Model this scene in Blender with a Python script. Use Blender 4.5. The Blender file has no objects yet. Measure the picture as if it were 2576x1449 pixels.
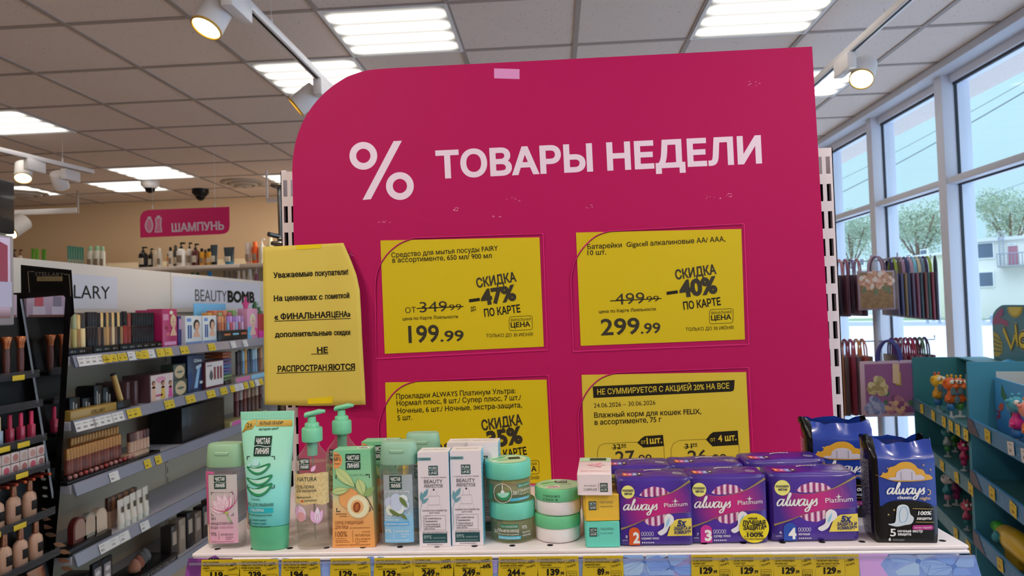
import bpy, bmesh, math, random
from mathutils import Vector, Matrix, geometry, noise
PI = math.pi
scene = bpy.context.scene
COL = scene.collection

# ------------------------------------------------------------------ camera
F, CX, CY = 1791.126, 1288.0, 724.5
CR = Vector((0.9977752, 0.0601006, -0.0308817)).normalized()
_yaw, _pit, _rol = -0.05917872, 0.03191193, -0.03090247
CF = Vector((math.sin(_yaw) * math.cos(_pit), math.cos(_yaw) * math.cos(_pit), math.sin(_pit)))
_r = Vector((math.cos(_yaw), -math.sin(_yaw), 0))
_u = _r.cross(CF)
CR = math.cos(_rol) * _r + math.sin(_rol) * _u
CU = -math.sin(_rol) * _r + math.cos(_rol) * _u
CAM = Vector((0, 0, 1.55))
cd = bpy.data.cameras.new('camera')
cd.sensor_fit = 'HORIZONTAL'; cd.sensor_width = 36; cd.lens = F / 2576 * 36
cd.clip_start = 0.02; cd.clip_end = 300
cam = bpy.data.objects.new('camera', cd); COL.objects.link(cam)
mw = Matrix((CR, CU, -CF)).transposed().to_4x4(); mw.translation = CAM
cam.matrix_world = mw
cd.dof.use_dof = True; cd.dof.focus_distance = 1.08; cd.dof.aperture_fstop = 10.0
scene.camera = cam

# ------------------------------------------------------------------ world, exposure
vs = scene.view_settings
scene.display_settings.display_device = 'sRGB'
vs.view_transform = 'Standard'; vs.look = 'None'; vs.exposure = 0.0; vs.gamma = 1.0; vs.use_curve_mapping = False
W = bpy.data.worlds.new('overcast_sky'); scene.world = W; W.use_nodes = True
nt = W.node_tree; nt.nodes.clear()
_o = nt.nodes.new('ShaderNodeOutputWorld'); _b = nt.nodes.new('ShaderNodeBackground')
_tc = nt.nodes.new('ShaderNodeTexCoord'); _n = nt.nodes.new('ShaderNodeTexNoise'); _cr = nt.nodes.new('ShaderNodeValToRGB')
_n.inputs['Scale'].default_value = 2.2; _n.inputs['Detail'].default_value = 5; _n.inputs['Roughness'].default_value = .5
_cr.color_ramp.elements[0].position = .35; _cr.color_ramp.elements[0].color = (.37, .57, .66, 1)
_cr.color_ramp.elements[1].position = .65; _cr.color_ramp.elements[1].color = (.44, .64, .70, 1)
nt.links.new(_tc.outputs['Generated'], _n.inputs['Vector']); nt.links.new(_n.outputs['Fac'], _cr.inputs['Fac'])
# overcast sky: brighter and bluer towards the zenith
_sx = nt.nodes.new('ShaderNodeSeparateXYZ'); nt.links.new(_tc.outputs['Generated'], _sx.inputs[0])
_ze = nt.nodes.new('ShaderNodeMapRange'); _ze.inputs['From Min'].default_value = .38; _ze.inputs['From Max'].default_value = .95; nt.links.new(_sx.outputs['Z'], _ze.inputs['Value'])
_mz = nt.nodes.new('ShaderNodeMix'); _mz.data_type = 'RGBA'; _mz.inputs['B'].default_value = (2.6, 3.1, 4.2, 1)
nt.links.new(_ze.outputs[0], _mz.inputs['Factor']); nt.links.new(_cr.outputs['Color'], _mz.inputs['A'])
nt.links.new(_mz.outputs['Result'], _b.inputs['Color']); nt.links.new(_b.outputs['Background'], _o.inputs['Surface'])
_b.inputs['Strength'].default_value = 1.55
PANEL_STRENGTH = 3.0          # ceiling light panels
SPOT_STRENGTH = 14.0  
SPOT_WATTS = 11.0        # track spot lenses

# ------------------------------------------------------------------ pixel -> place
def ray(px, py): return CF + CR * ((px - CX) / F) - CU * ((py - CY) / F)
def hit(px, py, P, n):
    d = ray(px, py); n = Vector(n)
    return CAM + d * ((Vector(P) - CAM).dot(n) / d.dot(n))
def atX(px, py, x): return hit(px, py, (x, 0, 0), (1, 0, 0))
def atY(px, py, y): return hit(px, py, (0, y, 0), (0, 1, 0))
def atZ(px, py, z): return hit(px, py, (0, 0, z), (0, 0, 1))

# ------------------------------------------------------------------ materials
_mc = {}
def lin(c):
    return c / 12.92 if c <= .04045 else ((c + .055) / 1.055) ** 2.4
def rgb(h, k=1.0):
    h = h.lstrip('#')
    return tuple(min(.92, lin(int(h[i:i + 2], 16) / 255) * k) for i in (0, 2, 4)) + (1,)
LIFT = 1.55                   # print colours are read off the photograph, which is about this much darker than the pigment
def M(h, rough=.5, metal=0., spec=.5, coat=0., k=LIFT, emit=0.):
    if spec == .5 and all(int(h[i:i + 2], 16) < 0x24 for i in (0, 2, 4)): spec = .22      # matt black card and print
    key = (h, rough, metal, spec, coat, k, emit)
    if key in _mc: return _mc[key]
    m = bpy.data.materials.new('surface'); m.use_nodes = True
    b = m.node_tree.nodes['Principled BSDF']
    b.inputs['Base Color'].default_value = rgb(h, k)
    b.inputs['Roughness'].default_value = rough; b.inputs['Metallic'].default_value = metal
    b.inputs['Specular IOR Level'].default_value = spec
    b.inputs['Coat Weight'].default_value = coat; b.inputs['Coat Roughness'].default_value = .08
    if emit:
        b.inputs['Emission Color'].default_value = rgb(h, 1); b.inputs['Emission Strength'].default_value = emit
    _mc[key] = m
    return m
def nodes(name):
    m = bpy.data.materials.new(name); m.use_nodes = True
    t = m.node_tree
    return m, t, t.nodes['Principled BSDF'], t.nodes.new, t.links.new
def ramp(t, stops):
    r = t.nodes.new('ShaderNodeValToRGB'); e = r.color_ramp.elements
    while len(e) < len(stops): e.new(.5)
    for i, (p, c) in enumerate(stops): e[i].position = p; e[i].color = c
    return r
def GRAD(stops, axis='Z', rough=.4, coat=0., k=LIFT):
    """printed colour gradient along an axis of the object's own space; stops = [(coord, hex)]"""
    key = ('g', tuple(stops), axis, rough, coat, k)
    if key in _mc: return _mc[key]
    m, t, b, N, L = nodes('printed_gradient')
    tc = N('ShaderNodeTexCoord'); sx = N('ShaderNodeSeparateXYZ'); mr = N('ShaderNodeMapRange')
    z0, z1 = stops[0][0], stops[-1][0]
    mr.inputs['From Min'].default_value = z0; mr.inputs['From Max'].default_value = z1
    r = ramp(t, [((z - z0) / (z1 - z0), rgb(h, k)) for z, h in stops])
    L(tc.outputs['Object'], sx.inputs[0]); L(sx.outputs[axis], mr.inputs['Value']); L(mr.outputs[0], r.inputs[0])
    L(r.outputs[0], b.inputs['Base Color']); b.inputs['Roughness'].default_value = rough; b.inputs['Coat Weight'].default_value = coat
    _mc[key] = m
    return m
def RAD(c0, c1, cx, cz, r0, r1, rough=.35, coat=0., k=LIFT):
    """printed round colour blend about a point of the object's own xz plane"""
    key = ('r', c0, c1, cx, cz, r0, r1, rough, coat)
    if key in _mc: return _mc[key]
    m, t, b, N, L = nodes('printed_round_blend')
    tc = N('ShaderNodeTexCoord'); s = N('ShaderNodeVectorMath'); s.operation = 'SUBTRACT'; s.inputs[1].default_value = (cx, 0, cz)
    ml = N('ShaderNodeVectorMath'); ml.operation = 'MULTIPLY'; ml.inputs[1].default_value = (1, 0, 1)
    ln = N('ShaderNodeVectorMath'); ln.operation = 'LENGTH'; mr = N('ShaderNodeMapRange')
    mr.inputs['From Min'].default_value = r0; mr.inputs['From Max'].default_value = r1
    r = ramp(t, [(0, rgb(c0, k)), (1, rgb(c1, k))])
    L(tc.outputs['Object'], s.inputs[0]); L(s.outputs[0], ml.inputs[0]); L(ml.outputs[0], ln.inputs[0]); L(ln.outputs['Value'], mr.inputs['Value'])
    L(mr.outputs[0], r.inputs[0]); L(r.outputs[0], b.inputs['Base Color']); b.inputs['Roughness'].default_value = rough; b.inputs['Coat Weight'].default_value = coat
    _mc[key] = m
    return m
def NOISY(h0, h1, scale=20., rough=.5, metal=0., lo=.4, hi=.6, coat=0., k=LIFT, detail=4):
    key = ('n', h0, h1, scale, rough, metal, lo, hi, coat, k)
    if key in _mc: return _mc[key]
    m, t, b, N, L = nodes('mottled')
    tc = N('ShaderNodeTexCoord'); n = N('ShaderNodeTexNoise'); n.inputs['Scale'].default_value = scale; n.inputs['Detail'].default_value = detail
    r = ramp(t, [(lo, rgb(h0, k)), (hi, rgb(h1, k))])
    L(tc.outputs['Object'], n.inputs['Vector']); L(n.outputs['Fac'], r.inputs[0]); L(r.outputs[0], b.inputs['Base Color'])
    b.inputs['Roughness'].default_value = rough; b.inputs['Metallic'].default_value = metal; b.inputs['Coat Weight'].default_value = coat
    _mc[key] = m
    return m
def rim_gloss(t, mx, base, gain):
    """mix factor rising towards grazing views, the same from either side of a thin sheet"""
    N, L = t.nodes.new, t.links.new
    lw = N('ShaderNodeLayerWeight'); lw.inputs['Blend'].default_value = .5
    pw = N('ShaderNodeMath'); pw.operation = 'POWER'; pw.inputs[1].default_value = 4; L(lw.outputs['Facing'], pw.inputs[0])
    ma = N('ShaderNodeMath'); ma.operation = 'MULTIPLY_ADD'; ma.use_clamp = True; ma.inputs[1].default_value = gain; ma.inputs[2].default_value = base
    L(pw.outputs[0], ma.inputs[0]); L(ma.outputs[0], mx.inputs[0])
def CLEAR(h='ffffff', body=.12, rough=.05, tint=None):
    """thin clear plastic or glass: mostly lets light straight through, with a surface gloss"""
    key = ('c', h, body, rough, tint)
    if key in _mc: return _mc[key]
    m, t, b, N, L = nodes('clear_plastic')
    tr = N('ShaderNodeBsdfTransparent'); tr.inputs[0].default_value = rgb(tint or h, 1)
    b.inputs['Base Color'].default_value = rgb(h, 1); b.inputs['Roughness'].default_value = rough
    mx = N('ShaderNodeMixShader'); rim_gloss(t, mx, body, .5)
    L(tr.outputs[0], mx.inputs[1]); L(b.outputs[0], mx.inputs[2]); L(mx.outputs[0], t.nodes['Material Output'].inputs['Surface'])
    _mc[key] = m
    return m

# ------------------------------------------------------------------ text outlines
_tx = {}
def _area(P): return sum(P[i][0] * P[(i + 1) % len(P)][1] - P[(i + 1) % len(P)][0] * P[i][1] for i in range(len(P))) / 2
def _inside(p, P):
    c = False; j = len(P) - 1
    for i in range(len(P)):
        if (P[i][1] > p[1]) != (P[j][1] > p[1]) and p[0] < (P[j][0] - P[i][0]) * (p[1] - P[i][1]) / (P[j][1] - P[i][1]) + P[i][0]: c = not c
        j = i
    return c
def _grow(P, d, s):
    """outline offset by d along mitred corners"""
    n = len(P); R = []
    for i in range(n):
        a, b, c = P[i - 1], P[i], P[(i + 1) % n]
        n1 = (b[1] - a[1], a[0] - b[0]); l1 = math.hypot(*n1) or 1; n2 = (c[1] - b[1], b[0] - c[0]); l2 = math.hypot(*n2) or 1
        n1 = (n1[0] / l1, n1[1] / l1); n2 = (n2[0] / l2, n2[1] / l2); k = max(.45, 1 + n1[0] * n2[0] + n1[1] * n2[1])
        R.append((b[0] + s * d * (n1[0] + n2[0]) / k, b[1] + s * d * (n1[1] + n2[1]) / k))
    return R
def text_mesh(s, bold=0.):
    key = (s, bold)
    if key in _tx: return _tx[key]
    c = bpy.data.curves.new('t', 'FONT'); c.body = s; c.resolution_u = 3; c.fill_mode = 'NONE'
    o = bpy.data.objects.new('t', c); COL.objects.link(o)
    dg = bpy.context.evaluated_depsgraph_get(); dg.update()
    m = o.evaluated_get(dg).to_mesh(); adj = {}
    for e in m.edges:
        i, j = e.vertices; adj.setdefault(i, []).append(j); adj.setdefault(j, []).append(i)
    seen = set(); loops = []
    for v in range(len(m.vertices)):
        if v in seen or v not in adj: continue
        L = [v]; seen.add(v)
        while True:
            nx = [q for q in adj[L[-1]] if q not in seen]
            if not nx: break
            L.append(min(nx) if len(L) == 1 else nx[0]); seen.add(L[-1])
        P = [(m.vertices[i].co.x, m.vertices[i].co.y) for i in L]
        Q = [p for i, p in enumerate(P) if math.hypot(p[0] - P[i - 1][0], p[1] - P[i - 1][1]) > 1e-5]
        if len(Q) > 2: loops.append(Q)
    o.evaluated_get(dg).to_mesh_clear(); bpy.data.objects.remove(o); bpy.data.curves.remove(c)
    bbx = lambda P: (min(p[0] for p in P), max(p[0] for p in P), min(p[1] for p in P), max(p[1] for p in P))
    ar = [_area(P) for P in loops]; G = []
    for i, P in enumerate(loops):
        up = [j for j, Q in enumerate(loops) if j != i and abs(ar[j]) > abs(ar[i]) and _inside(P[0], Q)]
        sg = 1 if ar[max(up, key=lambda j: abs(ar[j])) if up else i] > 0 else -1
        G.append(_grow(P, bold, sg) if bold else P)
    pts = [Vector(p) for P in G for p in P]; ed = []; k = 0
    for P in G: ed += [(k + i, k + (i + 1) % len(P)) for i in range(len(P))]; k += len(P)
    if not pts: _tx[key] = ([], []); return _tx[key]
    R = geometry.delaunay_2d_cdt(pts, ed, [], 0, 1e-5)
    V = [(p[0], p[1], 0.) for p in R[0]]; BB = [bbx(P) for P in G]; Fs = []
    for f in R[2]:
        x = sum(V[i][0] for i in f) / 3; y = sum(V[i][1] for i in f) / 3; w = 0
        for P, q in zip(G, BB):
            if not (q[0] < x < q[1] and q[2] < y < q[3]): continue
            for i in range(len(P)):
                a, b = P[i - 1], P[i]
                if a[1] <= y < b[1]:
                    if (b[0] - a[0]) * (y - a[1]) - (x - a[0]) * (b[1] - a[1]) > 0: w += 1
                elif b[1] <= y < a[1]:
                    if (b[0] - a[0]) * (y - a[1]) - (x - a[0]) * (b[1] - a[1]) < 0: w -= 1
        if w: Fs.append(tuple(f))
    _tx[key] = (V, Fs)
    return _tx[key]

# ------------------------------------------------------------------ mesh builder
def smoothpath(P, n=6, closed=False):
    out = []; N = len(P)
    g = (lambda i: P[i % N]) if closed else (lambda i: P[max(0, min(N - 1, i))])
    for i in range(N if closed else N - 1):
        a, b, c, d = g(i - 1), g(i), g(i + 1), g(i + 2)
        for k in range(n):
            t = k / n
            out.append(tuple(.5 * (2 * b[j] + (c[j] - a[j]) * t + (2 * a[j] - 5 * b[j] + 4 * c[j] - d[j]) * t * t + (3 * b[j] - a[j] - 3 * c[j] + d[j]) * t ** 3) for j in range(len(b))))
    if not closed: out.append(tuple(P[-1]))
    return out
def rrect_pts(u0, v0, u1, v1, r, n=5, corners=(1, 1, 1, 1)):
    P = []
    for (cx, cy, a0, k) in ((u1 - r, v0 + r, -90, 0), (u1 - r, v1 - r, 0, 1), (u0 + r, v1 - r, 90, 2), (u0 + r, v0 + r, 180, 3)):
        if corners[k]:
            for i in range(n + 1):
                a = math.radians(a0 + 90 * i / n); P.append((cx + r * math.cos(a), cy + r * math.sin(a)))
        else:
            a = math.radians(a0 + 45); P.append((cx + r * (1 if math.cos(a) > 0 else -1), cy + r * (1 if math.sin(a) > 0 else -1)))
    return P
def ell_pts(u, v, a, b=None, n=20, a0=0, a1=360, rot=0):
    b = a if b is None else b; c, s = math.cos(math.radians(rot)), math.sin(math.radians(rot)); P = []
    full = abs(a1 - a0) >= 360
    for i in range(n if full else n + 1):
        t = math.radians(a0 + (a1 - a0) * i / n); x, y = a * math.cos(t), b * math.sin(t)
        P.append((u + x * c - y * s, v + x * s + y * c))
    return P
def leaf_pts(u0, v0, u1, v1, w, n=6, bend=0.):
    dx, dy = u1 - u0, v1 - v0; L = math.hypot(dx, dy); nx, ny = -dy / L, dx / L; A, B = [], []
    for i in range(n + 1):
        t = i / n; ww = w * math.sin(PI * t ** .8) ; bb = bend * math.sin(PI * t)
        A.append((u0 + dx * t + nx * (ww + bb), v0 + dy * t + ny * (ww + bb))); B.append((u0 + dx * t + nx * (bb - ww), v0 + dy * t + ny * (bb - ww)))
    return A + B[::-1][1:-1]
LAYER = .00025
class MB:
    def __init__(s, S=None, lay=LAYER):
        s.v = []; s.f = []; s.mi = []; s.sm = []; s.mats = []; s.S = S; s.lay = lay; s.maxlen = None
    def mat(s, m):
        if isinstance(m, str): m = M(m)
        if m not in s.mats: s.mats.append(m)
        return s.mats.index(m)
    def add(s, vs_, fs, m, smooth=False):
        o = len(s.v); s.v += [tuple(p) for p in vs_]; k = s.mat(m)
        for f in fs: s.f.append(tuple(i + o for i in f)); s.mi.append(k); s.sm.append(smooth)
        return s
    def box(s, a, b, m):
        x0, y0, z0 = a; x1, y1, z1 = b
        V = [(x, y, z) for z in (z0, z1) for y in (y0, y1) for x in (x0, x1)]
        return s.add(V, [(0, 2, 3, 1), (4, 5, 7, 6), (0, 1, 5, 4), (2, 6, 7, 3), (0, 4, 6, 2), (1, 3, 7, 5)], m)
    def rbox(s, a, b, r, m, seg=2, smooth=True):
        bm = bmesh.new(); bmesh.ops.create_cube(bm, size=1)
        for v in bm.verts:
            v.co = Vector([a[i] + (b[i] - a[i]) * (v.co[i] + .5) for i in range(3)])
        bmesh.ops.bevel(bm, geom=list(bm.edges), offset=r, segments=seg, affect='EDGES', profile=.5)
        bm.verts.index_update()
        s.add([v.co for v in bm.verts], [[v.index for v in f.verts] for f in bm.faces], m, smooth); bm.free()
        return s
    def loft(s, rings, m, caps=(1, 1), smooth=True, closed=True):
        n = len(rings[0]); V = [p for r in rings for p in r]; Fs = []
        for i in range(len(rings) - 1):
            for j in range(n if closed else n - 1):
                k = (j + 1) % n; Fs.append((i * n + j, i * n + k, (i + 1) * n + k, (i + 1) * n + j))
        s.add(V, Fs, m, smooth)
        if caps[0]: s.add(rings[0], [tuple(range(n))[::-1]], m)
        if caps[1]: s.add(rings[-1], [tuple(range(n))], m)
        return s
    def lathe(s, prof, m, seg=24, c=(0, 0, 0), sx=1., sy=1., caps=(1, 1), axis='z', smooth=True):
        R = []
        for r, z in prof:
            q = []
            for i in range(seg):
                a = 2 * PI * i / seg; x, y = r * math.cos(a) * sx, r * math.sin(a) * sy
                p = (x, y, z) if axis == 'z' else ((z, x, y) if axis == 'x' else (y, z, x))
                q.append((c[0] + p[0], c[1] + p[1], c[2] + p[2]))
            R.append(q)
        return s.loft(R, m, caps, smooth)
    def tube(s, P, r, m, seg=6, caps=(1, 1)):
        P = [Vector(p) for p in P]; R = []; up = None
        for i, p in enumerate(P):
            d = (P[min(i + 1, len(P) - 1)] - P[max(i - 1, 0)]).normalized()
            if up is None: up = Vector((0, 0, 1)) if abs(d.z) < .9 else Vector((0, 1, 0))
            x = d.cross(up); x = x.normalized() if x.length > 1e-6 else Vector((1, 0, 0)); y = x.cross(d); up = y if abs(d.z) < .999 else up
            rr = r[i] if isinstance(r, (list, tuple)) else r
            R.append([p + (x * math.cos(2 * PI * k / seg) + y * math.sin(2 * PI * k / seg)) * rr for k in range(seg)])
        return s.loft(R, m, caps)
    def ball(s, c, r, m, seg=12, rings=8, sc=(1, 1, 1)):
        R = []
        for i in range(rings + 1):
            a = PI * (i / rings - .5); a = max(-PI / 2 + .02, min(PI / 2 - .02, a))
            R.append([(c[0] + r * sc[0] * math.cos(a) * math.cos(2 * PI * k / seg), c[1] + r * sc[1] * math.cos(a) * math.sin(2 * PI * k / seg), c[2] + r * sc[2] * math.sin(a)) for k in range(seg)])
        return s.loft(R, m)
    # ---- flat print on the surface self.S(u, v, height)
    def _flat(s, V, T, m, h, S):
        S = S or s.S; tris = [tuple(V[i] for i in t) for t in T]
        if s.maxlen:
            out = []; st = [t for t in tris]
            tris = []
            for t in st:
                if len(t) > 3: tris += [(t[0], t[i], t[i + 1]) for i in range(1, len(t) - 1)]
                else: tris.append(t)
            st = tris
            while st:
                t = st.pop(); e = [(abs(t[i][0] - t[(i + 1) % 3][0]) + .25 * abs(t[i][1] - t[(i + 1) % 3][1]), i) for i in range(3)]; L, i = max(e)
                if L <= s.maxlen: out.append(t); continue
                a, b, c = t[i], t[(i + 1) % 3], t[(i + 2) % 3]; q = tuple((a[j] + b[j]) / 2 for j in range(len(a)))
                st += [(a, q, c), (q, b, c)]
            tris = out
        idx = {}; P = []; Fs = []
        for t in tris:
            f = []
            for q in t:
                if q not in idx: idx[q] = len(P); P.append(q)
                f.append(idx[q])
            Fs.append(f)
        s.add([S(p[0], p[1], (h + (p[2] if len(p) > 2 else 0)) * s.lay) for p in P], Fs, m)
        return s
    def poly(s, P, m, h=1, S=None):
        P = [tuple(p) for p in P]
        T = geometry.tessellate_polygon([[Vector((p[0], p[1], 0)) for p in P]])
        return s._flat(P, T, m, h, S)
    def rect(s, u0, v0, u1, v1, m, h=1, S=None): return s.poly([(u0, v0), (u1, v0), (u1, v1), (u0, v1)], m, h, S)
    def ell(s, u, v, a, b, m, h=1, S=None, n=20, rot=0): return s.poly(ell_pts(u, v, a, b, n, rot=rot), m, h, S)
    def line(s, P, w, m, h=1, S=None, closed=False):
        n = len(P); A, B = [], []
        for i in range(n):
            a = P[(i - 1) % n] if closed else P[max(i - 1, 0)]; b = P[(i + 1) % n] if closed else P[min(i + 1, n - 1)]
            dx, dy = b[0] - a[0], b[1] - a[1]; L = math.hypot(dx, dy) or 1e-9
            ww = (w(i / max(1, n - 1), dx / L, dy / L) if callable(w) else w) / 2
            A.append((P[i][0] - dy / L * ww, P[i][1] + dx / L * ww)); B.append((P[i][0] + dy / L * ww, P[i][1] - dx / L * ww))
        Q = A + B; T = []
        for i in range(n if closed else n - 1):
            k = (i + 1) % n; T.append((i, n + i, n + k, k))
        return s._flat(Q, T, m, h, S)
    def text(s, t, p0, p1, hgt, m, h=2, bold=0., S=None, serif=False, down=False, fit=True, shear=0.):
        """text from p0 to p1 along its baseline, capitals hgt tall; down=True when v grows downwards (pixels)"""
        V, Fs = text_mesh(t, bold)
        if not V: return s
        x0 = min(p[0] for p in V); x1 = max(p[0] for p in V)
        du, dv = p1[0] - p0[0], p1[1] - p0[1]; L = math.hypot(du, dv); ex, ey = du / L, dv / L
        nx, ny = (ey, -ex) if down else (-ey, ex)
        k = hgt / .715; kx = L / (x1 - x0) if fit else k
        if serif:
            V = list(V); Fs = list(Fs); cnt = {}
            for f in Fs:
                for i in range(len(f)):
                    e = tuple(sorted((f[i], f[(i + 1) % len(f)]))); cnt[e] = cnt.get(e, 0) + 1
            xh = .545
            for (i, j), c in list(cnt.items()):
                a, b = V[i], V[j]
                if c == 1 and abs(a[1] - b[1]) < .004 and .05 < abs(a[0] - b[0]) < .26:
                    for yy, sg in ((0, 1), (.727, -1), (xh, -1)):
                        if abs(a[1] - yy) < .03:
                            l, r_ = min(a[0], b[0]) - .065, max(a[0], b[0]) + .065; o = len(V)
                            V += [(l, a[1]), (r_, a[1]), (r_, a[1] + sg * .045), (l, a[1] + sg * .045)]; Fs.append((o, o + 1, o + 2, o + 3))
        V = [tuple(p) if len(p) == 3 else (p[0], p[1], 1.6) for p in V]
        Q = [(p0[0] + ex * (p[0] - x0) * kx + nx * p[1] * k + ex * shear * p[1] * k, p0[1] + ey * (p[0] - x0) * kx + ny * p[1] * k + ey * shear * p[1] * k, p[2]) for p in V]
        return s._flat(Q, Fs, m, h, S)
    def prism(s, P, m, h0, h1, S=None, edge=None):
        S = S or s.S; n = len(P)
        T = geometry.tessellate_polygon([[Vector((p[0], p[1], 0)) for p in P]])
        A = [S(u, v, h1) for u, v in P]; B = [S(u, v, h0) for u, v in P]
        s.add(A, T, m); s.add(B, [t[::-1] for t in T], m)
        return s.add(A + B, [(i, (i + 1) % n, n + (i + 1) % n, n + i) for i in range(n)], edge or m)
    def build(s, name, parent=None, loc=None):
        me = bpy.data.meshes.new(name); me.from_pydata(s.v, [], s.f)
        for m in s.mats: me.materials.append(m)
        me.polygons.foreach_set('material_index', s.mi); me.polygons.foreach_set('use_smooth', s.sm); me.update()
        bm = bmesh.new(); bm.from_mesh(me)
        bmesh.ops.recalc_face_normals(bm, faces=bm.faces); bm.to_mesh(me); bm.free()
        o = bpy.data.objects.new(name, me); COL.objects.link(o)
        if parent: o.parent = parent
        if loc is not None: o.location = loc
        return o

# ------------------------------------------------------------------ tagging
def tag(o, label, cat, group=None, kind=None):
    o['label'] = label; o['category'] = cat
    if group: o['group'] = group
    if kind: o['kind'] = kind
    return o
def thing(name, label, cat, loc=(0, 0, 0), rz=0., group=None):
    o = bpy.data.objects.new(name, None); COL.objects.link(o); o.location = loc; o.rotation_euler = (0, 0, rz); o.empty_display_size = .05
    return tag(o, label, cat, group)
def struct(name, mb, parent=None, label=None):
    o = mb.build(name, parent) if mb else bpy.data.objects.new(name, None)
    if not mb: COL.objects.link(o)
    if not parent: o['kind'] = 'structure'
    if label: o['label'] = label
    return o
def dup(root, loc, rz=None, label=None, group=None, scale=None):
    r = root.copy(); COL.objects.link(r); r.location = loc
    if rz is not None: r.rotation_euler = (0, 0, rz)
    if scale: r.scale = scale
    if label: r['label'] = label
    if group: r['group'] = group
    for ch in root.children:
        c = ch.copy(); COL.objects.link(c); c.parent = r
        for g in ch.children:
            d = g.copy(); COL.objects.link(d); d.parent = c
    return r
ORD = ['first', 'second', 'third', 'fourth', 'fifth', 'sixth', 'seventh', 'eighth', 'ninth', 'tenth', 'eleventh', 'twelfth', 'thirteenth', 'fourteenth', 'fifteenth', 'sixteenth', 'seventeenth', 'eighteenth', 'nineteenth', 'twentieth', 'twenty-first', 'twenty-second', 'twenty-third', 'twenty-fourth']
# ================================================================== room shell
GX, GY, ZC, T = -2.246, 3.168, 2.958, .6
XW = 2.40                                             # inner faces of the window posts
def tile_mat():
    m, t, b, N, L = nodes('mineral_ceiling_tile')
    tc = N('ShaderNodeTexCoord'); v = N('ShaderNodeTexVoronoi'); v.inputs['Scale'].default_value = 62; v.inputs['Randomness'].default_value = 1
    n = N('ShaderNodeTexNoise'); n.inputs['Scale'].default_value = 35
    ad = N('ShaderNodeMath'); ad.operation = 'MULTIPLY'; L(v.outputs['Distance'], ad.inputs[0]); L(n.outputs['Fac'], ad.inputs[1])
    r = ramp(t, [(.045, (.30, .27, .25, 1)), (.07, (.84, .73, .66, 1))])
    L(tc.outputs['Object'], v.inputs['Vector']); L(tc.outputs['Object'], n.inputs['Vector']); L(ad.outputs[0], r.inputs[0]); L(r.outputs[0], b.inputs['Base Color'])
    b.inputs['Roughness'].default_value = .95; b.inputs['Specular IOR Level'].default_value = .1
    return m
def floor_mat():
    m, t, b, N, L = nodes('floor_tile')
    tc = N('ShaderNodeTexCoord'); br = N('ShaderNodeTexBrick'); br.inputs['Scale'].default_value = 1.0; br.offset = 0
    br.inputs['Brick Width'].default_value = .45; br.inputs['Row Height'].default_value = .45; br.inputs['Mortar Size'].default_value = .004
    br.inputs['Color1'].default_value = (.70, .54, .41, 1); br.inputs['Color2'].default_value = (.66, .50, .38, 1); br.inputs['Mortar'].default_value = (.2, .18, .16, 1)
    L(tc.outputs['Object'], br.inputs['Vector']); L(br.outputs['Color'], b.inputs['Base Color']); b.inputs['Roughness'].default_value = .35
    return m
beige = M('d8bc98', .9, k=1.3)
XL, YB, YN = -7.5, 8.02, -4.0
mb = MB(); mb.box((XL, YN, -.1), (XW + .2, YB + .2, 0), floor_mat()); struct('floor', mb)
mb = MB(); mb.box((XL, YN, ZC), (XW + .6, YB + .2, ZC + .1), tile_mat()); struct('ceiling', mb)
mb = MB(); mb.box((XL, YB, 0), (XW + .2, YB + .2, ZC), beige); struct('wall_back', mb)
mb = MB(); mb.box((XL - .2, YN, 0), (XL, YB + .2, ZC), beige); struct('wall_left', mb)
mb = MB(); mb.box((XL, YN - .2, 0), (XW + .2, YN, ZC), beige); struct('wall_front', mb)
mb = MB(); mb.box((XW, YN, 0), (XW + .2, YB, .12), M('c8ccd8', .6)); struct('wall_right', mb)
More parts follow.
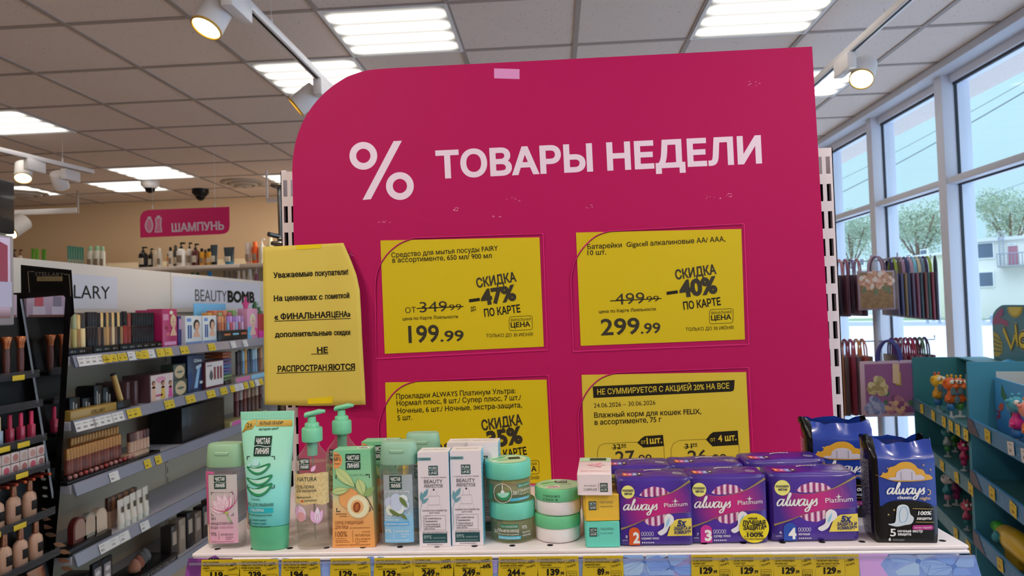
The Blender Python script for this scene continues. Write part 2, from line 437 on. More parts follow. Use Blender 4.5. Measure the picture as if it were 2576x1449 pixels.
# suspended grid
PANELS = [(2, 0), (5, 0), (1, 1), (6, 2), (-3, 2), (-3, 5), (-4, 6), (-1, 6), (-6, 6), (-5, 1),
          (2, -3), (5, -4), (-1, -4), (-3, -2), (2, -7), (5, -8), (-1, -8), (-4, -6), (3, 5), (-7, 3), (-7, -2)]  # this row: unseen panels added to light the board and shop
gm = M('9a8f88', .7, k=1.3); mb = MB(); gz = ZC - .006
for i in range(-8, 8):
    x = GX + T * i; mb.box((x - .013, YN, gz), (x + .013, YB, ZC), gm)
for j in range(-11, 9):
    y = GY + T * j; mb.box((XL, y - .013, gz + .001), (XW, y + .013, ZC), gm)
struct('trim_1', mb, label='dark T-bar grid of the suspended ceiling')
def panel_mat():
    m, t, b, N, L = nodes('lit_diffuser')
    tc = N('ShaderNodeTexCoord'); sx = N('ShaderNodeSeparateXYZ'); L(tc.outputs['Object'], sx.inputs[0])
    # four tubes behind the diffuser: brighter along them, dimmer at the rim
    w = N('ShaderNodeMath'); w.operation = 'MULTIPLY'; w.inputs[1].default_value = 2 * PI / .135; L(sx.outputs['Y'], w.inputs[0])
    c = N('ShaderNodeMath'); c.operation = 'SINE'; ph = N('ShaderNodeMath'); ph.operation = 'ADD'; ph.inputs[1].default_value = -PI / 2; L(w.outputs[0], ph.inputs[0]); L(ph.outputs[0], c.inputs[0])
    mr = N('ShaderNodeMapRange'); mr.inputs['From Min'].default_value = -1; mr.inputs['To Min'].default_value = .25; mr.inputs['To Max'].default_value = 1.5; L(c.outputs[0], mr.inputs['Value'])
    ax = N('ShaderNodeMath'); ax.operation = 'ABSOLUTE'; L(sx.outputs['X'], ax.inputs[0]); e = N('ShaderNodeMapRange'); e.inputs['From Min'].default_value = .285; e.inputs['From Max'].default_value = .235; e.inputs['To Min'].default_value = .13; L(ax.outputs[0], e.inputs['Value'])
    ay = N('ShaderNodeMath'); ay.operation = 'ABSOLUTE'; L(sx.outputs['Y'], ay.inputs[0]); e2 = N('ShaderNodeMapRange'); e2.inputs['From Min'].default_value = .29; e2.inputs['From Max'].default_value = .25; e2.inputs['To Min'].default_value = .16; L(ay.outputs[0], e2.inputs['Value'])
    m1 = N('ShaderNodeMath'); m1.operation = 'MULTIPLY'; L(mr.outputs[0], m1.inputs[0]); L(e.outputs[0], m1.inputs[1])
    m2 = N('ShaderNodeMath'); m2.operation = 'MULTIPLY'; L(m1.outputs[0], m2.inputs[0]); L(e2.outputs[0], m2.inputs[1])
    m3 = N('ShaderNodeMath'); m3.operation = 'MULTIPLY'; m3.inputs[1].default_value = PANEL_STRENGTH; L(m2.outputs[0], m3.inputs[0])
    b.inputs['Base Color'].default_value = (.3, .3, .29, 1); b.inputs['Emission Color'].default_value = (1, .95, .87, 1); L(m3.outputs[0], b.inputs['Emission Strength'])
    return m
pm = panel_mat(); fr = M('d8d4cc', .5)
CELL = {(2, 0): 'square ceiling light panel above the left part of the pink board', (5, 0): 'square ceiling light panel cut by the top edge, above the board at right',
        (1, 1): 'square ceiling light panel half hidden behind the box-shaped track spotlight', (6, 2): 'square ceiling light panel peeking past the right edge of the pink board',
        (-3, 2): 'square ceiling light panel cut by the left edge of the photo', (-3, 5): 'square ceiling light panel above the white dome camera, nearer of the pair',
        (-4, 6): 'square ceiling light panel right behind the white dome camera, farther of the pair', (-1, 6): 'far ceiling light panel partly hidden by the slotted post',
        (-6, 6): 'far ceiling light panel below the spotlights at the left edge'}
first = None
for i, j in PANELS:
    c = (GX + T * (i + .5), GY + T * (j + .5), ZC)
    lab = CELL.get((i, j), 'added square ceiling light panel out of view, lighting board and shop')
    if not first:
        first = thing('ceiling_light', lab, 'ceiling light', c, 0, 'lit ceiling panels')
        f = MB()
        for a, b2 in (((-.3, -.3), (.3, -.285)), ((-.3, .285), (.3, .3)), ((-.3, -.285), (-.285, .285)), ((.285, -.285), (.3, .285))):
            f.box((a[0], a[1], -.009), (b2[0], b2[1], 0), fr)
        f.build('frame', first)
        d = MB(); d.box((-.285, -.285, -.0075), (.285, .285, -.001), pm); d.build('diffuser', first)
    else: dup(first, c, None, lab)
# ------------------------------------------------------------------ window wall
wm = M('c3c6d4', .45, k=1.45); gk = M('2c3440', .6, k=1); GXP = XW + .10
def glass_mat():
    m, t, b, N, L = nodes('window_glass')
    tr = N('ShaderNodeBsdfTransparent'); tr.inputs[0].default_value = (.93, .97, .99, 1); gl = N('ShaderNodeBsdfGlossy'); gl.inputs['Roughness'].default_value = .01
    mx = N('ShaderNodeMixShader'); rim_gloss(t, mx, .02, .16)
    L(tr.outputs[0], mx.inputs[1]); L(gl.outputs[0], mx.inputs[2]); L(mx.outputs[0], t.nodes['Material Output'].inputs['Surface'])
    return m
glm = glass_mat()
POSTY = [-3.3, -2.33, -1.36, -.40, .58, 1.55, 2.53, 3.53, 4.51, 5.48, 6.46, 7.43]
for k, y in enumerate(POSTY):
    mb = MB(); mb.rbox((XW, y - .045, .12), (XW + .17, y + .04, ZC), .004, wm); mb.box((XW + .075, y - .052, .12), (XW + .09, y + .05, ZC), gk)
    struct('trim_%d' % (k + 2), mb, label='white window post')
n = 0
for k in range(len(POSTY) - 1):
    y0, y1 = POSTY[k] + .04, POSTY[k + 1] - .045; n += 1
    w = struct('window_%d' % n, None)
    f = MB(); f.rbox((XW + .01, y0, 2.237), (XW + .16, y1, 2.278), .003, wm); f.box((XW + .072, y0, 2.228), (XW + .086, y1, 2.287), gk); f.build('transom', w)
    f = MB(); f.rbox((XW + .05, y0, 2.86), (XW + .16, y1, ZC), .003, wm); f.rbox((XW + .02, y0, .12), (XW + .16, y1, .2), .003, wm); f.box((XW + .07, y0, 2.845), (XW + .085, y1, 2.87), gk); f.build('frame', w)
    f = MB(); f.box((GXP, y0 - .01, .2), (GXP + .006, y1 + .01, 2.24), glm); f.build('lower_pane', w)
    f = MB(); f.box((GXP, y0 - .01, 2.27), (GXP + .006, y1 + .01, 2.87), glm); f.build('upper_pane', w)
mb = MB(); mb.rbox((XW - .07, YN, ZC - .05), (XW + .16, YB, ZC - .004), .004, M('aeb2bc', .6)); struct('trim_20', mb, label='white strip between ceiling and windows')
# ================================================================== promo gondola: posts, shelf, pink board
SZ, SF, SL, SR = 1.23985, .931, -.4934, .5066        # shelf top height, front edge, left and right end
BY = 1.262                                            # front face of the pink board
white = M('c8bfc4', .35, k=1.45); PINK = M('a01450', .55, spec=.12, k=1.3)
def SB(u, v, h): return atY(u, v, BY - h)             # photo pixel -> point on the board
# posts with slots
def post(label, xc, ztop, nm='slotted_post'):
    mb = MB(); w = .0165; y0 = 1.322; z = ztop
    # face plate built round its two columns of slots
    def plate(u0, u1, z0, z1): mb.box((xc + u0, y0, z0), (xc + u1, y0 + .0016, z1), white)
    cols = ((-.011, -.0035), (.0035, .011))
    plate(-w, cols[0][0], 0, ztop); plate(cols[0][1], cols[1][0], 0, ztop); plate(cols[1][1], w, 0, ztop)
    zz = ztop; first_ = True; lo = []
    while zz > .9:
        a = zz - (.016 if first_ else .0185); b = a - .0315
        for c0, c1 in cols: plate(c0, c1, a, zz)
        zz = b; first_ = False
    for c0, c1 in cols: plate(c0, c1, 0, zz)
    mb.box((xc - w, y0, 0), (xc - w + .0016, y0 + .06, ztop), white); mb.box((xc + w - .0016, y0, 0), (xc + w, y0 + .06, ztop), white)
    mb.box((xc - w, y0 + .02, 0), (xc + w, y0 + .0216, ztop - .045), M('101014', .9, k=1))
    mb.rbox((xc - w, y0 + .004, ztop - .002), (xc - w + .01, y0 + .03, ztop + .004), .001, white)
    return tag(mb.build(nm), label, 'post')
lx = atY(724, 500, 1.322).x; rx = atY(2082, 500, 1.322).x
post('white slotted upright post left of the pink board', lx + .003, atY(724, 432, 1.322).z)
post('white slotted upright post right of the pink board', rx - .004, atY(2075, 372, 1.322).z)
# gondola carcass below (back panel, base) and the shelf
g = thing('display_gondola', 'white shop shelving unit under the promo shelf', 'shelving unit', (0, 0, 0))
mb = MB(); mb.box((lx + .03, 1.33, 0), (rx - .03, 1.345, SZ - .03), white); mb.build('back_panel', g)
mb = MB(); mb.rbox((SL + .01, .97, 0), (SR - .01, 1.315, .16), .004, white); mb.build('base', g)
for z in (.5, .86):
    mb = MB(); mb.rbox((SL + .01, .97, z - .025), (SR - .01, 1.315, z), .002, white); mb.build('lower_shelf', g)
sh = thing('promo_shelf', 'white metal shelf with punched holes carrying the cosmetics and pad packs', 'shelf', (0, 0, 0))
mb = MB(); mb.rbox((SL, SF, SZ - .005), (SR, 1.3155, SZ), .002, M('ccc3c6', .3, k=1.5), seg=3)
mb.box((SL + .002, SF + .02, SZ - .028), (SR - .002, 1.31, SZ - .0055), white)
hm = M('1c1a1c', .9, k=1)
SS = lambda u, v, h: (u, v, SZ + h)
for k in range(20):
    x = SL + .027 + k * .05
    for y in (SF + .018, SF + .34): mb.ell(x, y, .0042, .0042, hm, 1, SS, 12)
mb.build('tray', sh)
mb = MB(); mb.rbox((SL + .001, SF - .003, SZ - .0098), (SR - .001, SF + .018, SZ - .0056), .0015, M('d6ccd0', .3, k=1.45)); mb.build('front_lip', sh)
# ------------------------------------------------------------------ price rail with flower print
RY = SF - .006
def SRl(u, v, h): return atY(u, v, RY - h)
rl = thing('price_rail', 'shelf edge strip printed with blue and purple hydrangeas below the promo shelf', 'price strip', (0, 0, 0))
za = SZ - .0105; zb = SZ - .09
xl, xr = atY(474, 1420, RY).x, atY(2453, 1400, RY).x
mb = MB(); mb.prism([(xl - .01, zb), (xr + .02, zb), (xr, za), (xl, za)], NOISY('7f94c8', '5f7cbc', 30, .3, coat=.4), 0, .0015, lambda u, v, h: (u, RY - h + .0015, v)); mb.build('backing', rl)
mb = MB(SRl, .0001)
mb.poly([(474, 1404), (585, 1404), (590, 1449), (465, 1449)], NOISY('5a2a66', '7d3f86', 60, .3, coat=.4), 2)
mb.build('colour_band', rl); mb = MB(SRl, .0001)
mb.poly([(2158, 1394), (2236, 1393), (2215, 1420), (2235, 1449), (2165, 1449)], M('b48cc6', .3, coat=.4), 2)
mb.build('colour_band', rl); mb = MB(SRl, .0001)
mb.poly([(1702, 1396), (1740, 1395), (1742, 1449), (1690, 1449)], M('8e86bd', .3, coat=.4), 2)
def hydr(cx, cy, r, c0, c1, n=4, a0=45):
    for k in range(n):
        a = math.radians(a0 + 360 * k / n); x, y = cx + r * math.cos(a), cy + r * .8 * math.sin(a)
        P = [(cx, cy)] + [(cx + r * q * math.cos(a + d), cy + .8 * r * q * math.sin(a + d)) for q, d in ((.55, -.62), (.9, -.55), (1.05, -.2), (1.15, 0), (1.05, .2), (.9, .55), (.55, .62))]
        P = [(max(470, min(2450, p[0])), max(1396, min(1447, p[1]))) for p in P]
        mb.poly(P, c0 if k % 2 else c1, 3 + k % 2)
        for d in (-.35, -.12, .12, .35):
            q = [(cx + r * t * math.cos(a + d), cy + .8 * r * t * math.sin(a + d)) for t in (.15, .5, .9)]
            if all(1397 < p[1] < 1446 and 472 < p[0] < 2448 for p in q): mb.line(q, 1.0, M('5f7cc0', .35), 6)
    if 1400 < cy < 1444: mb.ell(cx, cy, 7, 6, M('4f6db0', .4), 7)
mb.build('colour_band', rl)
B0, B1, B2 = M('8fa9dd', .3, coat=.4), M('7d9ad4', .3, coat=.4), M('6c8bca', .3, coat=.4)
fl_ = 0
for a in ((1622, 1411, 62, B0, B1), (1690, 1428, 60, B1, B2, 4, 20), (2310, 1412, 74, B0, B1, 4, 30), (2400, 1425, 66, B1, B2, 4, 60), (705, 1425, 30, B1, B2), (945, 1418, 26, B0, B2), (600, 1430, 20, B1, B2), (1230, 1425, 24, M('a98fc9', .3), M('9b84c2', .3)), (535, 1428, 34, M('6f3680', .3), M('8a4a98', .3), 4, 10)):
    fl_ += 1; mb = MB(lambda u, v, h, o_=(fl_ % 3) * .0004: SRl(u, v, h + o_), .00005); hydr(*a); mb.build('printed_flower', rl)

mb = MB(); mb.rbox((xl + .003, RY - .0052, za - .0012), (xr - .004, RY - .0042, za + .0022), .0005, CLEAR('e8e8f0', .12, .12)); mb.build('clear_cover', rl)
# ------------------------------------------------------------------ price tags
YEL = M('c6a81a', .42, k=1.2); BLK = M('201c14', .5, k=1)
# left px, right px, top px, name lines, discount lines, price, kopecks box
TAGS = [(507, 602, 1408, ['ЧИСТАЯ ЛИНИЯ', 'МИЦЕЛЛЯРНАЯ ВОДА 3В1', '100МЛ'], '–40%', '119', 1, None, 'first price tag from the left end, reading 119.99 below the pink micellar water'),
        (603, 700, 1407, ['ЧИСТАЯ ЛИНИЯ ГЕЛЬ Д/', 'УМЫВ 3В1 ГИАЛУРОН Д/', 'КОМБ КОЖИ 200МЛ'], '–20%', '239', 1, None, 'price tag reading 239.99 below the big aloe tube'),
        (709, 805, 1406, ['ЧИСТАЯ ЛИНИЯ NATURA', 'ГЕЛЬ ПЕНКА Д/ УМЫВ', '3В1 ОЧИЩЕНИЕ 160МЛ'], '–22%', '194', 0, None, 'price tag reading 194.99 below the pump bottle'),
        (832, 931, 1405, ['ЧИСТАЯ ЛИНИЯ СКРАБ', 'ОЧИЩАЮЩИЙ 50МЛ'], '–18%', '129', 1, None, 'price tag reading 129.99 below the apricot scrub box'),
        (942, 1038, 1404, ['ЧИСТАЯ ЛИНИЯ ЛОСЬОН', 'Д/ СНЯТИЯ МАКИЯЖ С ВЕК', '100МЛ'], '–27%', '129', 1, None, 'price tag reading 129.99 below the cotton lotion bottle'),
        (1040, 1141, 1402, ['ЧЛ PURE LINE', 'СЫВОРОТКА- КОРРЕК Д/', 'ЛИЦА 30МЛ'], '–44%', '249', 0, '449.99', 'price tag reading 249.99, left one of two below the white serum boxes'),
        (1142, 1238, 1401, ['ЧЛ PURE LINE', 'СЫВОРОТКА- КОРРЕК Д/', 'ЛИЦА 30МЛ'], '–44%', '249', 0, '449.99', 'price tag reading 249.99, right one of two below the white serum boxes'),
        (1255, 1352, 1401, ['ЧИСТАЯ ЛИНИЯ ГЕЛЬ-', 'МУЛЬТИУХОД Д/ ЛИЦ 3В1', 'Д/ КОМБ КОЖИ 100МЛ'], '–18%', '244', 0, None, 'price tag reading 244.99 below the stacked aqua jars'),
        (1354, 1455, 1400, ['ЧЛ КРЕМ ПИТАНИЕ И', 'УВЛАЖНЕНИЕ Д/ ЛИЦА И', 'ТЕЛА 50МЛ'], '–17%', '139', 1, None, 'price tag reading 139.99 below the white jars'),
        (1467, 1567, 1399, ['ЧИСТАЯ ЛИНИЯ КРЕМ', 'УВЛАЖ Д/ СУХОЙ КОЖИ', 'ДНЕВНОЙ 45МЛ'], '–35%', '89', 1, None, 'price tag reading 89.99 below the small cream boxes'),
        (1739, 1841, 1396, ['ALWAYS PLATINUM', 'ULTRA ПРОКЛАДКИ', 'НОРМАЛ 8ШТ'], '–27%', '129', 1, None, 'price tag reading 129.99, first right of the blue flowers'),
        (1842, 1945, 1396, ['ALWAYS PLATINUM', 'ULTRA ПРОКЛАДКИ', 'СУПЕР 7ШТ'], '–27%', '129', 1, None, 'price tag reading 129.99, second right of the blue flowers'),
        (1946, 2049, 1396, ['ALWAYS PLATINUM', 'ULTRA ПРОКЛАДКИ', 'НОЧНЫЕ 6ШТ'], '–27%', '129', 1, None, 'price tag reading 129.99, third right of the blue flowers'),
        (2050, 2160, 1396, ['ALWAYS ПРОКЛАДКИ', 'ГИГИЕНИЧ ЖЕН MAXI', 'SECURE NIGHT EXTRA', '6ШТ'], '–18%', '129', 0, None, 'price tag reading 129.99, last tag on the right end')]
for L_, R_, tp, names, disc, price, box, old, lab in TAGS:
    w = R_ - L_; c = atY((L_ + R_) / 2, tp + 30, RY - .002)
    t = thing('price_tag', lab, 'price tag', (0, 0, 0), 0, 'yellow price tags on the shelf edge')
    mb = MB(SRl, .0001); sl = -.012
    P = [(L_, tp), (R_, tp + w * sl), (R_ + 2.5, tp + 60), (L_ - 2.5 + (3 if L_ > 1700 else 0), tp + 60)]
    mb.prism(P, YEL, .0012, .0020); mb.build('card', t)
    mb = MB(SRl, .0001)
    for k, s in enumerate(names): y = tp + 10 + 7.2 * k; mb.text(s, (L_ + 4, y), (L_ + 4 + min(62, 3.25 * len(s)), y - .6), 4.6, BLK, 24, .012, down=True)
    xs = L_ + w * .68
    mb.line([(xs, tp + 2), (xs + 2, tp + 60)], .6, M('8a7414', .5), 24)
    if old:
        mb.text('СКИДКА', (xs + 3, tp + 15), (xs + 26, tp + 11), 7.5, BLK, 24, .02, down=True); mb.text(disc, (xs + 1, tp + 31), (xs + 28, tp + 27), 10.5, BLK, 24, .035, down=True)
        mb.text(old + ' руб / шт', (L_ + 20, tp + 31), (L_ + 56, tp + 30.3), 4.6, BLK, 24, .01, down=True)
        mb.line([(L_ + 19, tp + 29), (L_ + 40, tp + 28.4)], .7, BLK, 25)
    else:
        mb.text(disc, (xs + 3, tp + 19), (xs + 24, tp + 13), 7.2, BLK, 24, .03, down=True); mb.text('ПО КАРТЕ', (xs + 5, tp + 29), (xs + 26, tp + 23), 5, BLK, 24, .015, down=True)
        mb.text('цена по Карте Лояльности', (L_ + 9, tp + 29.5), (L_ + 56, tp + 29), 3.4, BLK, 24, .005, down=True)
    x0 = L_ + (22 if len(price) == 3 else 36)
    mb.text(price, (x0, tp + 47), (L_ + 54, tp + 46.3), 15.5, BLK, 24, .05, down=True); mb.text('.99', (L_ + 54.5, tp + 46.5), (L_ + 65.5, tp + 46.2), 8.2, BLK, 24, .035, down=True)
    mb.text('руб / шт', (L_ + 46, tp + 55), (L_ + 66, tp + 54.7), 3.2, BLK, 24, down=True)
    if box:
        bx0, by0 = xs + 3, tp + 37; mb.line(rrect_pts(bx0, by0, bx0 + 25, by0 + 21, 3), .7, BLK, 24, closed=True)
        mb.text('ФИНАЛЬНАЯ', (bx0 + 3, by0 + 7), (bx0 + 22, by0 + 6.8), 3, BLK, 24, down=True); mb.text('ЦЕНА', (bx0 + 2.5, by0 + 17.5), (bx0 + 22.5, by0 + 17.2), 7, BLK, 24, .02, down=True)
    mb.build('printed_text', t)
# ------------------------------------------------------------------ the pink board
out = [(738, 1225), (750, 1040), (735, 430)]
arc = smoothpath([(735, 430), (737, 395), (745, 352), (762, 306), (790, 262), (825, 226), (868, 196), (915, 179), (960, 173), (1050, 168)], 4)
out = [(754, 1228)] + arc + [(2043, 117), (2105, 1190)]
bd = thing('promo_board', 'big pink board with a rounded corner reading ТОВАРЫ НЕДЕЛИ', 'sign board', (0, 0, 0))
mb = MB(SB); mb.prism(out, PINK, -.004, 0, edge=M('c9a0b0', .6)); mb.build('panel', bd)
LT = M('cdb9cb', .45, k=1.35)
mb = MB(SB)
mb.text('ТОВАРЫ НЕДЕЛИ', (1098, 447), (1917, 408), 64, LT, 1, .035, down=True)
mb.build('lettering', bd); mb = MB(SB)
for cx, cy in ((914, 392), (1006, 468)):
    o = ell_pts(cx, cy, 26.5, 26.5, 32); mb.line(o, 17, LT, 1, closed=True)
mb.poly([(990, 355), (1011, 354), (933, 501), (912, 503)], LT, 1)
mb.build('percent_sign', bd)
mb = MB(SB); mb.prism([(1243, 172), (1307, 174), (1307, 199), (1243, 197)], M('b778a8', .3), .0001, .0004); mb.build('tape', bd, None)
mb = MB(SB); rnd = random.Random(3)
for cx, cy, sx in ((1895, 210, 14), (1145, 525, 6), (1290, 500, 18), (960, 560, 20), (1480, 520, 12), (1830, 490, 8), (880, 640, 5), (1250, 545, 14), (1795, 495, 20)):
    for k in range(7):
        x, y = cx + rnd.uniform(-sx, sx), cy + rnd.uniform(-5, 5); l = rnd.uniform(1, 5); mb.line([(x, y), (x + l, y + rnd.uniform(-1.5, 1.5))], rnd.uniform(.6, 1.3), M('c887a2', .6), 1)
mb.build('scuffs', bd)
# poster pockets and posters
PYEL = M('ceb408', .5, k=1.03, spec=.3); PYEL2 = M('cbb330', .45, k=1.1)
POST = [([(957, 605), (1357, 597), (1368, 872), (968, 890)], [(946, 902), (944, 720), (950, 680), (972, 642), (1004, 614), (1040, 599), (1366, 588), (1377, 880)], PYEL, 'yellow poster with dish soap offer reading 199.99, upper left on the pink board'),
        ([(1449, 585), (1865, 576), (1874, 854), (1461, 870)], [(1442, 884), (1437, 700), (1446, 660), (1466, 625), (1498, 595), (1532, 582), (1872, 563), (1884, 866)], PYEL, 'yellow poster with battery offer reading 299.99, upper right on the pink board'),
        ([(969, 962), (1375, 955), (1388, 1219), (977, 1222)], [(958, 1222), (952, 1075), (962, 1035), (985, 995), (1015, 970), (1050, 958), (1380, 944), (1394, 1219)], PYEL, 'yellow poster with minus 35 percent offer, lower left behind the bottles'),
        ([(1463, 943), (1877, 936), (1890, 1204), (1473, 1212)], [(1462, 1212), (1455, 1050), (1464, 1010), (1485, 975), (1515, 950), (1550, 938), (1884, 925), (1898, 1204)], PYEL2, 'yellow poster with black banner and cat food prices, lower right behind the purple packs')]
PTXT = []
PTXT.append([('Средство для мытья посуды FAIRY', (985, 648), (1253, 630), 12.5, .012), ('в ассортименте, 650 мл/ 900 мл', (987, 661), (1237, 649), 12.5, .012), ('СКИДКА', (1200, 724), (1300, 707), 23, .035),
    ('47%', (1212, 767), (1300, 753), 37, .05), ('ДО', (1185, 783), (1198, 780), 10, .03), ('ПО КАРТЕ', (1219, 797), (1310, 785), 19, .03), ('ОТ', (1020, 788), (1047, 786), 14, 0), ('349', (1056, 786), (1125, 783), 27, .0),
    ('99', (1130, 781), (1161, 779), 15, 0), ('цена по Карте Лояльности', (1013, 806), (1152, 800), 8, .015), ('199', (1028, 862), (1105, 859), 43, .02), ('.99', (1108, 859), (1167, 857), 27, .02),
    ('ФИНАЛЬНАЯ', (1285, 809), (1335, 806), 7, 0), ('ЦЕНА', (1285, 824), (1334, 821), 12, .03), ('ТОЛЬКО ДО 30 ИЮНЯ!', (1223, 849), (1341, 845), 8.5, .005)])
PTXT.append([('Батарейки  Gigacell алкалиновые АА/ ААА,', (1478, 627), (1825, 607), 12.5, .012), ('10 шт.', (1478, 642), (1525, 640), 12.5, .012), ('СКИДКА', (1700, 703), (1803, 688), 23, .035), ('40%', (1711, 747), (1806, 735), 40, .05),
    ('ПО КАРТЕ', (1720, 779), (1814, 767), 19, .03), ('499', (1548, 767), (1622, 763), 29, 0), ('99', (1627, 760), (1658, 758), 15, 0), ('цена по Карте Лояльности', (1507, 788), (1650, 781), 8, .015), ('299', (1512, 843), (1610, 839), 41, .02),
    ('.99', (1612, 839), (1662, 837), 26, .02), ('ФИНАЛЬНАЯ', (1789, 791), (1840, 788), 7, 0), ('ЦЕНА', (1789, 806), (1840, 803), 12, .03), ('ТОЛЬКО ДО 30 ИЮНЯ!', (1725, 833), (1846, 828), 8.5, .005)])
PTXT.append([('Прокладки ALWAYS Платинум Ультра:', (997, 1004), (1297, 989), 13, .012), ('Нормал плюс, 8 шт./ Супер плюс, 7 шт./', (998, 1021), (1311, 1006), 13, .012), ('Ночные, 6 шт./ Ночные, экстра-защита,', (1000, 1040), (1313, 1025), 13, .012),
    ('5 шт.', (1000, 1058), (1037, 1056), 13, .012), ('СКИДКА', (1213, 1083), (1315, 1067), 25, .035), ('35%', (1228, 1126), (1316, 1112), 40, .05), ('ПО КАРТЕ', (1235, 1156), (1326, 1143), 19, .03), ('199', (1074, 1143), (1140, 1139), 27, 0), ('99', (1145, 1138), (1176, 1136), 15, 0),
    ('ФИНАЛЬНАЯ', (1300, 1173), (1350, 1170), 7, 0), ('ЦЕНА', (1300, 1188), (1350, 1185), 12, .03), ('ТОЛЬКО ДО 30 ИЮНЯ!', (1238, 1209), (1357, 1206), 8.5, .005)])
PTXT.append([('24.06.2026 – 30.06.2026', (1494, 1026), (1649, 1018), 11.5, 0), ('Влажный корм для кошек FELIX,', (1495, 1051), (1764, 1041), 13, .015), ('в ассортименте, 75 г', (1496, 1069), (1664, 1061), 13, .015), ('32', (1542, 1131), (1562, 1129), 13, .01),
    ('99', (1563, 1125), (1575, 1124), 8, .01), ('27', (1549, 1167), (1598, 1164), 32, .015), ('.99', (1600, 1166), (1640, 1164), 22, .01), ('31', (1723, 1129), (1741, 1128), 13, .01), ('99', (1742, 1123), (1754, 1122), 8, .01), ('26', (1731, 1165), (1780, 1162), 32, .015), ('.99', (1785, 1165), (1828, 1163), 22, .01)])
fram = M('b81a66', .3); 
for k, (q, pk, ym, lab) in enumerate(POST):
    mb = MB(SB); full = smoothpath(pk[1:6], 4); ring = [pk[0]] + full + pk[6:]
    mb.line(ring, 3.2, fram, 9, closed=True)
    inner = [(x * .986 + .014 * 1e0 * sum(p[0] for p in ring) / len(ring), y * .986 + .014 * sum(p[1] for p in ring) / len(ring)) for x, y in ring]
    mb.line(inner, 1.2, M('8a0f44', .4), 9, closed=True)
    mb.build('poster_pocket', bd)
    t = thing('poster', lab, 'poster', (0, 0, 0), 0, 'yellow offer posters on the pink board')
    mb = MB(SB); mb.prism(q, ym, .0003, .0010); mb.build('sheet', t)
    mb = MB(SB); cur = ''
    for s, a, b, hh, bo in PTXT[k]:
        nm = 'headline' if bo in (.012, .015) and hh > 12 and k < 4 and s not in ('27', '26') else 'discount_text' if s in ('СКИДКА', 'ПО КАРТЕ', 'ДО') or '%' in s else 'old_price' if s in ('ОТ', '349', '499', '99', '32', '31') or s == '199' and k == 2 else 'price_text' if s[0] in '12.' and len(s) < 5 else 'small_text'
        if nm != cur: mb.v and mb.build(cur, t); mb = MB(SB); cur = nm
        m_ = M('2a2414', .5, k=1) if hh > 20 else BLK
        mb.text(s, a, b, hh, m_, 6.2 if '%' in s else 5, bo, down=True)
    mb.build(cur, t); mb = MB(SB)
    if k < 3:
        a, b = (((1180, 757), (1207, 753)), ((1677, 738), (1705, 734)), ((1196, 1117), (1223, 1113)))[k]; mb.line([a, b], 8, BLK, 5)
        x0, y0, x1, y1 = ((1281, 795, 1339, 830), (1785, 777, 1844, 813), (1296, 1159, 1356, 1193))[k]
        P = rrect_pts(x0, y0, x1, y1, 6); P = [(x, y - (x - x0) * .05 + 2) for x, y in P]; mb.line(P, 1.1, BLK, 5, closed=True)
        a, b = (((1048, 776), (1166, 771)), ((1535, 757), (1664, 751)), ((1068, 1131), (1180, 1126)))[k]
        mb.line([a, b], 2.2, BLK, 6)
    else:
        P = [(1491, 972), (1848, 956), (1847, 976), (1845, 983), (1838, 985), (1493, 1001)]; mb.poly(P, BLK, 5)
        mb.text('НЕ СУММИРУЕТСЯ С АКЦИЕЙ 20% НА ВСЕ', (1503, 993), (1835, 977), 14, PYEL2, 6, .015, down=True)
        mb.build('banner', t); mb = MB(SB)
        for P, s1, a1, s2, a2 in (([(1603, 1114), (1613, 1103), (1622, 1097), (1668, 1094), (1670, 1122), (1618, 1126)], 'от', ((1613, 1117), (1625, 1116)), '1шт.', ((1627, 1117), (1666, 1114))),
                                  ([(1776, 1106), (1786, 1093), (1794, 1087), (1856, 1083), (1858, 1119), (1792, 1123)], 'от', ((1787, 1111), (1800, 1110)), '4 шт.', ((1807, 1111), (1853, 1107)))):
            mb.poly(P, BLK, 5); mb.text(s1, a1[0], a1[1], 11, PYEL2, 6, 0, down=True); mb.text(s2, a2[0], a2[1], 16, PYEL2, 6, .03, down=True)
        for P in ([(1503, 1195), (1503, 1135), (1508, 1122), (1520, 1116), (1604, 1112)], [(1670, 1118), (1673, 1195)], [(1690, 1190), (1688, 1130), (1694, 1116), (1708, 1108), (1776, 1105)], [(1859, 1117), (1861, 1190)]): mb.line(P, .8, BLK, 5)
        mb.line([(1538, 1127), (1577, 1125)], 1, BLK, 6); mb.line([(1719, 1125), (1756, 1123)], 1, BLK, 6)
    mb.build('printed_frames', t)
# ------------------------------------------------------------------ the taped notice, bowed away from the board at its right edge
def bow(u, v):
    t = max(0, min(1, (u - 661) / 259)); c = max(0, min(1, (v - 611) / 400))
    return .004 + .016 * t ** 2 + .010 * (t ** 3) * (1 - abs(2 * c - 1)) + .003 * max(0, math.sin((t - .62) * 9)) * (t > .62)
def SN(u, v, h): return atY(u, v, BY - bow(u, v) - h)
nt_ = thing('paper_notice', 'yellow paper notice with black serif text taped over the board\'s left edge', 'notice', (0, 0, 0))
redge = [(864, 611), (873, 632), (885, 660), (897, 692), (905, 730), (908, 780), (911, 850), (915, 920), (918, 970), (920, 1018)]
def sheet_pt(i, j, n, m_):
    t = j / m_; k = t * (len(redge) - 1); a = int(min(k, len(redge) - 2)); f_ = k - a
    r_ = (redge[a][0] + (redge[a + 1][0] - redge[a][0]) * f_, redge[a][1] + (redge[a + 1][1] - redge[a][1]) * f_)
    l_ = (661 + 5 * t, 621 + 397 * t); s_ = i / n
    u = l_[0] + (r_[0] - l_[0]) * s_; v = l_[1] + (r_[1] - l_[1]) * s_ + (3 * math.sin(PI * s_) if j == m_ else 0)
    return u, v
mb = MB(SN); V = []; n_, m_ = 22, 27
